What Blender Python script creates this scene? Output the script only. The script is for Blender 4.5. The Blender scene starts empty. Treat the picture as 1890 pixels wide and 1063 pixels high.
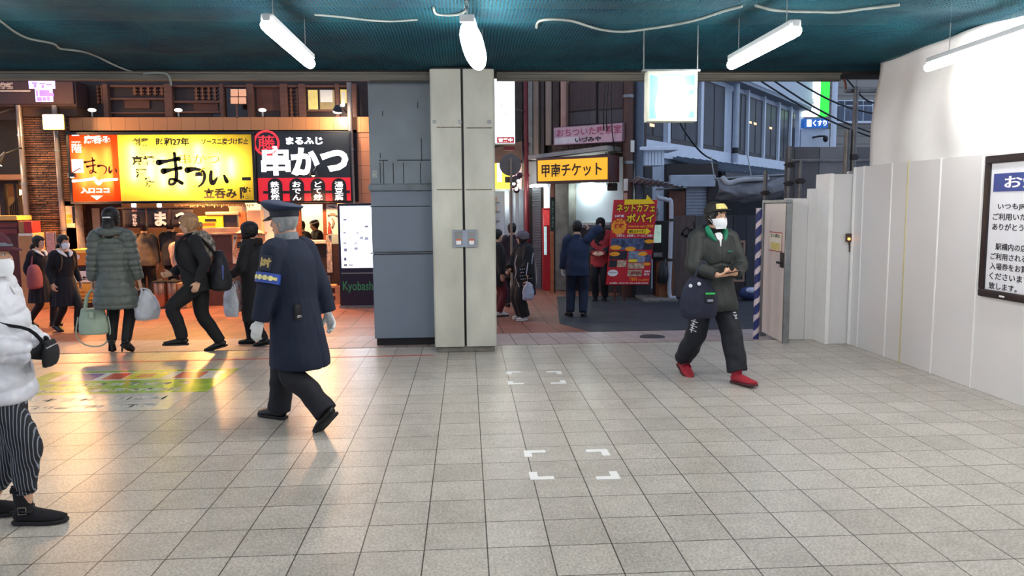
import bpy, bmesh, math, random
from math import sin, cos, pi, radians
from mathutils import Vector as V, Matrix, noise

random.seed(7)
scene = bpy.context.scene
COL = scene.collection

# ------------------------------------------------------------------ camera
FOC, PCX, PCY = 1391.0, 945.0, 531.5            # focal length and centre in pixels of the 1890x1063 frame
CAM = V((0, 0, 1.62))
_yw, _pt, _rl = radians(3.39), radians(6.16), radians(0.5)
FWD = V((sin(_yw) * cos(_pt), cos(_yw) * cos(_pt), -sin(_pt)))
_r0 = V((cos(_yw), -sin(_yw), 0)); _u0 = _r0.cross(FWD)
CR = _r0 * cos(_rl) - _u0 * sin(_rl)
CU = _u0 * cos(_rl) + _r0 * sin(_rl)
cam_data = bpy.data.cameras.new('camera')
cam = bpy.data.objects.new('camera', cam_data); COL.objects.link(cam)
cam_data.sensor_width = 36.0; cam_data.lens = FOC / 1890.0 * 36.0
cam_data.clip_start = 0.05; cam_data.clip_end = 300
cam.matrix_world = Matrix(((CR.x, CU.x, -FWD.x, CAM.x), (CR.y, CU.y, -FWD.y, CAM.y), (CR.z, CU.z, -FWD.z, CAM.z), (0, 0, 0, 1)))
scene.camera = cam

# ------------------------------------------------------------------ dusk sky and exposure
world = bpy.data.worlds.new('dusk'); scene.world = world
world.use_nodes = True
_bg = world.node_tree.nodes['Background']
_bg.inputs['Color'].default_value = (0.41, 0.51, 0.72, 1)
_bg.inputs['Strength'].default_value = 1.0
scene.view_settings.view_transform = 'Standard'
scene.view_settings.look = 'None'
scene.view_settings.gamma = 1.0
scene.view_settings.use_curve_mapping = False
scene.view_settings.exposure = 0.42
TUBE_POWER = 33.0                                # emission of the fluorescent battens
X3, Y3, Z3 = V((1, 0, 0)), V((0, 1, 0)), V((0, 0, 1))

# ------------------------------------------------------------------ measuring the photograph
def ray(px, py): return FWD * FOC + CR * (px - PCX) - CU * (py - PCY)
def aty(px, py, y): d = ray(px, py); return CAM + d * ((y - CAM.y) / d.y)
def atx(px, py, x): d = ray(px, py); return CAM + d * ((x - CAM.x) / d.x)
def atz(px, py, z=0.0): d = ray(px, py); return CAM + d * ((z - CAM.z) / d.z)

def gz(y):                                       # the street falls away outside the station
    return 0.0 if y < 8.72 else (-0.3 if y > 12.2 else -0.3 * (y - 8.72) / 3.48)

# ------------------------------------------------------------------ materials
def lin(c):
    if isinstance(c, str):
        c = tuple(int(c[i:i + 2], 16) / 255 for i in (0, 2, 4))
    return tuple((x / 12.92 if x <= 0.04045 else ((x + 0.055) / 1.055) ** 2.4) for x in c) + (1.0,)

MATS = {}
def mat(name, col='808080', rough=0.6, metal=0.0, emit=0.0, vary=0.12, scale=6.0, bump=0.0, bscale=40.0, trans=0.0, coat=0.0, stretch=None, spec=0.5):
    if name in MATS: return MATS[name]
    m = bpy.data.materials.new(name); m.use_nodes = True
    nt = m.node_tree; N = nt.nodes; L = nt.links
    b = N['Principled BSDF']; c = lin(col)
    b.inputs['Roughness'].default_value = rough; b.inputs['Metallic'].default_value = metal
    b.inputs['Specular IOR Level'].default_value = spec
    tc = N.new('ShaderNodeTexCoord'); src = tc.outputs['Object']
    if stretch:
        mp = N.new('ShaderNodeMapping'); mp.inputs['Scale'].default_value = stretch
        L.new(src, mp.inputs['Vector']); src = mp.outputs['Vector']
    b.inputs['Base Color'].default_value = c
    if vary > 0:
        nz = N.new('ShaderNodeTexNoise'); nz.inputs['Scale'].default_value = scale; nz.inputs['Detail'].default_value = 5
        L.new(src, nz.inputs['Vector'])
        rp = N.new('ShaderNodeValToRGB')
        rp.color_ramp.elements[0].position = 0.3; rp.color_ramp.elements[1].position = 0.7
        rp.color_ramp.elements[0].color = tuple(x * (1 - vary) for x in c[:3]) + (1,)
        rp.color_ramp.elements[1].color = tuple(min(1, x * (1 + vary)) for x in c[:3]) + (1,)
        L.new(nz.outputs['Fac'], rp.inputs['Fac']); L.new(rp.outputs['Color'], b.inputs['Base Color'])
    if bump > 0:
        nb = N.new('ShaderNodeTexNoise'); nb.inputs['Scale'].default_value = bscale; nb.inputs['Detail'].default_value = 4
        L.new(src, nb.inputs['Vector'])
        bp = N.new('ShaderNodeBump'); bp.inputs['Strength'].default_value = bump; bp.inputs['Distance'].default_value = 0.01
        L.new(nb.outputs['Fac'], bp.inputs['Height']); L.new(bp.outputs['Normal'], b.inputs['Normal'])
    if emit > 0:
        b.inputs['Emission Color'].default_value = c; b.inputs['Emission Strength'].default_value = emit
    if trans > 0:
        b.inputs['Transmission Weight'].default_value = trans
    if coat > 0: b.inputs['Coat Weight'].default_value = coat
    MATS[name] = m
    return m

def tile_mat(name, w, h, c1, c2, joint, off=(0, 0), mort=0.004, rough=0.4, speck=0.0, stain=0.0, brick_off=0.0, axis='xy', spscale=260):
    if name in MATS: return MATS[name]
    m = bpy.data.materials.new(name); m.use_nodes = True
    nt = m.node_tree; N = nt.nodes; L = nt.links; b = N['Principled BSDF']
    tc = N.new('ShaderNodeTexCoord')
    sp = N.new('ShaderNodeSeparateXYZ'); L.new(tc.outputs['Object'], sp.inputs[0])
    cb = N.new('ShaderNodeCombineXYZ')
    L.new(sp.outputs['XYZ'.index(axis[0].upper())], cb.inputs[0]); L.new(sp.outputs['XYZ'.index(axis[1].upper())], cb.inputs[1])
    mp = N.new('ShaderNodeMapping'); mp.inputs['Location'].default_value = (-off[0], -off[1], 0)
    L.new(cb.outputs[0], mp.inputs['Vector'])
    br = N.new('ShaderNodeTexBrick'); br.offset = brick_off; br.squash = 1.0
    br.inputs['Scale'].default_value = 1.0; br.inputs['Brick Width'].default_value = w; br.inputs['Row Height'].default_value = h
    br.inputs['Mortar Size'].default_value = mort; br.inputs['Mortar Smooth'].default_value = 0.2; br.inputs['Bias'].default_value = 0.0
    br.inputs['Color1'].default_value = lin(c1); br.inputs['Color2'].default_value = lin(c2); br.inputs['Mortar'].default_value = lin(joint)
    L.new(mp.outputs[0], br.inputs['Vector'])
    col = br.outputs['Color']
    def mul(col, fac_out, lo, hi, p0, p1):
        rp = N.new('ShaderNodeValToRGB'); rp.color_ramp.elements[0].position = p0; rp.color_ramp.elements[1].position = p1
        rp.color_ramp.elements[0].color = (lo[0], lo[1], lo[2], 1); rp.color_ramp.elements[1].color = (hi[0], hi[1], hi[2], 1)
        L.new(fac_out, rp.inputs['Fac'])
        mx = N.new('ShaderNodeMix'); mx.data_type = 'RGBA'; mx.blend_type = 'MULTIPLY'; mx.inputs[0].default_value = 1.0
        L.new(col, mx.inputs[6]); L.new(rp.outputs['Color'], mx.inputs[7]); return mx.outputs[2]
    if speck > 0:
        n1 = N.new('ShaderNodeTexNoise'); n1.inputs['Scale'].default_value = spscale; n1.inputs['Detail'].default_value = 2
        L.new(tc.outputs['Object'], n1.inputs['Vector'])
        col = mul(col, n1.outputs['Fac'], (1 - speck,) * 3, (1 + speck,) * 3, 0.38, 0.62)
        n3 = N.new('ShaderNodeTexNoise'); n3.inputs['Scale'].default_value = spscale * 0.27; n3.inputs['Detail'].default_value = 3
        L.new(tc.outputs['Object'], n3.inputs['Vector'])
        col = mul(col, n3.outputs['Fac'], (1 - speck * .7,) * 3, (1 + speck * .7,) * 3, 0.4, 0.6)
    if stain > 0:
        n2 = N.new('ShaderNodeTexNoise'); n2.inputs['Scale'].default_value = 0.55; n2.inputs['Detail'].default_value = 7; n2.inputs['Roughness'].default_value = 1.0
        L.new(tc.outputs['Object'], n2.inputs['Vector'])
        col = mul(col, n2.outputs['Fac'], (1 - stain, 1 - stain * 1.03, 1 - stain * 1.1), (1, 1, 1), 0.32, 0.56)
    L.new(col, b.inputs['Base Color'])
    b.inputs['Roughness'].default_value = rough
    bp = N.new('ShaderNodeBump'); bp.inputs['Strength'].default_value = 0.5; bp.inputs['Distance'].default_value = 0.003; bp.invert = True
    L.new(br.outputs['Fac'], bp.inputs['Height']); L.new(bp.outputs['Normal'], b.inputs['Normal'])
    MATS[name] = m
    return m

def backlit_mat(name, col, front=0.25):           # a translucent sign face, lit by the tubes inside its box
    if name in MATS: return MATS[name]
    m = bpy.data.materials.new(name); m.use_nodes = True
    nt = m.node_tree; N = nt.nodes; L = nt.links
    out = N['Material Output']; N.remove(N['Principled BSDF'])
    t = N.new('ShaderNodeBsdfTranslucent'); t.inputs['Color'].default_value = lin(col)
    d = N.new('ShaderNodeBsdfDiffuse'); d.inputs['Color'].default_value = lin(col)
    mx = N.new('ShaderNodeMixShader'); mx.inputs[0].default_value = front
    L.new(t.outputs[0], mx.inputs[1]); L.new(d.outputs[0], mx.inputs[2]); L.new(mx.outputs[0], out.inputs['Surface'])
    MATS[name] = m
    return m

def net_mat(name, col):                           # fine woven net, partly see-through
    m = bpy.data.materials.new(name); m.use_nodes = True
    nt = m.node_tree; N = nt.nodes; L = nt.links
    out = N['Material Output']; b = N['Principled BSDF']
    tc = N.new('ShaderNodeTexCoord')
    n = N.new('ShaderNodeTexNoise'); n.inputs['Scale'].default_value = 1.6; n.inputs['Detail'].default_value = 5
    L.new(tc.outputs['Object'], n.inputs['Vector'])
    rp = N.new('ShaderNodeValToRGB'); c = lin(col)
    rp.color_ramp.elements[0].position = .32; rp.color_ramp.elements[1].position = .68
    rp.color_ramp.elements[0].color = (c[0] * .55, c[1] * .62, c[2] * .7, 1); rp.color_ramp.elements[1].color = (c[0] * 1.25, c[1] * 1.25, c[2] * 1.15, 1)
    L.new(n.outputs['Fac'], rp.inputs['Fac']); L.new(rp.outputs['Color'], b.inputs['Base Color'])
    b.inputs['Roughness'].default_value = 0.8
    w1 = N.new('ShaderNodeTexWave'); w1.inputs['Scale'].default_value = 11; w1.bands_direction = 'X'; w1.inputs['Distortion'].default_value = 1.2; w1.inputs['Detail Scale'].default_value = .3
    w2 = N.new('ShaderNodeTexWave'); w2.inputs['Scale'].default_value = 9; w2.bands_direction = 'Y'; w2.inputs['Distortion'].default_value = 1.2; w2.inputs['Detail Scale'].default_value = .3
    L.new(tc.outputs['Object'], w1.inputs['Vector']); L.new(tc.outputs['Object'], w2.inputs['Vector'])
    ml = N.new('ShaderNodeMath'); ml.operation = 'MULTIPLY'; L.new(w1.outputs['Fac'], ml.inputs[0]); L.new(w2.outputs['Fac'], ml.inputs[1])
    mr = N.new('ShaderNodeMapRange'); mr.inputs[3].default_value = .12; mr.inputs[4].default_value = .75
    L.new(ml.outputs[0], mr.inputs[0])
    tl = N.new('ShaderNodeBsdfTranslucent'); L.new(rp.outputs['Color'], tl.inputs['Color'])
    m0 = N.new('ShaderNodeMixShader'); m0.inputs[0].default_value = .25; L.new(b.outputs[0], m0.inputs[1]); L.new(tl.outputs[0], m0.inputs[2])
    tr = N.new('ShaderNodeBsdfTransparent'); mx = N.new('ShaderNodeMixShader')
    L.new(mr.outputs[0], mx.inputs[0]); L.new(m0.outputs[0], mx.inputs[1]); L.new(tr.outputs[0], mx.inputs[2])
    L.new(mx.outputs[0], out.inputs['Surface'])
    return m

# ------------------------------------------------------------------ mesh building
def chain(o):
    M = Matrix.Identity(4)
    while o is not None:
        M = o.matrix_basis @ M; o = o.parent
    return M

def perp(t, ref=None):
    if ref is None or abs(t.dot(ref)) > .98 * ref.length: ref = X3 if abs(t.x) < .8 else Z3
    a = (ref - t * t.dot(ref)).normalized()
    return a, t.cross(a)

def spline(pts, rads, k=4):                       # Catmull-Rom through points and radii
    P, Rr = [], []
    n = len(pts)
    rads = [r if isinstance(r, tuple) else (r, r) for r in rads]
    for i in range(n - 1):
        p0, p1, p2, p3 = pts[max(0, i - 1)], pts[i], pts[i + 1], pts[min(n - 1, i + 2)]
        q0, q1, q2, q3 = rads[max(0, i - 1)], rads[i], rads[i + 1], rads[min(n - 1, i + 2)]
        for j in range(k):
            t = j / k
            f = lambda a, b, c, d: 0.5 * ((2 * b) + (c - a) * t + (2 * a - 5 * b + 4 * c - d) * t * t + (3 * b - a - 3 * c + d) * t ** 3)
            P.append(V([f(p0[m], p1[m], p2[m], p3[m]) for m in range(3)]))
            Rr.append((max(.001, f(q0[0], q1[0], q2[0], q3[0])), max(.001, f(q0[1], q1[1], q2[1], q3[1]))))
    P.append(V(pts[-1])); Rr.append(rads[-1])
    return P, Rr

class MB:
    def __init__(s): s.v, s.f, s.m, s.cur = [], [], [], 0
    def add(s, vs, fs):
        o = len(s.v); s.v += [V(v) for v in vs]
        for f in fs: s.f.append([i + o for i in f]); s.m.append(s.cur)
        return s
    def box(s, lo, hi):
        x0, y0, z0 = lo; x1, y1, z1 = hi
        return s.hexa([(x0, y0, z0), (x1, y0, z0), (x1, y1, z0), (x0, y1, z0), (x0, y0, z1), (x1, y0, z1), (x1, y1, z1), (x0, y1, z1)])
    def hexa(s, c): return s.add(c, [(0, 3, 2, 1), (4, 5, 6, 7), (0, 1, 5, 4), (1, 2, 6, 5), (2, 3, 7, 6), (3, 0, 4, 7)])
    def obox(s, c, size, ux=X3, uy=Y3, uz=Z3):
        c = V(c); a, b, d = ux * size[0] / 2, uy * size[1] / 2, uz * size[2] / 2
        return s.hexa([c - a - b - d, c + a - b - d, c + a + b - d, c - a + b - d, c - a - b + d, c + a - b + d, c + a + b + d, c - a + b + d])
    def prism(s, poly, vec):
        n = len(poly); poly = [V(p) for p in poly]; vec = V(vec)
        fs = [tuple(range(n))[::-1], tuple(range(n, 2 * n))] + [(i, (i + 1) % n, n + (i + 1) % n, n + i) for i in range(n)]
        return s.add(poly + [p + vec for p in poly], fs)
    def rings(s, rs, cap=True, close=False):
        n = len(rs[0]); vs = [v for r in rs for v in r]; fs = []
        R = len(rs)
        for i in range(R if close else R - 1):
            j2 = (i + 1) % R
            for j in range(n): fs.append((i * n + j, i * n + (j + 1) % n, j2 * n + (j + 1) % n, j2 * n + j))
        if cap and not close:
            fs.append(tuple(range(n))[::-1]); fs.append(tuple((R - 1) * n + j for j in range(n)))
        return s.add(vs, fs)
    def tube(s, pts, r, n=8, ref=None, cap=True):
        pts = [V(p) for p in pts]; rs = []; R = len(pts)
        rad = r if isinstance(r, list) else [r] * R
        pa = None
        for i, p in enumerate(pts):
            t = (pts[min(R - 1, i + 1)] - pts[max(0, i - 1)])
            if t.length < 1e-9: t = Z3.copy()
            t.normalize()
            a, b = perp(t, ref if ref is not None else pa)
            pa = a
            ra, rb = rad[i] if isinstance(rad[i], tuple) else (rad[i], rad[i])
            rs.append([p + a * (cos(2 * pi * j / n) * ra) + b * (sin(2 * pi * j / n) * rb) for j in range(n)])
        return s.rings(rs, cap)
    def limb(s, pts, rads, n=14, k=4, ref=None):
        P, Rr = spline([V(p) for p in pts], rads, k)
        return s.tube(P, Rr, n, ref)
    def cyl(s, p0, p1, r, n=16): return s.tube([p0, p1], r, n)
    def ball(s, c, r, n=14, M=None):
        rx, ry, rz = r if isinstance(r, tuple) else (r, r, r)
        c = V(c); rs = []; h = max(6, n // 2 + 2)
        for i in range(1, h):
            th = pi * i / h
            row = [V((rx * sin(th) * cos(2 * pi * j / n), ry * sin(th) * sin(2 * pi * j / n), -rz * cos(th))) for j in range(n)]
            rs.append([c + (M @ v if M is not None else v) for v in row])
        return s.rings(rs, True)
    def lathe(s, prof, c, n=24, axis=Z3, ref=None, ell=(1, 1)):
        a, b = perp(axis, ref); c = V(c)
        rs = [[c + axis * z + (a * cos(2 * pi * j / n) * ell[0] + b * sin(2 * pi * j / n) * ell[1]) * max(r, .0005) for j in range(n)] for r, z in prof]
        return s.rings(rs, True)
    def grid(s, fn, nu, nv, thick=None):           # fn(u,v)->V ; thick vector-> closed slab
        vs = [fn(i / nu, j / nv) for j in range(nv + 1) for i in range(nu + 1)]
        q = lambda i, j: j * (nu + 1) + i
        fs = [(q(i, j), q(i + 1, j), q(i + 1, j + 1), q(i, j + 1)) for j in range(nv) for i in range(nu)]
        if thick is None: return s.add(vs, fs)
        m = len(vs); th = V(thick)
        vs2 = vs + [v + th for v in vs]
        fs2 = fs + [tuple(x + m for x in f[::-1]) for f in fs]
        edge = [q(i, 0) for i in range(nu + 1)] + [q(nu, j) for j in range(1, nv + 1)] + [q(i, nv) for i in range(nu - 1, -1, -1)] + [q(0, j) for j in range(nv - 1, 0, -1)]
        for i in range(len(edge)):
            a, b = edge[i], edge[(i + 1) % len(edge)]; fs2.append((b, a, a + m, b + m))
        return s.add(vs2, fs2)
    def mesh(s, name):
        me = bpy.data.meshes.new(name); me.from_pydata([tuple(v) for v in s.v], [], s.f); return me
    def build(s, name, mats, parent=None, local=False, bevel=0.0, seg=1, normals=True, sharp=40):
        me = s.mesh(name)
        mats = mats if isinstance(mats, (list, tuple)) else [mats]
        for m in mats: me.materials.append(m)
        me.polygons.foreach_set('material_index', s.m)
        return finish(me, name, parent, local, bevel, seg, normals, sharp)

def finish(me, name, parent=None, local=False, bevel=0.0, seg=1, normals=True, sharp=40):
    bm = bmesh.new(); bm.from_mesh(me)
    if normals: bmesh.ops.recalc_face_normals(bm, faces=bm.faces)
    if bevel > 0:
        es = [e for e in bm.edges if len(e.link_faces) == 2 and e.calc_face_angle(0) > radians(35)]
        bmesh.ops.bevel(bm, geom=es, offset=bevel, segments=seg, profile=.6, affect='EDGES', clamp_overlap=True)
    for f in bm.faces: f.smooth = True
    for e in bm.edges:
        if len(e.link_faces) == 2 and e.calc_face_angle(0) > radians(sharp): e.smooth = False
    bm.to_mesh(me); bm.free()
    if parent is not None and not local: me.transform(chain(parent).inverted())
    o = bpy.data.objects.new(name, me); COL.objects.link(o)
    if parent is not None: o.parent = parent
    return o

def tag(o, label=None, cat=None, group=None, kind=None):
    if label: o['label'] = label
    if cat: o['category'] = cat
    if group: o['group'] = group
    if kind: o['kind'] = kind
    return o
def thing(name, label, cat, loc=(0, 0, 0), rotz=0.0, group=None, scale=1.0):
    o = bpy.data.objects.new(name, None); COL.objects.link(o)
    o.empty_display_size = .2
    o.location = loc; o.rotation_euler = (0, 0, rotz); o.scale = (scale,) * 3
    return tag(o, label, cat, group)
def struct(o, label=None, cat=None): return tag(o, label, cat, kind='structure')

class Pl:                                          # an upright plane to lay things out on; n points out of its face
    def __init__(s, o, ux=X3, uy=Z3):
        s.o, s.ux, s.uy = V(o), V(ux).normalized(), V(uy).normalized(); s.n = s.ux.cross(s.uy)
    def uv(s, px, py):
        d = ray(px, py); t = (s.o - CAM).dot(s.n) / d.dot(s.n); q = CAM + d * t - s.o
        return q.dot(s.ux), q.dot(s.uy)
    def p(s, u, v, d=0.0): return s.o + s.ux * u + s.uy * v + s.n * d
    def front(s, d): return Pl(s.o + s.n * d, s.ux, s.uy)
    def at(s, px, py, d=0.0): return s.p(*s.uv(px, py), d)
    def rc(s, x0, y0, x1, y1):                     # pixel rectangle -> u0,v0,u1,v1 (metres)
        ym, xm = (y0 + y1) / 2, (x0 + x1) / 2
        return s.uv(x0, ym)[0], s.uv(xm, y1)[1], s.uv(x1, ym)[0], s.uv(xm, y0)[1]
    def slab(s, mb, r, d0, d1):
        u0, v0, u1, v1 = r
        return mb.hexa([s.p(u0, v0, d0), s.p(u1, v0, d0), s.p(u1, v1, d0), s.p(u0, v1, d0), s.p(u0, v0, d1), s.p(u1, v0, d1), s.p(u1, v1, d1), s.p(u0, v1, d1)])
    def frame(s, mb, r, w, d0, d1):
        u0, v0, u1, v1 = r
        for q in ((u0, v0, u1, v0 + w), (u0, v1 - w, u1, v1), (u0, v0 + w, u0 + w, v1 - w), (u1 - w, v0 + w, u1, v1 - w)): s.slab(mb, q, d0, d1)
        return mb
    def poly(s, mb, uvs, d0, d1): return mb.prism([s.p(u, v, d0) for u, v in uvs], s.n * (d1 - d0))

def write(body, pl, r, m, parent, d=0.002, off=0.0, thick=0.004, name='lettering', res=3, spacing=1.0, label=None):
    c = bpy.data.curves.new('t', 'FONT'); c.body = body; c.offset = off; c.extrude = 0.5; c.resolution_u = res
    c.align_x = 'CENTER'; c.space_line = spacing
    o = bpy.data.objects.new('t', c); COL.objects.link(o)
    me = bpy.data.meshes.new_from_object(o.evaluated_get(bpy.context.evaluated_depsgraph_get()))
    bpy.data.objects.remove(o); bpy.data.curves.remove(c)
    xs = [v.co.x for v in me.vertices]; ys = [v.co.y for v in me.vertices]
    x0, x1, y0, y1 = min(xs), max(xs), min(ys), max(ys)
    u0, v0, u1, v1 = r
    for v in me.vertices:
        u = u0 + (v.co.x - x0) / (x1 - x0) * (u1 - u0); w = v0 + (v.co.y - y0) / (y1 - y0) * (v1 - v0)
        v.co = pl.p(u, w, d + (v.co.z + .5) * thick)
    me.materials.clear(); me.materials.append(m); me.name = name
    ob = finish(me, name, parent, normals=False)
    if label: ob['label'] = label
    return ob

def lamp(name, loc, energy, col, parent=None, radius=.08, kind='POINT', rot=None, size=None, spot=None):
    l = bpy.data.lights.new(name, kind); l.energy = energy; l.color = col
    if kind in ('POINT', 'SPOT'): l.shadow_soft_size = radius
    if kind == 'SPOT' and spot: l.spot_size = radians(spot); l.spot_blend = .6
    if kind == 'AREA' and size: l.shape = 'RECTANGLE'; l.size, l.size_y = size
    o = bpy.data.objects.new(name, l); COL.objects.link(o)
    M = Matrix.Translation(V(loc)) @ (rot.to_matrix().to_4x4() if rot is not None else Matrix.Identity(4))
    if parent is not None: o.parent = parent; M = chain(parent).inverted() @ M
    o.matrix_basis = M
    return o

# ================================================================== THE STATION HALL
M_floor = tile_mat('granite_floor_tiles', .3, .3, 'c4beb4', 'b6b0a6', '48423d', off=(.0756, .148), mort=.0034, rough=.32, speck=.22, stain=.30)
M_threshold = tile_mat('threshold_pavers', .26, .74, 'b8a8a2', 'a8958f', '554a48', off=(.05, 8.78), mort=.006, rough=.45, speck=.1, stain=.35)
M_street = tile_mat('street_pavers', .40, .40, '9a6654', '875646', '3d2b28', off=(.1, .1), mort=.008, rough=.42, speck=.1, stain=.25)
M_asphalt = mat('asphalt', '2a2b32', rough=.7, vary=.3, scale=3, bump=.4, bscale=180)
M_white = mat('white_panel', 'dcdad8', rough=.22, vary=.02, scale=2)
M_joint = mat('panel_joint', 'f2f0ec', rough=.35, vary=.03)
M_joint_y = mat('yellowed_joint', 'c9c08e', rough=.5, vary=.1)
M_steel = mat('galvanised_steel', '8a8c8c', rough=.4, metal=.8, vary=.15, scale=8)
M_dark = mat('dark_metal', '1b1a1b', rough=.45, vary=.1)
M_black = mat('black_plastic', '0c0c0e', rough=.4, vary=.1)
M_grey = mat('grey_painted_wall', '8a949b', rough=.55, vary=.12, scale=3, bump=.1, bscale=60)
M_greyd = mat('grey_wall_lower_paint', '808b99', rough=.5, vary=.06, scale=2)
M_pillar = mat('cream_pillar_paint', 'c8c7ba', rough=.5, vary=.20, scale=2.4, bump=.15, bscale=18, stretch=(1, 1, .5))
M_concrete = mat('stained_concrete', '77736c', rough=.8, vary=.4, scale=9, bump=.5, bscale=25)
M_beam = mat('beam_paint', '6e6a60', rough=.6, vary=.25, scale=4, stretch=(.3, 1, 4))
M_soot = mat('sooty_ceiling', '1c2426', rough=.9, vary=.3)
M_chrome = mat('brushed_steel', 'b5b5b3', rough=.25, metal=.9, vary=.08)

floor = struct(MB().box((-12, -7, -.12), (4.46, 8.72, 0)).build('floor', M_floor))
struct(MB().box((4.46, -7, -.12), (5.2, 8.72, 0)).build('floor_beyond_wall', M_concrete))
# outside ground: threshold course, then street paving falling away from the station
def strip(name, y0, y1, x0, x1, m, n=1, lift=0.0):
    mb = MB(); ys = [y0 + (y1 - y0) * i / n for i in range(n + 1)]
    for a, b in zip(ys[:-1], ys[1:]):
        za, zb = gz(a + 1e-4) + lift, gz(b) + lift
        mb.hexa([(x0, a, za - .15), (x1, a, za - .15), (x1, b, zb - .15), (x0, b, zb - .15), (x0, a, za), (x1, a, za), (x1, b, zb), (x0, b, zb)])
    return mb.build(name, m, normals=True)
struct(strip('ground_threshold', 8.79, 10.4, -16, 7, M_threshold, 3))
struct(MB().box((-16, 8.72, -.1), (7, 8.79, -.012)).build('trim_1', M_dark))          # drain channel at the hall's edge
gm = MB()
for a, b in ((10.4, 12.2), (12.2, 22)):
    gm.hexa([(-22, a, gz(a) - .15), (24, a, gz(a) - .15), (24, b, gz(b) - .15), (-22, b, gz(b) - .15), (-22, a, gz(a)), (24, a, gz(a)), (24, b, gz(b)), (-22, b, gz(b))])
gm.box((-22, 22, -.45), (24, 60, -.3))
struct(gm.build('ground_street', M_street))
pa = [atz(1100, 606, -.16), atz(1060, 575, -.3), atz(1052, 545, -.3)]
am = MB()
yE = 10.42
for (a, b, xa, xb) in ((yE, 12.2, 1.72, 1.5), (12.2, 15.9, 1.5, 1.9), (15.9, 30, 3.2, 9)):
    za, zb = gz(a) + .004, gz(b) + .004
    am.hexa([(xa, a, za - .05), (14 if b < 20 else 22, a, za - .05), (14 if b < 20 else 22, b, zb - .05), (xb, b, zb - .05), (xa, a, za), (14 if b < 20 else 22, a, za), (14 if b < 20 else 22, b, zb), (xb, b, zb)])
struct(am.build('road', M_asphalt))
c = atz(1204, 623, -.06)
tag(MB().lathe([(.001, 0), (.16, 0), (.16, .012), (.14, .016), (.001, .016)], (c.x, c.y, gz(c.y) + .001), 28).build('manhole_cover', M_dark),
    'small round dark manhole cover in the threshold paving behind the red-shoed walker', 'manhole cover')

# ceiling slab, beam and gutter above the opening, pipes over the net
struct(MB().box((-12, -7, 3.75), (5.2, 9.0, 3.95)).build('ceiling', M_soot))
bmb = MB(); bmb.box((-12, 8.62, 3.10), (5.2, 8.98, 3.75))
struct(bmb.build('beam', mat('dark_beam', '2e2a26', rough=.8, vary=.4, scale=3)))
gl = MB()
for x0, x1 in ((-12, -.36), (.36, 4.3)):
    gl.box((x0, 8.60, 3.02), (x1, 8.66, 3.10)); gl.box((x0, 8.56, 3.085), (x1, 8.60, 3.105)); gl.box((x0, 8.57, 3.02), (x1, 8.60, 3.035))
struct(gl.build('trim_2', M_beam, bevel=.003))
pip = thing('ceiling_pipework', 'dark service pipes running above the green net', 'pipes', (0, 7, 3.5))
for y, z, r, n in ((5.9, 3.48, .05, 'pipe'), (7.1, 3.46, .04, 'pipe'), (7.7, 3.5, .07, 'duct')):
    MB().cyl((-11, y, z), (4.3, y, z), r, 12).build(n, mat('old_pipe', '6a5f4a', rough=.6, vary=.3), pip)
for x in (-3.2, 1.6, 2.9):
    MB().box((x - .05, 4.6, 3.46), (x + .05, 8.6, 3.6)).build('joist', mat('joist', '4a4438', rough=.8), pip)

# the debris net slung under the ceiling
def net_z(x, y):
    z = 3.17 + .05 * noise.noise((x * .55, y * .9, 1.3)) + .028 * noise.noise((x * 1.9, y * 1.5, 4.1))
    z -= .055 * abs(sin(x * .95 + .4)) * max(0, min(1, (8.9 - y) / 2)) * .8
    z += .02 * sin(y * 3.1 + 1.7 * noise.noise((x * .5, y * .3, 9)))
    if y > 8.1: z += (y - 8.1) / .55 * (3.12 - z)
    return max(z, 3.06)
nmb = MB().grid(lambda u, v: V((-12 + 16.9 * u, -2 + 10.58 * v, net_z(-12 + 16.9 * u, -2 + 10.58 * v))), 170, 120)
net = tag(nmb.build('debris_net', net_mat('teal_net', '075c70'), normals=False, sharp=180), 'dark teal debris net slung under the whole station ceiling', 'net')
# ropes and cables lying along the net
M_rope = mat('white_rope', '8f9690', rough=.7, vary=.2)
def cord(pts, r, m, label, cat='cable', name='cable', grp=None, lift=-.012, onnet=True):
    P = []
    for px, py in pts:
        q = atz(px, py, 3.15)
        if onnet: q.z = net_z(q.x, q.y) + lift
        P.append(q)
    P, R = spline(P, [r] * len(P), 6)
    if onnet:
        for q in P: q.z = net_z(q.x, q.y) + lift
    return tag(MB().tube(P, r, 6).build(name, m), label, cat, grp)
cord([(0, 42), (50, 68), (98, 76), (112, 87), (150, 91), (180, 108), (235, 124), (300, 136)], .010, M_rope, 'long pale rope sagging across the net at far left', 'rope', 'net_rope')
cord([(580, 18), (650, 32), (720, 42), (770, 40)], .008, M_rope, 'thin rope end beside the leftmost ceiling light', 'rope', 'net_rope')
cord([(800, 12), (805, 26), (830, 27), (850, 20), (860, 8)], .009, M_rope, 'coiled loop of rope above the tilted oval light', 'rope', 'net_rope')
cord([(990, 40), (998, 24), (1050, 26), (1100, 42), (1160, 48), (1230, 42), (1300, 30), (1370, 6)], .010, M_rope, 'looping rope on the net between the oval light and the hanging sign', 'rope', 'net_rope')
cord([(1395, 5), (1430, 20), (1480, 27), (1540, 26), (1600, 16), (1660, 2)], .011, M_rope, 'thick twisted rope on the net above the right-hand batten lights', 'rope', 'net_rope')
q0, q1 = aty(265, 136, 8.57), aty(316, 158, 8.55)
P_, _ = spline([q0, aty(290, 134, 8.5), aty(310, 138, 8.52), q1], [.01] * 4, 6)
tag(MB().tube(P_, .012, 6).build('net_rope', M_rope), 'short rope end dangling over the beam at left', 'rope')

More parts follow.
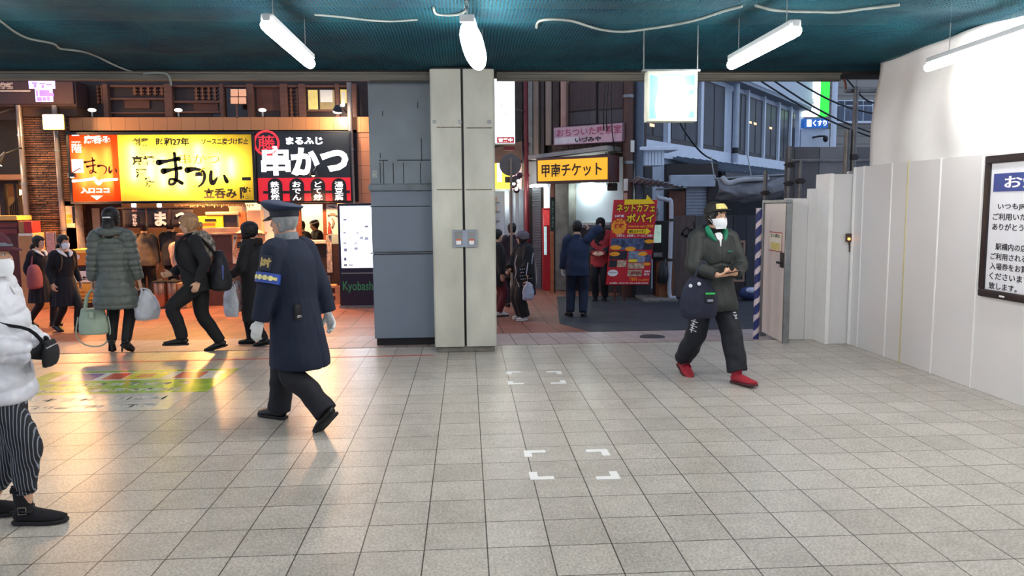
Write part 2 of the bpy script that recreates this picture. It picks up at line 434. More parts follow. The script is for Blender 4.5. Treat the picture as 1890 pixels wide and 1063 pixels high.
# pillar and the grey boxed column beside it
pil = tag(bpy.data.objects.new('pillar', None), kind='structure'); COL.objects.link(pil); pil.location = (0, 8.7, 0)
pl_ = Pl((0, 8.33, 0))
u0 = pl_.uv(803, 640)[0]; u1 = pl_.uv(917, 640)[0]; us = pl_.uv(856, 400)[0]
zb = pl_.uv(860, 640)[1]
struct(MB().box((u0 + .01, 8.33, zb), (us - .012, 9.0, 3.10)).build('pillar_panel', M_pillar, pil, bevel=.012, seg=2))
struct(MB().box((us + .012, 8.33, zb), (u1 - .01, 9.0, 3.10)).build('pillar_panel', M_pillar, pil, bevel=.012, seg=2))
struct(MB().box((u0 + .03, 8.38, zb), (u1 - .03, 8.98, 3.12)).build('pillar_core', M_dark, pil))
struct(MB().box((u0 - .002, 8.345, zb), (u0 + .03, 8.99, 3.1)).build('pillar_corner', M_pillar, pil, bevel=.006))
struct(MB().box((u1 - .03, 8.345, zb), (u1 + .002, 8.99, 3.1)).build('pillar_corner', M_pillar, pil, bevel=.006))
struct(MB().box((u0 + .02, 8.36, 0), (u1 - .02, 8.97, zb + .01)).build('pillar_base', M_concrete, pil, bevel=.02, seg=2))
chip = mat('rust_stain', '8c7c58', rough=.8, vary=.5, scale=30)
jm = MB()
for px0, px1, py in ((806, 852, 350), (860, 908, 350), (806, 852, 235), (860, 908, 236)):
    r = pl_.rc(px0, py - 1, px1, py + 1); pl_.slab(jm, (r[0], r[1], r[2], r[3]), -.002, .0015)
struct(jm.build('pillar_seam', mat('seam_grime', '77705c', rough=.8, vary=.5, scale=40), pil))
for px in (802, 849, 903):
    tag(pl_.slab(MB(), pl_.rc(px - 3, 222, px + 3, 228), 0, .01).build('fixing_plate', M_steel, pil, bevel=.002))
ob = thing('outlet_box', 'steel double switch plate at waist height on the cream pillar', 'switch box', pl_.at(858, 439))
pl_.slab(MB(), pl_.rc(836, 424, 881, 456), 0, .025).build('plate', M_chrome, ob, bevel=.004)
for a, b in ((839, 854), (863, 878)):
    pl_.slab(MB(), pl_.rc(a, 427, b, 452), .024, .03).build('socket_frame', mat('grey_plate', '8c8c8c', rough=.4), ob, bevel=.002)
    pl_.slab(MB(), pl_.rc(a + 3, 444, b - 3, 451), .03, .034).build('sticker', mat('white_sticker', 'f0eeee', rough=.5), ob)
    pl_.slab(MB(), pl_.rc(a + 3, 441, b - 3, 444), .03, .034).build('red_sticker', mat('orange_red_label', 'd0603a', rough=.5), ob)

gp = Pl((0, 9.0, 0))
g0, g1 = gp.uv(690, 560)[0], u0 + .03
gw = tag(bpy.data.objects.new('boxed_column', None), kind='structure'); COL.objects.link(gw); gw.location = (g0, 9.3, 0)
zc = gp.uv(740, 352)[1]; zl = gp.uv(740, 467)[1]; zt = gp.uv(740, 340)[1]
struct(MB().box((g0, 9.0, zt), (g1, 9.9, 3.14)).build('column_upper', M_grey, gw, bevel=.006))
struct(MB().box((g0, 9.0, zl + .012), (g1, 9.9, zc)).build('column_middle', M_greyd, gw, bevel=.006))
struct(MB().box((g0, 9.0, .06), (g1, 9.9, zl - .012)).build('column_lower', M_greyd, gw, bevel=.006))
struct(MB().box((g0 + .02, 9.04, -.08), (g1, 9.88, .07)).build('column_plinth', M_dark, gw))
struct(MB().box((g0 + .01, 9.015, zl - .02), (g1, 9.88, zl + .02)).build('column_shadow_gap', M_dark, gw))
struct(MB().box((g0 - .02, 8.97, zl - .006), (g1, 9.02, zl + .010)).build('column_rail', M_steel, gw, bevel=.003))
struct(MB().box((g0 - .02, 8.96, zc), (g1, 9.9, zt)).build('column_moulding', mat('moulding', '788288', rough=.5, vary=.2), gw, bevel=.01, seg=2))
cm = MB()
for px, p0, p1 in ((702, 300, 338), (745, 300, 338), (776, 300, 338), (708, 296, 340), (706, 205, 215), (778, 255, 298), (726, 300, 338), (771, 188, 200), (702, 282, 292)):
    r = gp.rc(px - .7, p0, px + .7, p1); gp.slab(cm, r, -.002, .002)
for p0, p1, py in ((699, 716, 296), (733, 795, 295.5), (706, 722, 352), (768, 780, 352), (682, 795, 381)):
    r = gp.rc(p0, py - .8, p1, py + .8); gp.slab(cm, r, -.002, .002)
struct(cm.build('column_cracks', mat('crack_grime', '33332e', rough=.9, vary=.4, scale=50), gw))
tag(gp.slab(MB(), gp.rc(687, 314, 696, 328), 0, .004).build('paper_scrap', mat('torn_paper', 'aeb4b0', rough=.8, vary=.3, scale=60), gw, bevel=.002))

# red line and floor graphics
r0, r1 = atz(0, 663, 0), atz(803, 643, 0)
tag(MB().hexa([(-9.5, 8.12, 0), (r1.x, 8.2, 0), (r1.x, 8.235, 0), (-9.5, 8.155, 0), (-9.5, 8.12, .002), (r1.x, 8.2, .002), (r1.x, 8.235, .002), (-9.5, 8.155, .002)]).build('floor_line', mat('red_tape', 'c24a42', rough=.4, vary=.25, scale=20)),
    'thin red tape line along the floor at the left opening', 'floor line')
stk = thing('floor_sticker', 'large green advertising sticker on the floor between the white jacket woman and the guard', 'floor sticker', atz(250, 710))
sx0, sx1, sy0, sy1 = -4.2, -2.34, 6.15, 7.72
SW = sx1 - sx0
M_sg = mat('sticker_green', '8fb54a', rough=.25, vary=.2, scale=5)
def stq(name, x0, y0, x1, y1, m, z): return MB().box((x0, y0, .0005 if z == 0 else .002 + z * .0006), (x1, y1, .002 + z * .0006 + .0006)).build(name, m, stk)
ym = 6.75
stq('green_panel', sx0, ym, sx1, sy1, M_sg, 0)
stq('grey_panel', sx0 + .1, sy0, sx1 - .12, ym, mat('sticker_worn', 'c2c0b8', rough=.25, vary=.12, scale=12), 0)
stq('white_band', sx0 + SW * .10, 7.28, sx1 - SW * .05, 7.64, mat('sticker_white', 'dedcd4', rough=.25), 1)
for nm, a, b, c_ in (('purple_block', .14, .32, '7c5a9a'), ('red_block', .36, .46, 'c8604e'), ('yellow_block', .47, .66, 'e5dc4e'), ('orange_block', .52, .60, 'd88a4a'), ('red_block', .72, .86, 'c8605a')):
    stq(nm, sx0 + SW * a, 7.32 if nm != 'orange_block' else 7.38, sx0 + SW * b, 7.60 if nm != 'orange_block' else 7.54, mat('sticker_' + nm + c_, c_, rough=.25, vary=.25, scale=30), 2 if nm != 'orange_block' else 3)
rr = random.Random(3)
for row, (y, n, h) in enumerate(((7.06, 9, .11), (6.82, 11, .12), (6.5, 9, .12), (6.25, 10, .10))):
    sm = MB()
    for i in range(n):
        x = sx0 + .25 + i * (sx1 - sx0 - .5) / n; w = .12
        for _ in range(3):
            a = rr.uniform(0, w); b = rr.uniform(0, h)
            sm.box((x + a, y, .0026), (x + a + .018, y + h * .9, .0034)); sm.box((x, y + b, .0026), (x + w * .85, y + b + .016, .0034))
    sm.build('worn_print', mat('sticker_lettering', 'd5d6ca', rough=.3, vary=.1), stk)

# white tape corners on the floor
M_tape = mat('white_tape', 'f4f4f2', rough=.4, vary=.03)
def corner(px, py, dx, dy, label):
    p = atz(px, py); mb = MB(); L, w = .145, .05
    mb.prism([(p.x, p.y, .0004), (p.x + dx * L, p.y, .0004), (p.x + dx * L, p.y + dy * w, .0004), (p.x + dx * w, p.y + dy * w, .0004), (p.x + dx * w, p.y + dy * L * .9, .0004), (p.x, p.y + dy * L * .9, .0004)], (0, 0, .002))
    tag(mb.build('tape_mark', M_tape), label, 'tape mark', 'white tape corners on the tiled floor')
for s_, (a, b, c_, d_) in (('nearer', ((966, 832), (1120, 829), (979, 886), (1146, 884))), ('farther', ((934, 686), (1035, 685), (938, 710), (1046, 708)))):
    corner(*a, 1, -1, f'white L-shaped tape corner at the back left of the {s_} floor square')
    corner(*b, -1, -1, f'white L-shaped tape corner at the back right of the {s_} floor square')
    corner(*c_, 1, 1, f'white L-shaped tape corner at the front left of the {s_} floor square')
    corner(*d_, -1, 1, f'white L-shaped tape corner at the front right of the {s_} floor square')

# ------------------------------------------------------------------ fluorescent battens
M_tube = mat('fluorescent_tube', 'fbf8f6', emit=TUBE_POWER, vary=0)
M_batten = mat('batten_housing', 'd8dcdc', rough=.4, vary=.03)
def batten(a, b, label, w=.07, hang=True, grp='fluorescent lights under the net', tubes=1, oval=False):
    a, b = V(a), V(b); mid = (a + b) / 2
    t = (b - a).normalized(); sd = t.cross(Z3).normalized(); up = sd.cross(t)
    if up.z < 0: up = -up
    root = thing('fluorescent_light', label, 'ceiling light', mid, group=grp)
    MB().obox(mid + up * (.055 if not oval else .085), (w * (.8 if not oval else .45), (b - a).length * (1 if not oval else .7), .045), sd, t, up).build('housing', M_batten, root, bevel=.006)
    for k in range(tubes):
        o = sd * ((k - (tubes - 1) / 2) * w * .55)
        rs = w * (.42 if tubes == 1 else .3)
        fs = ((0, .38), (.06, .62), (.18, .86), (.36, .98), (.5, 1), (.64, .98), (.82, .86), (.94, .62), (1, .38)) if oval else ((0, .55), (.025, .85), (.06, 1), (.94, 1), (.975, .85), (1, .55))
        MB().limb([a.lerp(b, f) + o for f, _ in fs], [rs * k for _, k in fs], 14, 2).build('tube', M_tube, root)
    for e in (a, b): MB().obox(e + up * .05, (w * .5, .03, .05), sd, t, up).build('end_cap', M_batten, root, bevel=.004)
    if hang:
        for f in (.12, .88):
            p = a.lerp(b, f) + up * .08
            MB().cyl(p, (p.x, p.y, 3.30), .004, 6).build('hanger_wire', M_steel, root)
    return root
ZL = 2.82
batten(atz(493, 47, ZL), atz(572, 117, ZL), 'long white fluorescent batten glowing at the left of the ceiling net', .105)
a_, b_ = atz(862, 48, ZL + .03), atz(885, 122, ZL - .02)
batten(a_, b_, 'wide tilted oval ceiling light hanging by a chain above the cream pillar', .20, hang=False, oval=True)
lt = COL.objects['fluorescent_light.001']
ch = MB()
cp = a_ + V((0, 0, .1)); top = V((cp.x - .02, cp.y - .3, 3.2))
for i in range(9):
    p = cp.lerp(top, i / 8); ax = X3 if i % 2 else Y3
    ring = [p + ax * (.012 * cos(2 * pi * j / 8)) + Z3 * (.03 * sin(2 * pi * j / 8)) for j in range(9)]
    ch.tube(ring, .004, 5)
ch.build('chain', M_steel, lt)
MB().tube([b_ + V((0, 0, .06)), b_ + V((.04, .1, .1)), b_ + V((.03, .2, .35))], .006, 6).build('hanger_wire', M_steel, lt)
batten(atz(1468, 57, ZL), atz(1351, 119, ZL), 'white fluorescent batten glowing to the right of the hanging lightbox', .105)
a4, b4 = atz(1715, 124, ZL), atz(1890, 66, ZL)
batten(a4 + (a4 - b4) * 0, a4 + (b4 - a4).normalized() * 2.5, 'long fluorescent batten glowing along the top of the white wall', .085)
# the rest of the same rows, behind and above the photographer
for x in (-6.5, -3.9, -1.3, 1.5, 3.9):
    for y in (.2, 2.6) + ((5.2,) if x < -3 else ()):
        batten((x, y, ZL), (x, y + 1.3, ZL), 'fluorescent batten of the rows behind and above the viewer', .085, grp='fluorescent lights of the nearer rows')

# ------------------------------------------------------------------ hanging lightbox
lp = Pl((0, 6.5, 0))
lb = thing('hanging_lightbox', 'glowing pale turquoise square lightbox hung from the ceiling by two rods', 'lightbox', lp.at(1241, 225, -.06))
r = lp.rc(1195, 131, 1287, 224)
lp.frame(MB(), r, .02, -.12, 0).build('frame', mat('cream_frame', 'd8dcc8', rough=.4), lb, bevel=.003)
ri = (r[0] + .015, r[1] + .015, r[2] - .015, r[3] - .015)
M_teal = backlit_mat('turquoise_face', '86ece0', .2); M_wface = backlit_mat('white_face', 'f4fffc', .2)
iu = lambda u: ri[0] + (ri[2] - ri[0]) * u
iv = lambda v: ri[1] + (ri[3] - ri[1]) * v
MB().add([lp.p(u, v, -.006) for u, v in ((ri[0], ri[1]), (ri[2], ri[1]), (ri[2], ri[3]), (ri[0], ri[3]))], [(0, 1, 2, 3)]).build('white_face', M_wface, lb, normals=False)
for q in (((.0, .02), (.17, .02), (.13, .3), (.2, .62), (.2, .92), (.0, .97)), ((.72, .93), (.98, .97), (.98, .72), (.80, .76)), ((.80, .62), (.97, .66), (.97, .54), (.86, .52)), ((.84, .04), (.98, .04), (.98, .2), (.88, .16)), ((.2, .93), (.72, .93), (.72, .97), (.2, .97))):
    MB().add([lp.p(iu(a), iv(b), -.004) for a, b in q], [tuple(range(len(q)))]).build('turquoise_patch', M_teal, lb, normals=False)
M_btube = mat('sign_tube', 'f4fbff', emit=13, vary=0)
for f in (.3, .7): MB().cyl(lp.p(iu(f), iv(.04), -.07), lp.p(iu(f), iv(.96), -.07), .014, 8).build('tube', M_btube, lb)
lp.slab(MB(), ri, -.115, -.105).build('back_panel', M_batten, lb)
lp.slab(MB(), lp.rc(1188, 126, 1295, 131), -.09, -.03).build('hanger_bar', M_steel, lb, bevel=.003)
for px in (1191, 1291): MB().cyl(lp.at(px, 128, -.06), lp.at(px, 128, -.06) + V((0, 0, .55)), .006, 6).build('rod', M_steel, lb)

# ------------------------------------------------------------------ white hoarding along the right
XW = 4.40
wr = bpy.data.objects.new('wall_right', None); COL.objects.link(wr); tag(wr, kind='structure')
yE_ = atx(1566, 640, XW).y
seams = [yE_] + [atx(px, py, XW).y for px, py in ((1585, 560), (1636, 560), (1665, 560), (1724, 560), (1800, 560))]
ZT = 2.03
last = seams[-1]
while last > -5: last -= .9; seams.append(last)
for i in range(len(seams) - 1):
    struct(MB().box((XW, seams[i + 1] + .004, 0), (XW + .05, seams[i] - .004, ZT)).build('wall_panel', M_white, wr, bevel=.003))
    struct(MB().box((XW - .006, seams[i + 1] - .009, 0), (XW + .03, seams[i + 1] + .009, ZT + .005)).build('panel_joint', M_joint_y if i == 2 else M_joint, wr, bevel=.002))
struct(MB().box((XW + .05, -5, 0), (XW + .14, yE_ - .02, ZT - .02)).build('wall_backing', M_steel, wr))
# cross hoarding closing the gap at the far end, stepped panels
hp = Pl((0, 8.70, 0))
hb = bpy.data.objects.new('wall_far', None); COL.objects.link(hb); tag(hb, kind='structure'); hb.location = (3.8, 8.7, 0)
def hpanel(px0, px1, ptop, d, name='hoarding_panel', m=M_white, zb_=0.0):
    r = hp.front(d).rc(px0, ptop, px1, 636); struct(hp.slab(MB(), (r[0], zb_, r[2], r[3]), d - .045, d).build(name, m, hb, bevel=.004))
hpanel(1446, 1489, 366, -.02); hpanel(1488, 1519, 348, -.01); hpanel(1519, 1536, 347, 0); hpanel(1530, 1572, 321, .30); hpanel(1560, 1612, 316, -.03)
p0 = hp.rc(1527, 400, 1546, 402)
p0 = hp.front(.30).rc(1529, 400, 1537, 402); struct(MB().box((p0[0], 8.39, 0), (p0[2], 8.74, hp.front(.3).uv(1540, 320)[1])).build('panel_joint', M_joint, hb, bevel=.004))
struct(hp.slab(MB(), hp.rc(1447, 629, 1528, 634), -.03, .02).build('bottom_rail', M_steel, hb))
# end face of the long wall towards the post
struct(MB().box((XW - .02, yE_ - .02, 0), (XW + .2, yE_ + .01, ZT)).build('panel_joint', M_joint, hb, bevel=.003))
sl = thing('warning_lamp', 'small orange lamp in a box at the white corner post', 'lamp', hp.at(1567, 440, .325))
hp.slab(MB(), hp.front(.33).rc(1562, 431, 1571, 446), .305, .345).build('housing', mat('brown_box', '4c3a30', rough=.5), sl, bevel=.004)
MB().ball(hp.front(.35).at(1567, 441), .016).build('bulb', mat('orange_bulb', 'ff9a4a', emit=3, vary=0), sl)
MB().tube([hp.front(.32).at(1567, 446), hp.front(.315).at(1568, 455), hp.front(.315).at(1568, 465)], .008, 6).build('cord', mat('brown_box', '4c3a30'), sl)

# door in the hoarding, swung back from the passage
A, B = atz(1445, 633, 0.0), atz(1404, 620, -.06)
dn = Pl(V((B.x, B.y, 0)), (A - B) * V((1, 1, 0)))
dw = (V((A.x, A.y, 0)) - V((B.x, B.y, 0))).length
dr = bpy.data.objects.new('door_1', None); COL.objects.link(dr); tag(dr, kind='structure'); dr.location = (B.x, B.y, 0)
dz = dn.uv(1425, 375)[1]
struct(dn.slab(MB(), (.03, 0.0, dw - .01, dz), -.04, 0).build('door_leaf', mat('cream_door', 'd9cdc4', rough=.35, vary=.03), dr, bevel=.004))
dfm = MB(); dn.slab(dfm, (-.02, -.05, .03, dz + .04), -.06, .02); dn.slab(dfm, (.03, dz, dw + .02, dz + .04), -.06, .02); dn.slab(dfm, (dw - .01, -.02, dw + .02, dz), -.06, .012)
struct(dfm.build('door_frame', M_steel, dr, bevel=.004))
hm = MB(); hr = dn.rc(1441, 466, 1447, 494); dn.slab(hm, hr, 0, .012); hl = dn.rc(1438, 483, 1447, 487); dn.slab(hm, hl, .012, .04)
struct(hm.build('door_handle', M_dark, dr, bevel=.003))
ns = thing('notice', 'small red-bordered paper notice taped to the cream hoarding door', 'notice', dn.at(1432, 447))
r = dn.rc(1420, 428, 1444, 464)
dn.slab(MB(), r, .001, .004).build('red_border', mat('notice_red', 'b02a30', rough=.5), ns)
dn.slab(MB(), (r[0] + .012, r[1] + .012, r[2] - .012, r[3] - .012), .0045, .006).build('paper', mat('notice_paper', 'e6e0c8', rough=.6), ns)
write('立入禁止', dn, dn.rc(1423, 431, 1441, 438), M_black, ns, .0065, .02, .001)
dn.slab(MB(), dn.rc(1424, 448, 1440, 461), .0065, .007).build('yellow_picture', mat('notice_yellow', 'd8c874', rough=.6, vary=.4, scale=60), ns)

struct(MB().box((4.92, -7, 0), (5.1, 8.7, 3.75)).build('wall_right_outer', M_soot))
# white sheet hung above the panels
def sheet(u, v):
    y = 8.13 - 12.5 * u; z = 1.98 + 1.16 * v
    f = (.25 + .75 * v) if v < .9 else 1
    x = XW + .06 - .035 * noise.noise((y * 2.2, z * .8, 2)) - .02 * sin(y * 7 + 2 * noise.noise((y, z, 5))) * (1 - v * .6)
    if u < .12: x -= .03 * sin(v * 5) * (1 - u / .12)
    return V((min(x, XW + .12), y + .05 * noise.noise((z * 2, 3, 1)) * (u < .02), z))
tag(MB().grid(sheet, 160, 24, (.012, 0, 0)).build('dust_sheet', mat('white_sheet', 'e6e4e0', rough=.75, vary=.03, scale=4), sharp=180), 'white dust sheet hanging above the white wall panels up to the net', 'dust sheet')

# notice board
nb = Pl((XW - .001, 0, 0), (0, -1, 0))
r = nb.rc(1815, 290, 1889, 548); v1_ = nb.uv(1850, 286)[1]; v0_ = nb.uv(1815, 546)[1]; uL = nb.uv(1818, 420)[0]
R_ = (uL, v0_, uL + 1.32, v1_)
bd = thing('notice_board', 'black framed station notice board on the white panel wall', 'notice board', nb.p(uL + .6, v0_))
nb.frame(MB(), R_, .065, 0, .035).build('frame', mat('brown_black_frame', '231a1c', rough=.35), bd, bevel=.008, seg=2)
nb.slab(MB(), (R_[0] + .05, R_[1] + .05, R_[2] - .05, R_[3] - .05), .002, .016).build('paper', mat('poster_paper', 'e4e4e8', rough=.4, vary=.02), bd)
Wd = R_[2] - R_[0]
bx = (R_[0] + .10, nb.uv(1868, 353)[1], R_[2] - .10, nb.uv(1868, 319)[1])
nb.slab(MB(), bx, .017, .02).build('title_bar', mat('title_blue', '35478c', rough=.4), bd, bevel=.001)
hb_ = bx[3] - bx[1]
write('お知らせ', nb, (bx[0] + .13, bx[1] + hb_ * .16, bx[2] - .13, bx[3] - hb_ * .14), mat('title_white', 'f4f4f8', rough=.5), bd, .021, .02, .001)
lines = ['　いつもJR西日本を', 'ご利用いただき', 'ありがとうございます。', '', '　駅構内の店舗のみを', 'ご利用される場合は', '入場券をお買い求め', 'くださいますよう', '致します。']
lh = .082; ty = bx[1] - .095
for i, t in enumerate(lines):
    if not t: continue
    n = len(t.replace('　', '')); ind = .065 if t[0] == '　' else .012
    u = R_[0] + .10 + ind; k = .082 if i != 8 else .07
    write(t.strip('　'), nb, (u, ty - i * lh - .058, u + k * n * (.93 if n < 9 else .86), ty - i * lh), mat('print_black', '1c1c24', rough=.5), bd, .017, .014, .001, res=2)
nb.slab(MB(), (R_[0] + .27, R_[1] + .02, R_[0] + .33, R_[1] + .034), .036, .039).build('maker_plate', mat('white_sticker', 'f0eeee'), bd)

# ================================================================== THE RESTAURANT FRONT ACROSS THE STREET (left opening)
YA = 15.8; GS = -0.3
PA = Pl((0, YA, 0))
M_wood = mat('dark_wood', '2e1a13', rough=.55, vary=.3, scale=4, stretch=(1, 1, 6))
M_woodm = mat('brown_wood', '6d3c24', rough=.5, vary=.3, scale=5, stretch=(1, 1, 5))
M_counter = mat('counter_wood', '5a3226', rough=.45, vary=.25, scale=3, stretch=(6, 1, 1))
M_post = mat('reddish_timber', '664030', rough=.6, vary=.2, scale=5, stretch=(1, 1, 6))
M_glassd = mat('dark_glass', '2a1a14', rough=.12, vary=.3, scale=2)
M_band = tile_mat('orange_wall_tile', .275, .345, 'cf8a55', 'c98450', '7a4a2c', off=(PA.uv(116, 230)[0], PA.uv(300, 245)[1]), mort=.004, rough=.4, axis='xz')
M_tilecol = tile_mat('orange_column_tile', .26, .285, 'c9825c', 'bf7a56', '6b4030', off=(PA.uv(660, 300)[0], PA.uv(670, 357)[1]), mort=.004, rough=.4, axis='xz')
M_cream = mat('cream_plaster', 'd6c49c', rough=.7, vary=.08)
M_paper = mat('paper_white', 'e6dfd2', rough=.6, vary=.05)
M_redp = mat('red_paint', 'b0201e', rough=.45, vary=.12)
M_yel = mat('yellow_board', 'e0a63a', rough=.5, vary=.08)
M_orange = mat('orange_board', 'd8842c', rough=.5, vary=.1)

bA = thing('restaurant_building', 'timber and orange tiled restaurant building across the street behind the lit signs', 'building', PA.p(-5.4, 0))
def pa(name, x0, y0, x1, y1, m, d0=-.05, d1=.0, bev=0.0, par=bA):
    return PA.slab(MB(), PA.rc(x0, y0, x1, y1), d0, d1).build(name, m, par, bevel=bev)
uL, uR = -12.0, PA.uv(686, 300)[0]
vTop = 4.6; vB0 = PA.uv(400, 245)[1]; vB1 = PA.uv(400, 216)[1]
PA.slab(MB(), (uL, vB1, uR, vTop + 1.4), -.5, -.40).build('upper_wall', M_wood, bA)
PA.slab(MB(), (PA.uv(120, 230)[0], vB0, uR, vB1), -.5, -.02).build('tile_band', M_band, bA)
PA.slab(MB(), (PA.uv(648, 300)[0], GS, uR, vB0), -.5, -.04).build('tile_column', M_tilecol, bA)
# upper floor: posts, lattice windows, panels (depths stepped, like a timber front)
for a, b in ((177, 187), (293, 308), (397, 404), (448, 460), (510, 524), (545, 558), (614, 622), (636, 655)):
    pa('post', a, 150, b, 214, M_post, -.42, -.28, .01)
for a, b, c, d in ((188, 176, 296, 180), (307, 181, 396, 186), (188, 203, 296, 206), (307, 201, 396, 205), (560, 198, 616, 202), (188, 152, 648, 156)):
    pa('rail', a, c - 0 if False else b, c, d, M_post, -.42, -.33, .004)
for a, b, t, bt in ((214, 262, 180, 196), (345, 392, 186, 202)):
    pa('panel', a, t, b, bt, mat('rust_panel', '5e3220', rough=.6, vary=.15), -.42, -.37, .004)
def lattice(px0, px1, py0, py1, n):
    mb = MB(); u0, v0, u1, v1 = PA.rc(px0, py0, px1, py1)
    for i in range(n):
        u = u0 + (u1 - u0) * (i + .5) / n; w = (u1 - u0) / n
        PA.slab(mb, (u - w * .14, v0, u + w * .14, v1), -.42, -.34)
        m = max(3, int((v1 - v0) / .07))
        for j in range(m):
            v = v0 + (v1 - v0) * (j + .5) / m; PA.slab(mb, (u - w * .36, v - .014, u + w * .36, v + .014), -.41, -.35)
    mb.build('lattice', mat('lattice_wood', '7c4c30', rough=.6, vary=.2), bA)
lattice(228, 292, 152, 171, 5); lattice(345, 392, 152, 180, 4); lattice(161, 176, 152, 187, 2)
lattice(511, 521, 156, 214, 1); lattice(526, 534, 158, 214, 1); lattice(536, 548, 158, 214, 1)
pa('panel', 464, 156, 508, 200, mat('rust_panel', '5e3220'), -.42, -.385)
w_ = pa('window', 558, 158, 616, 202, M_wood, -.42, -.37, .004)
pa('pane', 562, 161, 580, 198, mat('lit_pane', 'd8c070', emit=.35, vary=.3, scale=3), -.37, -.36, par=w_)
pa('pane', 584, 161, 612, 198, mat('lit_pane_dim', '9a8458', emit=.25, vary=.3, scale=3), -.37, -.36, par=w_)
pa('notice', 585, 161, 608, 184, M_paper, -.36, -.355, par=w_)
w_ = pa('window', 621, 158, 642, 190, M_wood, -.42, -.37, .004)
pa('pane', 623, 160, 640, 186, mat('lit_pane', 'd8c070'), -.37, -.36, par=w_)
pa('notice', 625, 164, 632, 184, M_paper, -.36, -.355, par=w_)
pa('window', 380, 152, 448, 214, M_glassd, -.42, -.39)
# left part: dark board above the stone column
pa('signboard_backing', -60, 150, 146, 198, mat('maroon_board', '3a2626', rough=.5, vary=.1), -.35, .12, .01)
M_txt = mat('board_print', 'c8b8b0', rough=.6)
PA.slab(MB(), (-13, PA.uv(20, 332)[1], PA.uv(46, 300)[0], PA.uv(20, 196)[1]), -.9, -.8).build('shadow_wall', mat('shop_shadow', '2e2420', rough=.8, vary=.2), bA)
board = thing('signboard', 'dark maroon signboard with a violet emblem and opening hours, upper left corner', 'signboard', PA.at(70, 196, .13))
PA.slab(MB(), PA.rc(-55, 153, 143, 194), .125, .16).build('board', mat('maroon_board', '3a2626'), board, bevel=.006)
write('営業時間', PA, PA.rc(-22, 156, 28, 163), M_txt, board, .161, .02, .004)
write('11:00 - 14:00', PA, PA.rc(6, 154.5, 33, 158.5), M_txt, board, .1615, .0, .003); write('17:00 - 23:00', PA, PA.rc(8, 161.5, 33, 166.5), M_txt, board, .1615, .0, .003)
PA.slab(MB(), PA.rc(-10, 169, 65, 171.5), .161, .165).build('rule', M_txt, board)
M_vio = mat('violet_glow', '7a62e0', emit=1.1, vary=0); M_vio2 = mat('pale_violet_glow', 'b9a8ff', emit=1.1, vary=0)
PA.slab(MB(), PA.rc(62, 152, 110, 166), .161, .17).build('pale_banner', M_vio2, board)
PA.slab(MB(), PA.rc(74, 166, 106, 190), .161, .17).build('pale_emblem', M_vio2, board)
em = MB()
for q in ((82, 169, 100, 180), (100, 174, 108, 180), (78, 182, 86, 189), (88, 182, 94, 188), (96, 181, 101, 188), (76, 169, 79, 180)): PA.slab(em, PA.rc(*q), .17, .176)
for q in ((68, 155, 78, 157), (72, 158, 76, 164), (82, 156, 92, 158), (86, 160, 90, 165), (94, 158, 104, 160)): PA.slab(em, PA.rc(*q), .17, .176)
em.build('violet_lettering', M_vio, board)
# stone pier with downpipes
stone = tile_mat('stacked_stone', .42, .045, '8a5a3c', '5c3826', '1e120c', mort=.010, rough=.75, brick_off=.5, axis='xz', speck=.3, stain=.3, spscale=30)
sp_ = PA.slab(MB(), (PA.uv(44, 300)[0], GS, PA.uv(132, 300)[0], vB1), -.5, 0).build('stone_pier', stone, bA)
pr = MB(); rr = random.Random(5); u0, u1 = PA.uv(50, 300)[0], PA.uv(104, 300)[0]; v = GS
while v < vB1 - .3:
    h = rr.choice((.03, .045, .06)); u = u0
    while u < u1:
        w = min(rr.uniform(.12, .45), u1 - u); PA.slab(pr, (u, v + .004, u + w - .006, v + h), -.02, rr.uniform(.005, .045)); u += w
    v += h
pr.build('stone_courses', stone, bA, bevel=.004)
pa('lintel', 44, 196, 146, 216, mat('old_lintel', '4a3020', rough=.7, vary=.2), -.5, .06, .01)
for nm, px0, px1, lab in ((0, 37, 45, 'grey drainpipe on the left edge of the stone pier'), (1, 103, 114, 'grey drainpipe between the stone pier and the red entrance sign'), (2, 644, 655, 'grey drainpipe between the black sign and the orange tile column')):
    a = PA.at(px0 + 3, 205, .10); b = PA.at(px0 + 3 + (4 if nm < 2 else 6), 420, .10); b.z = GS if nm else 1.2
    b.x = a.x
    dp = thing('drainpipe', lab, 'drainpipe', b)
    MB().cyl(a + V((0, 0, .55 if nm == 2 else .1)), b, .052, 14).build('pipe', mat('pipe_grey', '8a7c74', rough=.35, metal=.5, vary=.15), dp)
    for f in (.2, .6): 
        q = a.lerp(b, f); MB().cyl(q - V((0, 0, .02)), q + V((0, 0, .02)), .062, 14).build('pipe_bracket', M_steel, dp)

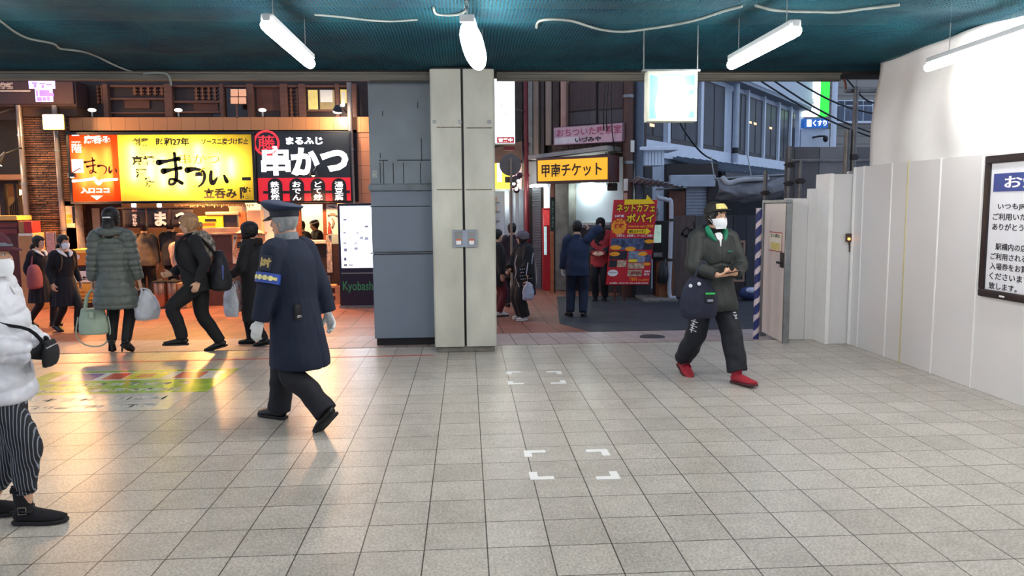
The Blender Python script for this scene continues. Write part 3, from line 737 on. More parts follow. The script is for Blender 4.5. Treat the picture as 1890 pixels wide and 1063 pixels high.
# --- the big backlit sign (red entrance panel and yellow name panel)
M_hot = mat('sign_tube_warm', 'fff4e0', emit=62, vary=0)
def backlit_sign(name, label, pl, rcs, faces, tubes, depth=.26, frame_m=M_dark, emat=None):
    u0, v0, u1, v1 = rcs
    t = thing(name, label, 'sign', pl.p((u0 + u1) / 2, v0))
    pl.frame(MB(), (u0 - .05, v0 - .05, u1 + .05, v1 + .05), .055, 0, depth + .02).build('frame', frame_m, t, bevel=.006)
    pl.slab(MB(), (u0, v0, u1, v1), -.01, .02).build('back_panel', mat('sign_inside', 'e8e4dc', rough=.8), t)
    for nm, a, b, m in faces: MB().add([pl.p(u, v, depth) for u, v in ((u0 + (u1 - u0) * a, v0), (u0 + (u1 - u0) * b, v0), (u0 + (u1 - u0) * b, v1), (u0 + (u1 - u0) * a, v1))], [(0, 1, 2, 3)]).build(nm, m, t, normals=False)
    for p, q in tubes:
        A_, B_ = (pl.p(u0 + (u1 - u0) * s_[0], v0 + (v1 - v0) * s_[1], depth - s_[2]) for s_ in (p, q))
        MB().cyl(A_, B_, .016, 8).build('tube', emat or M_hot, t)
    return t
PAs = PA.front(.26); PAb = PA.front(.21)
rS = PAs.rc(131, 248, 467, 371)
M_yface = backlit_mat('yellow_face', 'fbdc50', .12); M_rface = backlit_mat('red_face', 'd84018', .12)
fr = (219 - 131) / (467 - 131)
sgn = backlit_sign('backlit_sign', 'wide glowing red and yellow sign with brushed black lettering over the pub entrance', PA, rS,
    [('red_face', 0, fr, M_rface), ('yellow_face', fr, 1, M_yface)],
    [((x, a, .085), (x, b, .085)) for x, a, b in ((.065, .2, .8), (.13, .25, .75), (.2, .2, .8), (.34, .30, .85), (.43, .3, .72), (.5, .2, .7), (.60, .16, .78), (.70, .3, .85), (.80, .35, .70), (.88, .35, .65))])
sgn.location = sgn.location
PA.slab(MB(), PA.rc(218.5, 248, 219.5, 371), .02, .25).build('divider', M_paper, sgn)
D = .262
M_ink = mat('sign_ink', '26221c', rough=.5); M_olive = mat('sign_ink_olive', '3c3818', rough=.5); M_wl = mat('white_vinyl', 'fbf8f0', emit=.9, vary=0)
T = lambda s_, x0, y0, x1, y1, m=M_ink, off=.0, res=3: write(s_, PA, PAs.rc(x0, y0, x1, y1), m, sgn, D, off, .008, res=res)
T('創業', 245, 255, 275, 269, M_olive, .035); T('昭和27年', 288, 254, 349, 269, M_olive, .035); T('ソースニ度づけ禁止', 372, 255, 458, 267, M_olive, .03)
T('京橋', 243, 287, 286, 305, M_olive, .04); T('酒', 250, 311, 271, 328, M_olive, .04); T('房', 266, 326, 285, 345, M_olive, .04)
T('串かつ', 331, 284, 405, 303, mat('sign_ink_faint', 'c8a830', rough=.6), -.004)
T('立呑み', 376, 347, 437, 366, M_ink, .035); T('階', 443, 345, 463, 367, M_ink, .03); T('一', 447, 327, 463, 333, M_ink, .02)
# brush lettering as tapering strokes on the face
def brush(strokes, m, pl, par, d, name='brush_lettering', thick=.01):
    mb = MB()
    for pts in strokes:
        P, R = spline([V((*pl.front(d).uv(x, y), 0)) for x, y, w in pts], [w * .0114 / 2 for x, y, w in pts], 6)
        n = len(P); L_, R2 = [], []
        for i in range(n):
            t = (P[min(n - 1, i + 1)] - P[max(0, i - 1)]).normalized(); nn = V((-t.y, t.x, 0)); r = R[i][0]
            L_.append(P[i] + nn * r); R2.append(P[i] - nn * r)
        for i in range(n - 1):
            q = [L_[i], L_[i + 1], R2[i + 1], R2[i]]
            mb.hexa([pl.p(k.x, k.y, d) for k in q] + [pl.p(k.x, k.y, d + thick) for k in q])
        for e in (0, n - 1):
            c = P[e]; r = R[e][0]
            mb.prism([pl.p(c.x + r * cos(2 * pi * j / 12), c.y + r * sin(2 * pi * j / 12), d) for j in range(12)], pl.n * thick)
    return mb.build(name, m, par)
MATSUI = [[(293, 300, 8), (310, 297, 4), (330, 293, 6)], [(302, 316, 8), (318, 313, 4), (334, 310, 5)],
          [(322, 283, 4), (324, 300, 4), (326, 325, 5), (322, 338, 4), (313, 340, 3), (314, 331, 3), (325, 332, 4), (336, 338, 5)],
          [(346, 314, 8), (360, 312, 5), (374, 316, 4), (378, 326, 4), (374, 338, 3), (367, 344, 2)],
          [(390, 317, 4), (389, 330, 5), (393, 338, 6), (401, 328, 2)], [(414, 324, 3), (417, 331, 5), (419, 335, 5)]]
MATSUI = [[(x, y, w * 1.35) for x, y, w in st] for st in MATSUI]
for g in (MATSUI[:3], MATSUI[3:4], MATSUI[4:5], MATSUI[5:]): brush(g, M_ink, PA, sgn, D)
small = [[(157 + (x - 293) * .465, 280 + (y - 283) * .50 + 11, w * .42) for x, y, w in st] for st in MATSUI]
for g in (small[:3], small[3:4], small[4:5], small[5:]): brush(g, M_ink, PA, sgn, D, 'small_brush_lettering')
T('二', 132, 249, 148, 263, M_wl, .0); T('階', 133, 265, 151, 282, M_wl, .0)
T('席呑み', 155, 250, 204, 265, M_wl, .04); T('入口ココ', 149, 346, 202, 357, M_wl, .05)
PA.slab(MB(), PAs.rc(133, 294, 154, 319), D, D + .006).build('white_patch', M_wl, sgn)
PA.poly(MB(), [PAs.uv(168, 361), PAs.uv(190, 361), PAs.uv(179, 369)], D, D + .006).build('arrow', M_wl, sgn)
brush([[(135, 334, 5), (150, 333, 4), (172, 330, 5)], [(174, 328, 4), (182, 338, 7), (190, 333, 5), (216, 331, 4)]], M_wl, PA, sgn, D, 'white_brush_lettering')

# --- the black and red skewer sign
rB = PAb.rc(475, 246, 646, 371)
sb = thing('shop_sign', 'black and red sign with big white brush lettering above the kitchen window', 'sign', PA.p((rB[0] + rB[2]) / 2, rB[1]))
PA.slab(MB(), (rB[0] - .04, rB[1] - .05, rB[2] + .03, rB[3] + .05), 0, .2).build('box', M_dark, sb, bevel=.01)
vm = PAb.uv(560, 328)[1]
PA.slab(MB(), (rB[0], vm, rB[2], rB[3]), .2, .215).build('black_face', mat('sign_black', '23262b', rough=.35, emit=.12, vary=.06), sb)
PA.slab(MB(), (rB[0], rB[1], rB[2], vm), .2, .215).build('red_face', mat('sign_red', 'd0202c', rough=.4, emit=.55, vary=.05), sb)
M_glw = mat('lit_white_lettering', 'fdfdfd', emit=1.3, vary=0); M_glr = mat('lit_red_lettering', 'e0303a', emit=.9, vary=0)
B_ = lambda s_, x0, y0, x1, y1, m=M_glw, off=.0, d=.216: write(s_, PA, PAb.rc(x0, y0, x1, y1), m, sb, d, off, .008)
B_('まるふじ', 528, 253, 596, 267, M_glw, .04)
B_('串', 482, 270, 536, 324, M_glw, .035); B_('か', 537, 272, 590, 324, M_glw, .05); B_('つ', 591, 277, 643, 317, M_glw, .06)
cx, cy = PAb.uv(492, 264); ro = .235
mbr = MB(); rs_ = [[PA.p(cx + (ro + e) * cos(2 * pi * j / 40), cy + (ro + e) * sin(2 * pi * j / 40), dd) for e, dd in ((-.022, .216), (.022, .216), (.022, .224), (-.022, .224))] for j in range(40)]
mbr.rings(rs_, cap=False, close=True); mbr.build('red_ring', M_glr, sb); B_('藤', 476, 250, 508, 278, M_glr, .005, .2165)
PA.slab(MB(), PAb.rc(486, 352, 646, 357), .216, .222).build('skewer', M_dark, sb)
for px, s_ in ((508, '鉄\n板\n焼'), (548, 'お\nで\nん'), (587, 'ど\nて\n焼'), (626, '湯\n豆\n腐')):
    u, v = PAb.uv(px, 345); w = .145; vt = PAb.uv(px, 340)[1]; hh = .14
    poly = [(u - w, rB[1]), (u + w, rB[1])] + [(u + w * cos(pi * j / 12), vt - .02 + hh * sin(pi * j / 12)) for j in range(13)]
    PA.poly(MB(), poly, .2155, .226).build('black_tab', mat('tab_black', '1a1618', rough=.4), sb)
    B_(s_, px - 8, 335, px + 8, 369.5, M_glw, .012, .227)

# --- lamps of the front
def spot_on_band(px, py, label):
    p = PA.at(px, py, .02)
    t = thing('uplight', label, 'lamp', p, group='small white lamps along the tile band')
    MB().cyl(p + V((0, 0, -.09)), p + V((0, 0, .02)), .018, 10).build('stem', M_steel, t)
    MB().lathe([(.012, .0), (.07, .02), (.075, .05), (.04, .07), (.001, .075)], p + V((0, 0, .0)), 16).build('head', mat('lamp_head_glow', 'fff0e0', emit=2.2, vary=0), t)
for px, lab in ((171, 'small white lamp on the tile band above the red entrance sign'), (330, 'small white lamp on the tile band above the middle of the yellow sign'), (485, 'small white lamp on the tile band above the seam of yellow and black signs')):
    spot_on_band(px, 207, lab)
p = PA.at(122, 230, .5)
fl = thing('floodlight', 'blazing warm floodlight at the top of the stone pier', 'lamp', p)
MB().obox(p + V((0, .08, 0)), (.42, .06, .32)).build('housing', M_dark, fl, bevel=.01)
MB().obox(p + V((0, .03, 0)), (.38, .04, .28)).build('lens', mat('flood_lens', 'ffc456', emit=14, vary=0), fl, bevel=.01)
MB().cyl(p + V((0, .1, 0)), PA.at(122, 222, 0), .02, 8).build('arm', M_dark, fl)
lamp('flood_light', p + V((0, -.12, 0)), 110, (1, .60, .24), fl, .1)
p = PA.at(630, 210, .45)
fl = thing('floodlight', 'bright white spotlight shining down on the tile band beside the right drainpipe', 'lamp', p)
MB().lathe([(.02, .12), (.06, .1), (.10, 0), (.001, 0)], p, 16, (V((.2, -.4, 1))).normalized()).build('shade', M_dark, fl)
MB().ball(p + V((0, 0, -.01)), (.09, .09, .04)).build('lens', mat('spot_lens', 'fff8ec', emit=16, vary=0), fl)
MB().ball(p + V((.1, .05, .13)), .04).build('bulb', mat('spot_lens', 'fff8ec'), fl)
MB().tube([p + V((0, 0, .1)), p + V((.05, .2, .15)), PA.at(634, 204, -.3)], .014, 8).build('arm', M_dark, fl)
lamp('spot_light', p + V((0, -.02, -.08)), 50, (1, .82, .62), fl, .06)
for px, py, lab in ((10, 232, 'black cone spotlight at the far left under the maroon signboard'), (25, 303, 'small black spotlight on the shop front left of the stone pier')):
    p = PA.at(px, py, .5); k = 1 if py < 260 else .7
    s_ = thing('spotlight', lab, 'lamp', p)
    ax = V((.45, .25, .85)).normalized()
    MB().lathe([(.13 * k, -.02), (.11 * k, .06), (.05 * k, .18), (.03 * k, .24), (.001, .24)], p, 18, ax).build('shade', M_dark, s_)
    MB().lathe([(.001, -.01), (.115 * k, -.012), (.115 * k, -.03), (.001, -.035)], p, 18, ax).build('lens', mat('spot_lens_soft', 'fff0dc', emit=5, vary=0), s_)
    MB().tube([p + ax * .2, p + V((.25, .3, .3)), p + V((.3, .9, .3))], .016, 8).build('arm', M_dark, s_)
    lamp('spot_lamp', p - ax * .1, 25, (1, .7, .42), s_, .08)
# four-square paper plaque on a stalk
mp = thing('menu_plaque', 'four-pane pale orange plaque on a stalk above the yellow sign', 'plaque', PA.at(438, 215, .0))
for a, b, c, d in ((427, 165, 440, 178), (442, 165, 455, 178), (427, 180, 440, 192), (442, 180, 455, 192)):
    PA.slab(MB(), PA.rc(a, b, c, d), .02, .05).build('pane', mat('peach_pane', 'f0b088', emit=.35, vary=.05), mp, bevel=.003)
PA.slab(MB(), PA.rc(426, 164, 456, 193), 0, .019).build('backing', M_dark, mp)
MB().cyl(PA.at(437, 193, .01), PA.at(438, 218, .01), .018, 8).build('stalk', M_post, mp)

# --- ground floor: interior room shell of the pub and the kitchen
room = MB()
xa, xb = -8.4, PA.uv(648, 300)[0]; zc = 2.25
room.box((-13, 19.4, GS), (xb, 19.5, 2.4)); room.box((-13, YA + .1, zc), (xb, 19.5, zc + .1)); room.box((-13.1, YA, GS), (-13, 19.5, 2.4)); room.box((xb, YA + .05, GS), (xb + .1, 19.5, 2.4))
room.build('interior_walls', mat('pub_interior', '6b452e', rough=.7, vary=.25, scale=2), bA)
MB().box((-13, YA, GS - .02), (xb, 19.5, GS + .006)).build('interior_floor', mat('pub_floor', '6a4434', rough=.5, vary=.2), bA)
pa('sign_backing', 108, 240, 660, 374, mat('fascia_dark', '1e1614', rough=.7), -.5, -.02)
lamp('pub_light', (-7.3, 17.4, 2.0), 95, (1, .62, .32), None, .25)
lamp('pub_light', (-5.3, 17.2, 2.0), 95, (1, .62, .32), None, .25)
lamp('pub_light', (-11.0, 17.5, 2.0), 70, (1, .66, .34), None, .25)
for nm, x in (('a', -7.3), ('b', -5.3), ('c', -11.0)):
    t = thing('pendant_lamp', {'a': 'warm pendant bulb inside the pub behind the dark curtain left end', 'b': 'warm pendant bulb inside the pub above the counter', 'c': 'warm pendant bulb inside the shop left of the stone pier'}[nm], 'lamp', (x, 17.3, 2.12))
    MB().cyl((x, 17.3, 2.12), (x, 17.3, zc), .006, 6).build('cord', M_black, t); MB().ball((x, 17.3, 2.10), .05).build('bulb', mat('warm_bulb', 'ffd9a0', emit=14, vary=0), t)
# left shop: globe lamps, posts, screens, crates
for i, (px, py, lab) in enumerate(((2, 353, 'round glowing bulb at the very left edge of the shop interior'), (35, 355, 'round glowing bulb highest beside the stone pier'), (14, 367, 'smallest round glowing bulb in the left shop'), (29, 369, 'round glowing bulb lowest beside the stone pier'))):
    p = aty(px, py, 17.0); t = thing('globe_lamp', lab, 'lamp', p, group='globe lamps in the left shop')
    MB().ball(p, .065 if i != 2 else .045).build('bulb', mat('globe_glow', 'ffd27a', emit=9, vary=0), t); MB().cyl(p, p + V((0, 0, 2.25 - p.z)), .005, 6).build('cord', M_black, t)
sc = thing('shop_partition', 'dark timber posts with cream screens in the left shop', 'partition', aty(10, 400, 16.6))
PS = Pl((0, 16.6, 0))
for a, b in ((5, 14), (32, 37)): PS.slab(MB(), PS.rc(a, 330, b, 410), 0, .1).build('post', M_wood, sc)
PS.slab(MB(), PS.rc(-40, 330, 40, 340), .0, .12).build('beam', M_wood, sc)
PS.slab(MB(), PS.rc(-30, 362, 36, 400), -.2, -.17).build('screen', mat('shop_screen', 'c89a58', rough=.7, vary=.1), sc)
rail = MB()
for px in range(26, 42, 3): PS.slab(rail, PS.rc(px, 366 + (40 - px), px + 1.2, 410), .12, .15)
rail.build('banister', M_wood, sc)
yb = thing('counter_board', 'long yellow topped board on the stacked crates at far left', 'counter', aty(15, 408, 15.0))
Pc = Pl((0, 15.0, 0))
Pc.slab(MB(), Pc.rc(-60, 398, 31, 407), -.5, 0).build('board', mat('yellow_wood', 'e0a850', rough=.4, vary=.1), yb, bevel=.008)
cc = thing('stacked_cabinet', 'dark red wooden cabinet under the yellow board at far left', 'cabinet', aty(10, 560, 15.05))
r = Pc.rc(-60, 408, 34, 430)
Pc.slab(MB(), (r[0], GS, r[2], r[3]), -.5, -.05).build('body', mat('maroon_wood', '4e1c18', rough=.5, vary=.2), cc, bevel=.008)
for y0, y1 in ((412, 420), (423, 432)): Pc.slab(MB(), Pc.rc(-55, y0, 30, y1), -.05, -.03).build('panel', mat('maroon_wood2', '6e261e', rough=.45, vary=.15), cc, bevel=.004)
for i, (x0, y0, x1, m, lab) in enumerate(((34, 408, 44, mat('tan_carton', 'a8784c', rough=.8), 'narrow tan carton standing beside the dark red cabinet'), (44, 408, 59, M_redp, 'bright red box on the cartons in front of the stone pier'))):
    r = Pc.rc(x0, y0, x1, 430)
    tag(Pc.slab(MB(), (r[0], r[1], r[2], r[3]), -.3, .0).build('box', m, bevel=.006), lab, 'box')
for (x0, x1, lab) in ((34, 62, 'tan cardboard carton under the red box by the stone pier'),):
    t = thing('carton', lab, 'box', Pc.at(50, 540))
    r = Pc.rc(x0, 430, x1, 475); Pc.slab(MB(), (r[0], GS, r[2], r[3]), -.4, .0).build('body', mat('tan_carton2', 'b08458', rough=.8, vary=.1), t, bevel=.006)
    Pc.slab(MB(), Pc.rc(x0 + 1, 431, x1 - 1, 435), .0, .004).build('tape', M_paper, t)
rp_ = thing('banner_stand', 'pink paper banner on a frame between the two schoolgirls', 'banner', Pc.at(88, 520))
Pc.slab(MB(), Pc.rc(80, 430, 95, 470), -.12, -.10).build('banner', mat('pink_paper', 'c89a90', rough=.7, vary=.3, scale=20), rp_)
for px in (80, 95): MB().cyl(Pc.at(px, 428, -.12), Pc.at(px, 428, -.12) * V((1, 1, 0)) + V((0, 0, GS)), .012, 6).build('pole', M_steel, rp_)
# poster pillar left of the pub entrance
po = thing('poster_column', 'white poster column with beer posters left of the pub entrance', 'poster column', PA.at(132, 540, .1))
PA.slab(MB(), (PA.uv(119, 420)[0], GS, PA.uv(141, 420)[0], PA.uv(130, 372)[1]), -.3, .0).build('column', mat('poster_grey', 'b8aca4', rough=.6, vary=.25, scale=14), po)
PA.slab(MB(), PA.rc(122, 380, 138, 420), .0, .008).build('poster', mat('beer_poster', 'd8b8a0', rough=.5, vary=.3, scale=8), po)
for q in ((123, 396, 133, 402), (123, 404, 132, 412)): PA.slab(MB(), PA.rc(*q), .008, .012).build('yellow_print', M_yel, po)
PA.slab(MB(), PA.rc(134, 381, 138, 412), .008, .012).build('dark_print', M_dark, po)
# entrance fittings seen between
ef = thing('entrance_screen', 'dark entrance frame with tall white plates beside the pub curtain', 'screen', PA.at(165, 540, -.3))
Pe = Pl((0, 16.2, 0))
Pe.slab(MB(), (Pe.uv(141, 420)[0], 1.05, Pe.uv(225, 420)[0], Pe.uv(160, 374)[1]), -.1, -.05).build('panel', M_wood, ef)
for a, b in ((146, 157), (170, 184)): Pe.slab(MB(), Pe.rc(a, 384, b, 448), -.05, -.02).build('plate', mat('plate_grey', 'a89a8e', rough=.5), ef, bevel=.004)
for q in ((149, 388, 154, 406), (149, 418, 155, 438)): Pe.slab(MB(), Pe.rc(*q), -.02, -.015).build('print', M_dark, ef)
# yellow counter stand with boards
yc = thing('ticket_counter', 'orange topped counter with price boards between the schoolgirl and the grey coat woman', 'counter', aty(165, 560, 15.2))
Py = Pl((0, 15.2, 0))
r = Py.rc(132, 461, 196, 490); Py.slab(MB(), (r[0], r[1], r[2], r[3]), -.5, 0).build('box', M_orange, yc, bevel=.01)
Py.slab(MB(), Py.rc(130, 460, 198, 467), -.5, .03).build('top', mat('yellow_top', 'f0c050', rough=.4), yc, bevel=.005)
MB().lathe([(.001, .001), (.055, .001), (.055, .006), (.001, .006)], Py.at(142, 474), 18, Py.n).build('seal', M_paper, yc)
r = Py.rc(134, 491, 194, 555); Py.slab(MB(), (r[0], GS, r[2], r[3]), -.45, -.03).build('base', M_wood, yc)
ba = thing('price_board', 'white and orange price board with dark print under the counter', 'board', Py.at(162, 557, .02))
Py.slab(MB(), Py.rc(136, 500, 190, 521), .0, .02).build('white_board', M_paper, ba)
Py.slab(MB(), Py.rc(132, 523, 190, 558), .02, .05).build('orange_board', M_yel, ba)
write('立ちのみ', Py, Py.rc(152, 509, 187, 516), M_black, ba, .021, .04, .002)
write('営業', Py, Py.rc(145, 530, 155, 533), mat('ink_red', '9a2a1c'), ba, .051, .02, .002)
for y in (537, 544): write('17:00～22:00', Py, Py.rc(145, y, 180, y + 4), mat('ink_red', '9a2a1c'), ba, .051, .02, .002)
write('まつい', Py, Py.rc(152, 551, 178, 556.5), M_black, ba, .051, .05, .002)
# noren curtain
Pn = Pl((0, 15.55, 0))
nr = thing('shop_curtain', 'short black split curtain with white lettering hung under the yellow sign', 'curtain', Pn.at(290, 420))
r = Pn.rc(226, 385, 358, 420)
n_ = 3
for i in range(n_):
    a = r[0] + (r[2] - r[0]) * i / n_ + .012; b = r[0] + (r[2] - r[0]) * (i + 1) / n_ - .012
    MB().grid(lambda u, v: Pn.p(a + (b - a) * u, r[1] + (r[3] - r[1]) * v, .015 * sin(u * 9 + i) * (1 - v)), 12, 4, (0, .006, 0)).build('curtain_panel', mat('noren_black', '181420', rough=.8), nr, sharp=180)
MB().cyl(Pn.p(r[0] - .1, r[3] + .01, 0), Pn.p(r[2] + .1, r[3] + .01, 0), .016, 8).build('rod', M_wood, nr)
M_nw = mat('noren_white', 'e8e2dc', rough=.8)
write('ま', Pn, Pn.rc(286, 391, 308, 417), M_nw, nr, .02, .05, .004); write('つ', Pn, Pn.rc(325, 392, 343, 413), M_nw, nr, .02, .04, .004)
write('松\n竹\n梅', Pn, Pn.rc(245, 395, 254, 417), M_nw, nr, .02, .03, .004); write('清酒', Pn, Pn.rc(244, 387, 254, 391), mat('noren_red', 'd8948c'), nr, .02, .02, .004)
for i, (px, lab) in enumerate(((247, 'small white lamp over the left end of the black curtain'), (294, 'small white lamp over the big curtain lettering'))):
    tag(MB().obox(aty(px, 379, 15.5), (.08, .06, .07)).build('soffit_lamp', mat('soffit_glow', 'fff6e4', emit=5, vary=0), bevel=.01), lab, 'lamp')
fr_ = MB(); rr = random.Random(9)
for i in range(46):
    px = 322 + i * 3.2; Pn.slab(fr_, Pn.rc(px, 377, px + rr.uniform(1, 2.6), 377 + rr.uniform(2, 6)), .0, .02)
fr_.box((Pn.uv(226, 377)[0], 15.52, Pn.uv(226, 378)[1] + .02), (Pn.uv(470, 377)[0], 15.6, Pn.uv(226, 375.5)[1] + .02))
tag(fr_.build('price_tag_strip', mat('tag_strip', '8a7658', rough=.7, vary=.4, scale=50)), 'strip of tiny hanging price slips under the yellow sign', 'price slips')
# serving counter
Pk = Pl((0, 15.3, 0))
ct = thing('serving_counter', 'brown wood serving counter behind the blond walker', 'counter', Pk.at(410, 555))
r = Pk.rc(328, 433, 477, 485)
Pk.slab(MB(), (r[0], GS, r[2], r[3]), -.7, 0).build('body', M_counter, ct, bevel=.006)
Pk.slab(MB(), Pk.rc(326, 430, 480, 434), -.75, .05).build('top', mat('counter_top', '8a6250', rough=.35, vary=.15), ct, bevel=.006)
for y in (485, 521): Pk.slab(MB(), Pk.rc(328, y, 477, y + 1.5), 0, .008).build('seam', M_wood, ct)
r = Pk.rc(372, 420, 452, 431); tag(Pk.slab(MB(), r, -.5, -.05).build('steel_tray', mat('counter_glass', '8c7464', rough=.3, vary=.2), bevel=.01), 'wide grey serving tray on the wooden counter under the yellow box', 'tray')
yx = thing('warming_cabinet', 'bright yellow food warming box on the serving counter', 'food warmer', Pk.at(388, 420, -.2))
r = Pk.rc(362, 399, 408, 420); Pk.slab(MB(), r, -.45, -.1).build('body', mat('bright_yellow', 'f8c820', rough=.4, emit=.45, vary=.05), yx, bevel=.01)
Pk.slab(MB(), Pk.rc(375, 404, 396, 409), -.1, -.09).build('window', M_dark, yx); Pk.slab(MB(), Pk.rc(369, 412, 394, 417), -.1, -.09).build('orange_label', mat('label_orange', 'e0561c', rough=.5, emit=.2), yx)
Pk.slab(MB(), Pk.rc(408, 397, 433, 420), -.45, -.14).build('dark_end', mat('warmer_dark', '3a2c28', rough=.3), yx, bevel=.01)
Pk.slab(MB(), Pk.rc(376, 391, 438, 397), -.5, -.08).build('lid', mat('peach_lid', 'e8b890', rough=.5), yx, bevel=.012)
for i, (q, m, lab) in enumerate((((420, 381, 445, 392), mat('carton_peach', 'd8a078', rough=.7), 'peach carton on top of the yellow warming box lid'), ((438, 391, 452, 432), mat('carton_orange', 'c87038', rough=.7), 'orange carton standing right of the yellow warming box'), ((453, 388, 480, 433), mat('carton_tan', 'c09a7c', rough=.7, vary=.08), 'tall tan carton left of the guard cap on the counter'))):
    tag(Pk.slab(MB(), Pk.rc(*q), -.4 + .05 * i, -.1).build('box', m, bevel=.008), lab, 'box')
for i, px in enumerate((452, 470)):
    c = Pk.at(px, 430, -.02); tag(MB().lathe([(.17, 0), (.17, .01), (.10, .045), (.05, .09), (.004, .13)], c, 20).build('straw_hat_cover', mat('cream_cone', 'e8c898', rough=.7)), ('left' if i == 0 else 'right') + ' one of two cream cone covers on the counter edge behind the guard', 'food cover')
ps = thing('poster', 'orange sunburst poster with black lettering on the counter front', 'poster', Pk.at(443, 484, .0))
r = Pk.rc(429, 432, 477, 486); Pk.slab(MB(), r, .01, .015).build('sheet', mat('poster_cream', 'dcc8a8', rough=.6), ps)
su = MB(); u0, v0 = Pk.uv(430, 470)
for k in range(7):
    a0 = radians(-70 + k * 26); a1 = a0 + radians(13); L = .42
    q = [(u0, v0), (u0 + L * cos(a0), v0 + L * sin(a0)), (u0 + L * cos(a1), v0 + L * sin(a1))]
    q = [(min(max(u, r[0]), r[2]), min(max(v, r[1]), r[3])) for u, v in q]; Pk.poly(su, q, .015, .017)
su.build('sunburst', mat('burst_orange', 'd8782c', rough=.6), ps)
write('まついのお店', Pk, Pk.rc(432, 436, 470, 442), M_black, ps, .018, .03, .002); write('串', Pk, Pk.rc(438, 445, 450, 460), M_black, ps, .018, .05, .002); write('酒', Pk, Pk.rc(455, 446, 468, 462), M_black, ps, .018, .05, .002); write('飲み放題', Pk, Pk.rc(440, 466, 470, 476), M_black, ps, .018, .04, .002)
# stainless bins
for px, lab in ((297, 'left one of the two steel drums before the counter'), (322, 'right one of the two steel drums before the counter')):
    b = atz(px, 556, GS); b.y = 15.1; b.x = aty(px, 540, 15.1).x; b.z = GS
    t = thing('steel_drum', lab, 'bin', b)
    MB().lathe([(.125, .0), (.135, .02), (.135, .5), (.13, .51)], b, 22).build('body', mat('copper_steel', 'a87860', rough=.25, metal=.85, vary=.1), t)
    MB().lathe([(.14, .5), (.14, .53), (.05, .55), (.04, .57), (.001, .57)], b, 22).build('lid', M_dark, t); MB().lathe([(.137, 0), (.137, .03), (.001, .03)], b, 22).build('base_ring', M_dark, t)
tag(MB().obox((aty(343, 540, 15.15).x, 15.1, GS + .25), (.16, .3, .5)).build('box', mat('tan_carton2', 'b08458'), bevel=.01), 'tan box standing between the drums and the wooden counter', 'box')
# kitchen window
Pw = Pl((0, 15.75, 0))
kw = thing('kitchen_window', 'timber framed kitchen window under the black sign with bright white room', 'window', Pw.at(575, 550))
fm = MB()
for a, b in ((546, 555), (596, 603)): Pw.slab(fm, Pw.rc(a, 373, b, 445), -.12, 0)
fm.build('mullion', M_woodm, kw, bevel=.006)
Pw.slab(MB(), Pw.rc(480, 373, 655, 377), -.12, .02).build('head_rail', M_woodm, kw, bevel=.006)
Pw.slab(MB(), Pw.rc(480, 444, 603, 450), -.2, .1).build('sill', mat('pale_sill', 'c8b8a8', rough=.4), kw, bevel=.006)
r = Pw.rc(480, 451, 655, 552); Pw.slab(MB(), (r[0], GS, r[2], r[3]), -.15, -.02).build('lower_panel', M_wood, kw)
Pw.slab(MB(), Pw.rc(480, 378, 546, 444), -.10, -.09).build('frosted_pane', mat('frosted', 'd8ccb8', rough=.6, vary=.1, emit=.25), kw)
ki = thing('kitchen_wall', 'bright cream kitchen back wall behind the two cooks', 'wall', (PA.uv(575, 400)[0], 18.2, GS))
ki['kind'] = 'structure'
MB().box((-5.2, 18.2, GS), (-2.5, 18.26, 2.2)).build('panel', mat('kitchen_cream', 'efe6c8', rough=.6, vary=.04), ki)
lamp('kitchen_light', (-3.7, 17.5, 2.0), 60, (1, .93, .75), None, .3)
# notices right of the window, bottle, crate
nt_ = thing('notice_sheets', 'tall white poster sheets with grey sketches right of the kitchen window', 'poster', Pw.at(614, 440, .01))
Pw.slab(MB(), Pw.rc(603, 376, 625, 432), 0, .012).build('sheet', mat('sketch_paper', 'd8d4cc', rough=.6, vary=.25, scale=22), nt_)
brush([[(606, 398, 3), (614, 395, 5), (622, 399, 3)], [(613, 403, 2), (616, 410, 4), (613, 420, 3)], [(607, 381, 2), (618, 383, 3)]], mat('sketch_grey', '6a6a68'), Pw, nt_, .012, 'sketch')
Pw.slab(MB(), Pw.rc(603, 434, 613, 503), 0, .012).build('strip', mat('photo_strip', '9a9088', rough=.6, vary=.6, scale=16), nt_)
bt = aty(608, 432, 15.70); bt.z = Pw.uv(608, 432)[1]
tag(MB().lathe([(.035, 0), (.036, .13), (.014, .18), (.014, .24), (.016, .26), (.001, .26)], bt, 14).build('bottle', mat('red_white_bottle', 'c83c30', rough=.3, vary=.4, scale=12)), 'red and white bottle hanging before the poster sheets', 'bottle')
cr = thing('beer_crate', 'orange plastic bottle crate on the pavement beside the black menu stand', 'crate', atz(610, 556, GS))
c0 = Pl((0, 15.25, 0)); r = c0.rc(590, 527, 627, 556); r = (r[0], GS, r[2], r[3])
M_cr = mat('crate_orange', 'd89868', rough=.5, vary=.1)
h_ = r[3] - r[1]
c0.slab(MB(), (r[0], GS, r[2], GS + h_ * .2), -.3, 0).build('bottom_band', M_cr, cr, bevel=.004)
c0.slab(MB(), (r[0], GS + h_ * .42, r[2], GS + h_ * .58), -.3, 0).build('middle_band', M_cr, cr, bevel=.004)
c0.slab(MB(), (r[0] - .01, GS + h_ * .86, r[2] + .01, r[3]), -.31, .01).build('rim', M_cr, cr, bevel=.004)
for a, b in ((r[0], r[0] + .05), (r[2] - .09, r[2])): c0.slab(MB(), (a, GS, b, r[3]), -.3, .004).build('corner_post', M_cr, cr, bevel=.003)
c0.slab(MB(), (r[0] + .02, GS + .02, r[2] - .02, r[3] - .03), -.28, -.02).build('dark_inside', mat('crate_inside', '4a1814', rough=.6), cr)
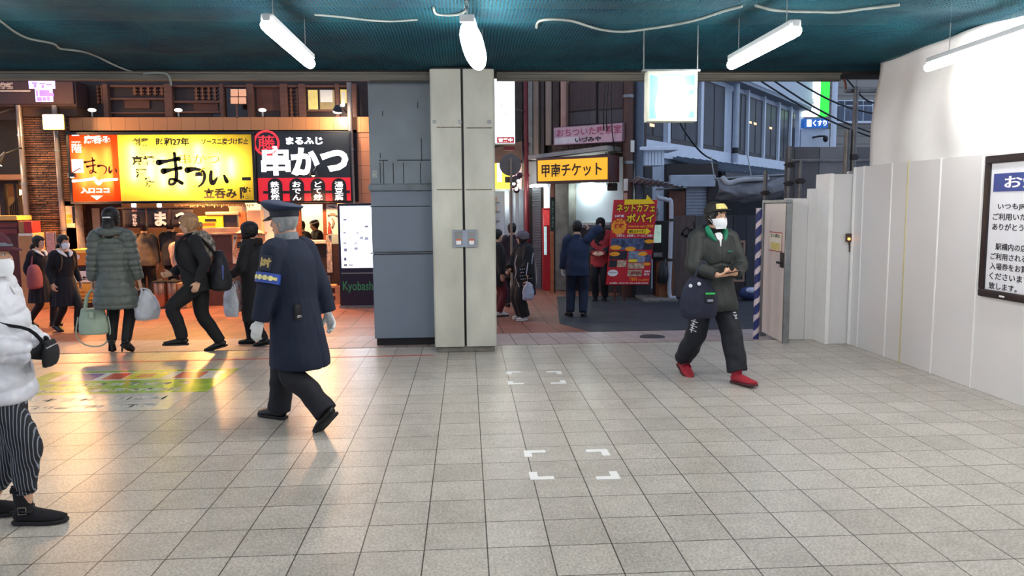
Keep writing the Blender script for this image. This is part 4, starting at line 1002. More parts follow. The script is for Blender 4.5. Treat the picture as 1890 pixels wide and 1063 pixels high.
write('ビール', c0, (r[0] + .07, GS + h_ * .23, r[2] - .11, GS + h_ * .38), M_cr, cr, -.018, .03, .004)
stl = aty(605, 515, 15.3); stl.z = c0.p(0, r[3]).z
tag(MB().lathe([(.05, 0), (.052, .15), (.056, .16), (.05, .19), (.001, .19)], stl, 16).build('steel_can', M_chrome), 'small steel canister standing on the orange crate', 'canister')
# illuminated menu stand
Pm = Pl((0, 14.6, 0))
ms = thing('menu_stand', 'tall stand with glowing white menu panel over a black base, left of the grey column', 'illuminated menu', Pm.at(655, 550))
r = Pm.rc(627, 378, 692, 496)
Pm.slab(MB(), (r[0] - .03, GS, r[2] + .03, r[3] + .03), -.16, 0).build('case', mat('navy_case', '14142c', rough=.35), ms, bevel=.008)
Pm.slab(MB(), (r[0] + .02, r[1] + .02, r[2] - .02, r[3] - .02), 0, .012).build('light_panel', mat('menu_glow', 'f2f4ff', emit=2.0, vary=0), ms)
for q in ((634, 404, 640, 407), (634, 428, 639, 431), (673, 416, 680, 420), (658, 428, 662, 432), (634, 447, 640, 450), (664, 436, 671, 442), (673, 437, 680, 443), (654, 447, 660, 450), (635, 458, 641, 464), (654, 456, 661, 461), (635, 475, 640, 481), (635, 487, 641, 491), (644, 488, 652, 490), (648, 445, 650, 447), (651, 467, 653, 469)):
    Pm.slab(MB(), Pm.rc(*q), .012, .016).build('menu_picture', mat('menu_print', '8a8a9a', rough=.6, vary=.5, scale=60), ms)
Pm.slab(MB(), Pm.rc(630, 503, 690, 505), 0, .006).build('rail', M_steel, ms)
write('Kyobashi', Pm, Pm.rc(633, 519, 692, 541), mat('chalk_green', '3c8a58', rough=.8), ms, .002, .01, .002)
Pm.slab(MB(), (r[0] - .05, GS, r[2] + .05, GS + .05), -.2, .03).build('foot', M_steel, ms)
lamp('menu_light', Pm.at(660, 440, .25), 6, (.9, .93, 1), None, .25)
# warm eaves lights added to colour the pavement orange, hung under the sign
for x, lab in ((-7.6, 'warm downlight under the sign soffit above the counter with price boards'), (-5.2, 'warm downlight under the sign soffit above the wooden counter'), (-3.0, 'warm downlight under the black sign before the kitchen window'), (-10.2, 'warm downlight in the soffit before the far left shop')):
    p = V((x, 15.2, 2.28 if x > -9 else 2.5)); t = thing('downlight', lab, 'lamp', p)
    MB().lathe([(.001, .06), (.07, .06), (.08, -.02), (.07, -.02), (.06, .03), (.001, .03)], p, 16).build('shade', M_dark, t)
    MB().ball(p + V((0, 0, .0)), .04).build('bulb', mat('added_downlight_bulb', 'ffc98a', emit=10, vary=0), t)
    MB().tube([p + V((0, 0, .06)), p + V((0, .3, .16)), p + V((0, .62, .1))], .012, 8).build('arm', M_dark, t)
    lamp('added_downlight_lamp', p + V((0, -.02, -.1)), 300, (1, .44, .15), t, .1, 'SPOT', V((0, -.25, -1)).to_track_quat('-Z', 'Y'), spot=150)

# ================================================================== THE LANE AND BUILDINGS SEEN THROUGH THE RIGHT OPENING
M_bwall = mat('brown_siding', '3c2e28', rough=.7, vary=.25, scale=4, stretch=(5, 5, 1))
M_bdark = mat('dark_brown_metal', '2c2220', rough=.5, vary=.2)
M_bscreen = mat('brown_window_screen', '46302a', rough=.5, vary=.25, scale=5, stretch=(6, 6, 1))
M_pilaster = mat('taupe_pilaster', '8c7a6c', rough=.6, vary=.2, scale=4, stretch=(3, 3, .4))
M_pink = mat('pinkish_timber', 'b08878', rough=.6, vary=.12)
M_conc2 = mat('concrete_wall', '8f938e', rough=.75, vary=.35, scale=5, bump=.3, bscale=20)
ux = V((.80, -.60, 0))
PB = Pl(aty(1060, 300, 16.8), ux)
bB = thing('ticket_shop_building', 'brown corner building carrying the pink and the orange signs beside the utility poles', 'building', PB.at(1060, 540))
def pb(name, x0, y0, x1, y1, m, d0=-.1, d1=0.0, bev=0.0, par=bB):
    return PB.slab(MB(), PB.rc(x0, y0, x1, y1), d0, d1).build(name, m, par, bevel=bev)
ru = PB.rc(962, 140, 1176, 290); vS = PB.uv(1060, 292)[1]
zero = -PB.o.z + GS
PB.slab(MB(), (ru[0], vS, ru[2], 4.6), -.5, -.12).build('upper_wall', M_bwall, bB)
for a, b, m in ((975, 983, mat('pale_pipe', 'b8b4a8', rough=.4)), (985, 995, M_pilaster), (999, 1006, M_bdark), (1008, 1019, M_pilaster), (1022, 1033, M_bwall), (1036, 1046, M_pink)):
    pb('pilaster', a, 140, b, 290 if a < 1000 else 268, m, -.12, .04, .01)
w_ = pb('window', 1047, 150, 1100, 231, M_bdark, -.12, -.06, .006); pb('pane', 1050, 150, 1098, 203, M_bscreen, -.06, -.04, par=w_); pb('lower_pane', 1050, 206, 1098, 229, mat('reeded_glass', '4a3a38', rough=.3, vary=.4, scale=9, stretch=(9, 9, .5)), -.06, -.045, par=w_)
w_ = pb('window', 1101, 150, 1150, 228, M_bdark, -.12, -.06, .006); pb('pane', 1104, 150, 1148, 200, M_bscreen, -.06, -.04, par=w_); pb('lower_pane', 1104, 203, 1148, 226, mat('reeded_glass', '4a3a38'), -.06, -.045, par=w_)
pb('brick_course', 1020, 262, 1160, 284, tile_mat('brown_brick_course', .12, .4, '6a4e3e', '5c4234', '2e201a', mort=.008, axis='xz', rough=.7), -.12, .02)
Pt = [PB.at(1005, 290, .0), PB.at(1148, 272, .0), PB.at(1148, 280, .0), PB.at(1005, 297, .0)]
MB().prism(Pt, PB.n * .7).build('canopy', mat('pale_canopy', 'a09890', rough=.6, vary=.1), bB)
# ground floor
r = PB.rc(1028, 335, 1115, 540)
PB.slab(MB(), (r[0], zero, r[2], vS + .02), -.8, -.6).build('concrete_wall', M_conc2, bB)
PB.slab(MB(), (PB.uv(1019, 400)[0], zero, PB.uv(1049, 400)[0], vS), -.5, .0).build('concrete_column', mat('grey_column', '6a6862', rough=.7, vary=.3, scale=5), bB, bevel=.02)
PB.slab(MB(), (PB.uv(1049, 400)[0], zero, PB.uv(1150, 400)[0], PB.uv(1090, 421)[1]), -.6, -.25).build('dark_counter', M_bdark, bB)
pb('counter_ledge', 1062, 410, 1122, 416, mat('pale_ledge', 'b8bcb8', rough=.4), -.6, -.1, .01)
PB.slab(MB(), (PB.uv(1112, 400)[0], zero, PB.uv(1176, 400)[0], vS), -.8, -.35).build('dark_corner', M_bdark, bB)
for a, b in ((1095, 1105), (1103, 1113)):
    q = PB.uv(a, 350); P_ = [PB.p(PB.uv(a, 408)[0], PB.uv(a, 408)[1], -.52), PB.at(a, 362, -.52), PB.at(a + 4, 352, -.52), PB.at(b + 8, 350, -.52)]
    MB().limb(P_, [.025] * 4, 8).build('conduit', M_steel, bB)
pb('downpipe_thin', 1072, 345, 1075, 410, M_bdark, -.6, -.55)
for x in (1038, 1076, 1104):
    t = thing('strip_lamp', {1038: 'small tube lamp under the orange sign above the grey column', 1076: 'small tube lamp under the middle of the orange sign', 1104: 'small tube lamp under the right end of the orange sign'}[x], 'lamp', PB.at(x, 342, -.2))
    MB().cyl(PB.at(x - 6, 341, -.25), PB.at(x + 6, 341, -.25), .02, 8).build('tube', mat('cool_strip', 'e8fff8', emit=10, vary=0), t)
    MB().cyl(PB.at(x, 341, -.25), PB.at(x, 334, -.25), .012, 6).build('stem', M_steel, t)
lamp('wall_wash', PB.at(1075, 352, -.25), 16, (.85, 1, .95), None, .15)
# orange ticket sign
r = PB.front(.9).rc(991, 291, 1124, 335)
osn = thing('shop_sign', 'orange lightbox sign with bold black lettering on the brown corner building', 'sign', PB.p((r[0] + r[2]) / 2, r[1], .8))
PB.slab(MB(), (r[0] - .02, r[1] - .03, r[2] + .02, r[3] + .03), .45, .9).build('box', mat('maroon_case', '4a2420', rough=.4), osn, bevel=.01)
PB.slab(MB(), (r[0] + .03, r[1] + .025, r[2] - .03, r[3] - .025), .9, .912).build('orange_face', mat('orange_face', 'f5b224', rough=.4, emit=.55, vary=.03), osn)
PB.slab(MB(), (r[0] - .028, r[1] - .0, r[2] * 0 + r[0] - .02, r[3]), .5, .87).build('grey_side', mat('grey_side', '8a8088', rough=.4, vary=.2), osn)
W_, H_ = r[2] - r[0], r[3] - r[1]
write('甲南チケット', PB, (r[0] + W_ * .075, r[1] + H_ * .22, r[0] + W_ * .91, r[1] + H_ * .78), mat('sign_brown_black', '241210', rough=.5), osn, .913, .018, .006)
# pink tea-house sign
r = PB.front(.5).rc(1021, 230, 1150, 266)
pk = thing('shop_sign', 'faded pink tea room sign with rounded corners above the orange sign', 'sign', PB.p((r[0] + r[2]) / 2, r[1], .4))
PB.slab(MB(), r, .3, .5).build('box', mat('pink_case', '6a4a4c', rough=.5), pk, bevel=.04, seg=3)
PB.slab(MB(), (r[0] + .02, r[1] + .02, r[2] - .02, r[3] - .02), .5, .51).build('pink_face', mat('faded_pink', 'c9a0a8', rough=.5, vary=.12, scale=3), pk)
W_, H_ = r[2] - r[0], r[3] - r[1]
PB.slab(MB(), (r[0] + .05, r[1] + .04, r[0] + W_ * .38, r[1] + H_ * .42), .51, .513).build('worn_patch', mat('worn_patch', 'd8ccca', rough=.6, vary=.15), pk)
write('おちついた喫茶室', PB, (r[0] + W_ * .06, r[1] + H_ * .46, r[0] + W_ * .98, r[1] + H_ * .88), mat('faded_red', 'b0506a', rough=.6), pk, .512, .012, .004)
write('いづみや', PB, (r[0] + W_ * .33, r[1] + H_ * .12, r[0] + W_ * .70, r[1] + H_ * .38), mat('faded_black', '2c2226', rough=.6), pk, .514, .03, .004)

# alley: deep lane with lit shop on its left
Pq = Pl((0, 17.6, 0))
al = thing('alley_shop', 'bright shopfront at the lane mouth just right of the pillar', 'shop', Pq.at(940, 540))
r = Pq.rc(880, 140, 964, 300)
Pq.slab(MB(), (r[0], r[1], r[2], 5.2), -.6, -.1).build('upper_wall', mat('alley_wall', '4a4038', rough=.7, vary=.25), al)
Pq.poly(MB(), [Pq.uv(880, 284), Pq.uv(962, 262), Pq.uv(962, 296), Pq.uv(880, 306)], -.1, .3).build('awning', mat('brown_awning', '7a5a48', rough=.7, vary=.2), al)
M_ysh = mat('alley_yellow', 'f0d838', emit=.9, vary=.2, scale=4)
Pq.slab(MB(), Pq.rc(880, 302, 944, 349), 0, .12).build('yellow_sign', M_ysh, al)
Pq.slab(MB(), Pq.rc(917, 302, 926, 336), .12, .125).build('white_patch', mat('alley_white', 'fdfdf8', emit=1.2, vary=0), al)
Pq.slab(MB(), Pq.rc(944, 302, 962, 349), 0, .10).build('pink_sign', mat('alley_pink', 'e8b0a8', emit=.8, vary=.3, scale=6), al)
inn = MB(); r = Pq.rc(880, 352, 992, 500)
Pq.slab(inn, (r[0], GS, r[2], r[3]), -1.3, -1.25)
inn.build('lit_interior', mat('alley_interior', 'e8ecf0', emit=.9, vary=.35, scale=5, stretch=(1, 1, 2.2)), al)
sh = MB()
for y in (372, 390, 408, 432, 455): Pq.slab(sh, Pq.rc(880, y, 955, y + 2.5), -1.2, -.9)
sh.build('shelves', mat('shelf_grey', '7a8088', rough=.5), al)
gd = MB(); rr = random.Random(12)
for y in (372, 390, 408, 432, 455):
    px = 905
    while px < 953:
        w = rr.uniform(3, 6); Pq.slab(gd, Pq.rc(px, y - rr.uniform(5, 11), px + w, y), -1.15, -.95); px += w + rr.uniform(.5, 4)
tag(gd.build('shelf_goods', mat('goods', 'b08878', rough=.6, vary=.8, scale=5), al), kind='stuff')
fm = MB()
for a, b in ((932, 940), (948, 952), (958, 966)): r = Pq.rc(a, 350, b, 500); Pq.slab(fm, (r[0], GS, r[2], r[3]), -.15, .0)
Pq.slab(fm, Pq.rc(880, 348, 990, 353), -.15, .05)
fm.build('door_frames', mat('alley_steel', '8c9298', rough=.35, metal=.4), al)
lamp('alley_light', Pq.at(930, 370, .6), 22, (.95, 1, .97), None, .3)
rpipe = Pq.at(969, 165, .25); rp0 = V((rpipe.x, rpipe.y, GS))
dp = thing('drainpipe', 'dark red vertical pipe between the lane shop and the shutter', 'drainpipe', rp0)
MB().cyl(rp0, rp0 + V((0, 0, 5.2)), .055, 14).build('pipe', mat('oxblood_pipe', '6e2228', rough=.4, vary=.15), dp)
for z in (1.1, 2.6, 3.3): MB().cyl(rp0 + V((0, 0, z)), rp0 + V((0, 0, z + .06)), .07, 14).build('pipe_bracket', mat('oxblood_pipe', '6e2228'), dp)
st = thing('roller_shutter', 'narrow grey roller shutter in the lane beside the dark red pipe', 'shutter', Pq.at(991, 480))
sm_ = MB(); r = Pq.rc(982, 352, 998, 500); v = GS
while v < r[3]:
    Pq.slab(sm_, (r[0], v, r[2], v + .045), .02, .06); Pq.slab(sm_, (r[0], v + .045, r[2], v + .06), .02, .035); v += .06
sm_.build('slats', mat('shutter_grey', '8a8c90', rough=.4, metal=.3), st)
fr2 = MB()
for a, b in ((975, 982), (998, 1003)): q = Pq.rc(a, 346, b, 500); Pq.slab(fr2, (q[0], GS, q[2], q[3]), .0, .12)
fr2.build('frame', M_bdark, st)
tag(Pq.slab(MB(), (Pq.uv(1003, 400)[0], GS, Pq.uv(1012, 400)[0], Pq.uv(1000, 345)[1]), -.1, .0).build('light_panel', mat('alley_white', 'fdfdf8')), 'narrow glowing white panel between the shutter and the red vending machine', 'light panel')
lm_ = thing('lane_lamp', 'group of bright tube lamps under the left end of the orange sign', 'lamp', Pq.at(985, 346, .6))
for dy, x0, x1 in ((0, 975, 992), (.25, 985, 1004)): MB().cyl(Pq.at(x0, 345, .4 + dy), Pq.at(x1, 342, .4 + dy), .03, 8).build('tube', mat('lane_tube', 'f4fffc', emit=12, vary=0), lm_)
MB().cyl(Pq.at(988, 344, .5), Pq.at(988, 334, .5), .015, 6).build('stem', M_steel, lm_)
# red vending machine and orange post
vm_ = thing('vending_machine', 'narrow red vending machine behind the orange post', 'vending machine', (Pq.at(1010, 500, .5).x, 17.1, GS))
Pv = Pl((0, 17.1, 0))
r = Pv.rc(1003, 384, 1019, 540)
Pv.slab(MB(), (r[0], GS, r[2], r[3]), -.5, 0).build('body', mat('vending_red', 'a8242a', rough=.35, emit=.05), vm_, bevel=.015)
Pv.slab(MB(), Pv.rc(1004, 388, 1014, 416), 0, .012).build('light_panel', mat('vending_panel', 'd84848', rough=.3, emit=.4, vary=.4, scale=8), vm_)
Pv.slab(MB(), Pv.rc(1004, 418, 1009, 470), 0, .012).build('display', mat('vending_display', 'b8d8d8', rough=.2, emit=.5, vary=.4, scale=10), vm_)
Po = Pl((0, 16.6, 0))
op = thing('post_sign', 'slim orange and dark green post sign left of the grey concrete column', 'post sign', V((Po.at(1020, 540).x, 16.6, GS)))
q = Po.rc(1016, 340, 1025, 540)
Po.slab(MB(), (q[0], GS, q[2], q[3]), -.1, 0).build('core', M_bdark, op)
q2 = Po.rc(1016, 427, 1022, 540); Po.slab(MB(), (q2[0], GS, q2[2], q2[3]), 0, .02).build('orange_plank', mat('orange_plank', 'b06a40', rough=.6, vary=.25, scale=6), op)
Po.slab(MB(), Po.rc(1016, 340, 1023, 364), 0, .02).build('pink_plank', mat('pink_plank', 'c89078', rough=.6), op)
Po.slab(MB(), Po.rc(1016, 366, 1023, 425), 0, .02).build('green_panel', mat('dark_green_panel', '1c2c22', rough=.5), op)
write('お\n好\nみ\n焼', Po, Po.rc(1018, 370, 1022, 420), mat('pale_green_ink', '7a9a80'), op, .021, .02, .002)
# vertical white sign, small red plaque and round sign
Pz = Pl((0, 16.2, 0))
vs = thing('vertical_sign', 'tall glaring white vertical sign at the lane mouth', 'sign', Pz.at(933, 268))
r = Pz.rc(912, 120, 951, 266)
Pz.slab(MB(), r, -.2, 0).build('box', mat('sign_grey_case', '9aa0a0', rough=.4), vs, bevel=.008)
Pz.slab(MB(), (r[0] + .015, r[1] + .02, r[2] - .015, r[3] - .02), 0, .01).build('light_face', mat('white_sign_glow', 'fbfdff', emit=2.2, vary=0), vs)
write('酒\n処\n料\n理', Pz, Pz.rc(922, 163, 937, 215), mat('pale_grey_ink', '9aa09a', rough=.6), vs, .011, -.01, .003)
Pz.slab(MB(), Pz.rc(917, 253, 949, 264), .01, .014).build('red_band', mat('vertical_red', 'b82c34', rough=.5, emit=.3), vs)
write('営業中', Pz, Pz.rc(920, 255, 946, 262), mat('white_vinyl', 'fbf8f0'), vs, .0145, .03, .002)
brk = MB(); brk.cyl(Pz.p(r[2], Pz.uv(950, 200)[1], -.1), Pz.p(r[2] + .3, Pz.uv(950, 190)[1], -1.4), .02, 6); brk.build('bracket', M_steel, vs)
rpq = tag(Pz.slab(MB(), Pz.rc(930, 270, 950, 277), -.1, 0).build('red_plaque', mat('plaque_red', '7a2020', rough=.5), bevel=.004), 'small dark red plaque under the white vertical sign', 'plaque')
Pr = Pl((0, 14.2, 0))
rs = thing('round_road_sign', 'grey back of a round road sign on a pole at the lane mouth', 'road sign', V((Pr.at(943, 500).x, 14.2, GS)))
MB().lathe([(.001, 0), (.20, 0), (.205, .008), (.20, .012), (.001, .012)], Pr.at(942, 304), 32, -Pr.n).build('disc', mat('sign_back_grey', '6a6460', rough=.5, metal=.3, vary=.1), rs)
Pr.slab(MB(), Pr.rc(932, 326, 952, 337), -.012, 0).build('supplement_plate', mat('sign_back_brown', '5a4a40', rough=.6), rs, bevel=.004)
MB().cyl(Pr.at(943, 292, .03), V((Pr.at(943, 400).x, 14.17, GS)), .022, 10).build('pole', mat('pole_taupe', '8a7868', rough=.5), rs)
bush = thing('hanging_ornament', 'dark cloud-shaped pink spotted ornament behind the round road sign', 'ornament', Pr.at(952, 340, -.4))
ob_ = MB()
for px, py, r_ in ((955, 330, .08), (950, 340, .07), (956, 350, .06), (962, 322, .06)): ob_.ball(Pr.at(px, py, -.4), r_)
ob_.build('dark_lobes', mat('ornament_dark', '4a3034', rough=.6, vary=.3), bush)
sb_ = MB()
for px, py in ((950, 338), (955, 348), (959, 333)): sb_.ball(Pr.at(px, py, -.31), .035)
sb_.build('pale_spots', mat('alley_white', 'fdfdf8'), bush)
MB().cyl(Pr.at(955, 330, -.4), Pr.at(955, 330, -.4) + V((.0, 1.5, .6)), .015, 6).build('bracket', M_steel, bush)

# utility poles
def pole(px, py, Y, r, m, label, ztop=5.5, bands=()):
    x = aty(px, py, Y).x; t = thing('utility_pole', label, 'utility pole', (x, Y, gz(Y)))
    MB().cyl((x, Y, gz(Y) - .02), (x, Y, ztop), r, 18).build('shaft', m, t)
    for py_ in bands:
        z = aty(px, py_, Y).z; MB().cyl((x, Y, z - .03), (x, Y, z + .03), r + .012, 18).build('band', M_steel, t)
    return t
pole(1159, 300, 15.7, .105, mat('brown_pole', '5a3a2e', rough=.6, vary=.25, scale=4, stretch=(3, 3, .6)), 'thick brown utility pole at the corner of the ticket shop building', bands=(178, 300))
pole(1179, 300, 15.75, .10, mat('slate_pole', '56606c', rough=.5, vary=.15), 'slate grey steel pole right beside the brown utility pole')
Pu = Pl((0, 15.58, 0))
for i, (q, lab, m) in enumerate((((1164, 259, 1171, 281), 'small white plate high on the grey steel pole', M_paper), ((1151, 330, 1159, 352), 'white paper strip low on the brown pole above the yellow arrow', M_paper), ((1152, 356, 1158, 368), 'pale orange tag on the brown pole under the white strip', mat('pale_orange_tag', 'd8a890')))):
    tag(Pu.slab(MB(), Pu.rc(*q), -.02, .0).build('pole_plate', m, bevel=.003), lab, 'plate')
wm = thing('meter_cluster', 'tangle of electric meters and cables on the wall beside the brown pole', 'meter box', PB.at(1134, 330, .5))
for q in ((1126, 284, 1142, 302), (1126, 306, 1136, 318), (1128, 338, 1140, 352)): PB.slab(MB(), PB.rc(*q), .0, .2).build('meter', mat('meter_dark', '3a3432', rough=.5, vary=.3), wm, bevel=.01)
for k in range(5):
    x = 1128 + 4 * k; MB().limb([PB.at(x, 285, .22), PB.at(x + (-1) ** k * 4, 305, .24), PB.at(x + 3, 325, .22), PB.at(x - 2, 345, .2)], [.01] * 4, 5).build('cable', M_black, wm)
for i, (a, b) in enumerate((((1142, 160), (1128, 286)), ((1147, 160), (1134, 290)), ((1152, 160), (1149, 320)))):
    tag(MB().limb([PB.at(*a, .62), PB.at((a[0] + b[0]) / 2 + 2, (a[1] + b[1]) / 2, .6), PB.at(*b, .25)], [.011] * 3, 6).build('overhead_cable', M_black), ['leftmost', 'middle', 'rightmost'][i] + ' of three thin cables dropping past the pink sign beside the brown pole', 'cable')

# white angular building with ribbon windows
uc = V((.616, .788, 0))
PCc = Pl(aty(1183, 255, 16.4), uc)
M_sid = mat('white_siding', 'd0d9e4', rough=.5, vary=.06, scale=3)
M_sil = mat('window_sill', 'dce4ee', rough=.4, vary=.05)
M_rib = mat('ribbon_glass', '1c2026', rough=.3, vary=.7, scale=1.6, spec=.25)
bC = thing('white_building', 'pale blue-white angular building with a ribbon of tall dark windows receding to the right', 'building', PCc.at(1300, 420))
def pc(name, x0, y0, x1, y1, m, d0=-.1, d1=0.0, bev=0.0, par=bC):
    u0, u1 = PCc.uv(x0, 280)[0], PCc.uv(x1, 280)[0]
    return PCc.slab(MB(), (u0, y0, u1, y1), d0, d1).build(name, m, par, bevel=bev)
vw0 = PCc.uv(1183, 256)[1]; vw1 = PCc.uv(1460, 208)[1]; vf = PCc.uv(1480, 205)[1]
u0, u1 = PCc.uv(1176, 280)[0], PCc.uv(1487, 280)[0]
PCc.slab(MB(), (u0, GS - PCc.o.z, u1, vf + .02), -6, -.1).build('wall', M_sid, bC)
PCc.slab(MB(), (u0, vw0 - .36, u1, vw0), -.1, .03).build('sill_band', M_sil, bC)
PCc.slab(MB(), (u0 - .2, vf, u1 - .2, vf + .12), -1, .30).build('soffit', mat('soffit_grey', '8a949e', rough=.6), bC)
PCc.slab(MB(), (u0 - .2, vf + .1, u1 - .15, vf + 1.8), -1, .32).build('roof_fascia', mat('fascia_white', 'c4ccd6', rough=.5, vary=.05), bC)
edges = [1183, 1226, 1239, 1289, 1296, 1338, 1356, 1377, 1380, 1407, 1410, 1434, 1437, 1456, 1459, 1468]
for a, b in zip(edges[0::2], edges[1::2]):
    w_ = pc('window', a, vw0, b, vf - .15, M_bdark, -.1, -.03)
    ua, ub = PCc.uv(a, 280)[0], PCc.uv(b, 280)[0]; um = (ua + ub) / 2
    for s0, s1 in ((ua + .05, um - .05), (um + .05, ub - .05)): PCc.slab(MB(), (s0, vw0 + .12, s1, vf - .2), -.03, -.02).build('pane', M_rib, w_)
for a in (1232, 1292.5, 1378.5, 1408.5, 1435.5, 1457.5, 1472): pc('mullion', a - 2.4 if a < 1300 else a - 1, vw0, a + 2.4 if a < 1300 else a + 1, vf, M_sil, -.1, .04)
for px in (1395, 1386, 1424, 1190, 1205):
    u, v = PCc.uv(px, 223 + (px > 1380) * 0); v = PCc.uv(1380, 224)[1] if px > 1380 else PCc.uv(1200, 230)[1]
    PCc.slab(MB(), (u - .12, v - .03, u + .12, v + .03), -.019, -.015).build('ceiling_lamp_glow', mat('inside_lamp', 'ffb070', emit=3, vary=0), bC)
x_ = PCc.at(1351, 200, .12); dpz = PCc.at(1351, 300, .12).z
dp = thing('drainpipe', 'pale downpipe in the middle of the ribbon windows', 'drainpipe', (x_.x, x_.y, dpz))
MB().cyl((x_.x, x_.y, dpz), (x_.x, x_.y, x_.z + .8), .085, 14).build('pipe', mat('pale_downpipe', 'b4bec8', rough=.4), dp)
MB().cyl((x_.x, x_.y, dpz + .25), (x_.x, x_.y, dpz + .4), .10, 14).build('pipe_bracket', M_dark, dp)
# small bay, lower roof and canopies of that building
by = thing('siding_bay', 'small white panelled bay on the low roof beside the grey pole', 'bay', aty(1205, 300, 15.9))
Py_ = Pl((0, 15.75, 0))
bm_ = MB(); Py_.slab(bm_, Py_.rc(1180, 277, 1226, 305), -.5, 0); bm_.build('panel', M_sid, by)
gro = MB()
for px in range(1184, 1226, 6): Py_.slab(gro, Py_.rc(px, 279, px + .8, 304), 0, .004)
gro.build('grooves', mat('groove_shadow', '6a747e'), by)
Py_.slab(MB(), Py_.rc(1178, 271, 1250, 278), -.7, .1).build('cap', M_sil, by, bevel=.01)
lr = thing('low_roof', 'dark blue-grey pent roof running under the ribbon windows', 'roof', PCc.at(1300, 310, .3))
vr = vw0 - .36
u0r = PCc.uv(1240, 280)[0]
MB().hexa([PCc.p(u0r, vr - .35, 1.3), PCc.p(u1, vr - .35, 1.3), PCc.p(u1, vr, .0), PCc.p(u0r, vr, .0), PCc.p(u0r, vr - .29, 1.33), PCc.p(u1, vr - .29, 1.33), PCc.p(u1, vr + .06, .0), PCc.p(u0r, vr + .06, .0)]).build('roof_sheet', mat('slate_roof', '566270', rough=.5, vary=.25, scale=4), lr)
rb_ = MB(); n = 26
for i in range(n):
    u = u0r + (u1 - u0r) * (i + .5) / n
    rb_.tube([PCc.p(u, vr + .06, .02), PCc.p(u, vr - .29, 1.33)], .03, 6)
rb_.build('seams', mat('slate_seam', '46525e', rough=.5), lr)
PCc.slab(MB(), (u0r, vr - .45, u1, vr - .33), 1.2, 1.3).build('gutter', M_bdark, lr)
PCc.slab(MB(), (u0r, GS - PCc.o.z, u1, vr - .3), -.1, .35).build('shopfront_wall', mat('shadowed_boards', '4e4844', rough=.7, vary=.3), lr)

# lower shop fronts facing the opening
Pg = Pl((0, 15.5, 0))
gb = thing('hoarding_boards', 'drab plywood boards with spray paint scribble behind the man in the cap', 'hoarding', V((Pg.at(1320, 540).x, 15.5, GS)))
for i, (a, b, m) in enumerate(((1238, 1282, '5c4c46'), (1282, 1330, '55504e'), (1330, 1352, '3c3a3e'), (1352, 1376, '343438'), (1376, 1402, '3c3c40'))):
    r = Pg.rc(a + .4, 398, b - .4, 560); Pg.slab(MB(), (r[0], GS, r[2], r[3]), -.06, .008 * (i % 2)).build('board', mat('plywood_%d' % i, m, rough=.7, vary=.2, scale=3, stretch=(4, 1, .6)), gb, bevel=.004)
brush([[(1258, 434, 2), (1263, 424, 3), (1270, 421, 3), (1272, 431, 3), (1263, 436, 3), (1259, 430, 2), (1272, 440, 3)],
       [(1276, 424, 3), (1277, 433, 3), (1283, 432, 2)], [(1276, 424, 2), (1284, 423, 2)], [(1276, 428, 2), (1283, 428, 2)],
       [(1286, 421, 2), (1289, 433, 3), (1292, 424, 2), (1295, 433, 3), (1299, 419, 2)], [(1280, 410, 2), (1282, 420, 2), (1290, 438, 2)], [(1300, 424, 3), (1302, 434, 2)]],
      mat('spray_black', '16161a', rough=.6), Pg, gb, .009, 'graffiti', .003)
Ps = Pl((0, 15.9, 0))
sf = thing('closed_shopfront', 'closed shopfront with brown door and grey shutter above the boards', 'shopfront', Ps.at(1280, 400))
r = Ps.rc(1234, 345, 1330, 400)
Ps.slab(MB(), (r[0], r[1] - .2, r[2], r[3] + .5), -.4, -.2).build('wall', M_bdark, sf)
Ps.slab(MB(), Ps.rc(1238, 353, 1268, 402), -.2, -.12).build('brown_door', mat('brown_door', '6e4230', rough=.5, vary=.2), sf)
sm_ = MB(); q = Ps.rc(1269, 344, 1307, 402); v = q[1]
while v < q[3]: Ps.slab(sm_, (q[0], v, q[2], v + .05), -.2, -.1); Ps.slab(sm_, (q[0], v + .05, q[2], v + .068), -.2, -.13); v += .068
sm_.build('shutter', mat('shutter_blue_grey', '98a0ac', rough=.4, metal=.2), sf)
Ps.slab(MB(), Ps.rc(1307, 340, 1320, 402), -.2, -.02).build('post', M_bdark, sf)
Ps.slab(MB(), Ps.rc(1236, 323, 1318, 345), -.1, .1).build('sign_board', mat('blank_board', 'a8b0ba', rough=.5, vary=.08), sf, bevel=.01)
aw = thing('corrugated_awning', 'small pale corrugated awning right of the grey pole', 'awning', aty(1210, 335, 15.2))
Pa_ = Pl((0, 15.0, 0)); A0, A1 = Pa_.at(1176, 338, -.8), Pa_.at(1272, 345, -.8); B0, B1 = Pa_.at(1176, 326, 0), Pa_.at(1262, 344, 0)
MB().grid(lambda u, v: A0.lerp(A1, u).lerp(B0.lerp(B1, u), v) + V((0, 0, .012 * sin(u * 60))) + V((0, 0, .05 * noise.noise((u * 3, v, 1)))), 60, 3, (0, 0, .012)).build('sheet', mat('awning_grey', 'a4acb4', rough=.5, vary=.2), aw, sharp=180)
MB().tube([Pa_.at(1214, 349, -.1), Pa_.at(1270, 346, -.1)], .02, 8).build('edge_rail', M_steel, aw)
MB().prism([Pa_.at(1210, 349, -.1), Pa_.at(1226, 348, -.1), Pa_.at(1216, 362, -.1)], (0, .01, 0)).build('torn_flap', mat('awning_grey', 'a4acb4'), aw)
x = aty(1236, 500, 15.05).x; zt = aty(1236, 371, 15.05).z
dp = thing('drainpipe', 'white bent drainpipe right of the red poster stand', 'drainpipe', (x, 15.05, GS))
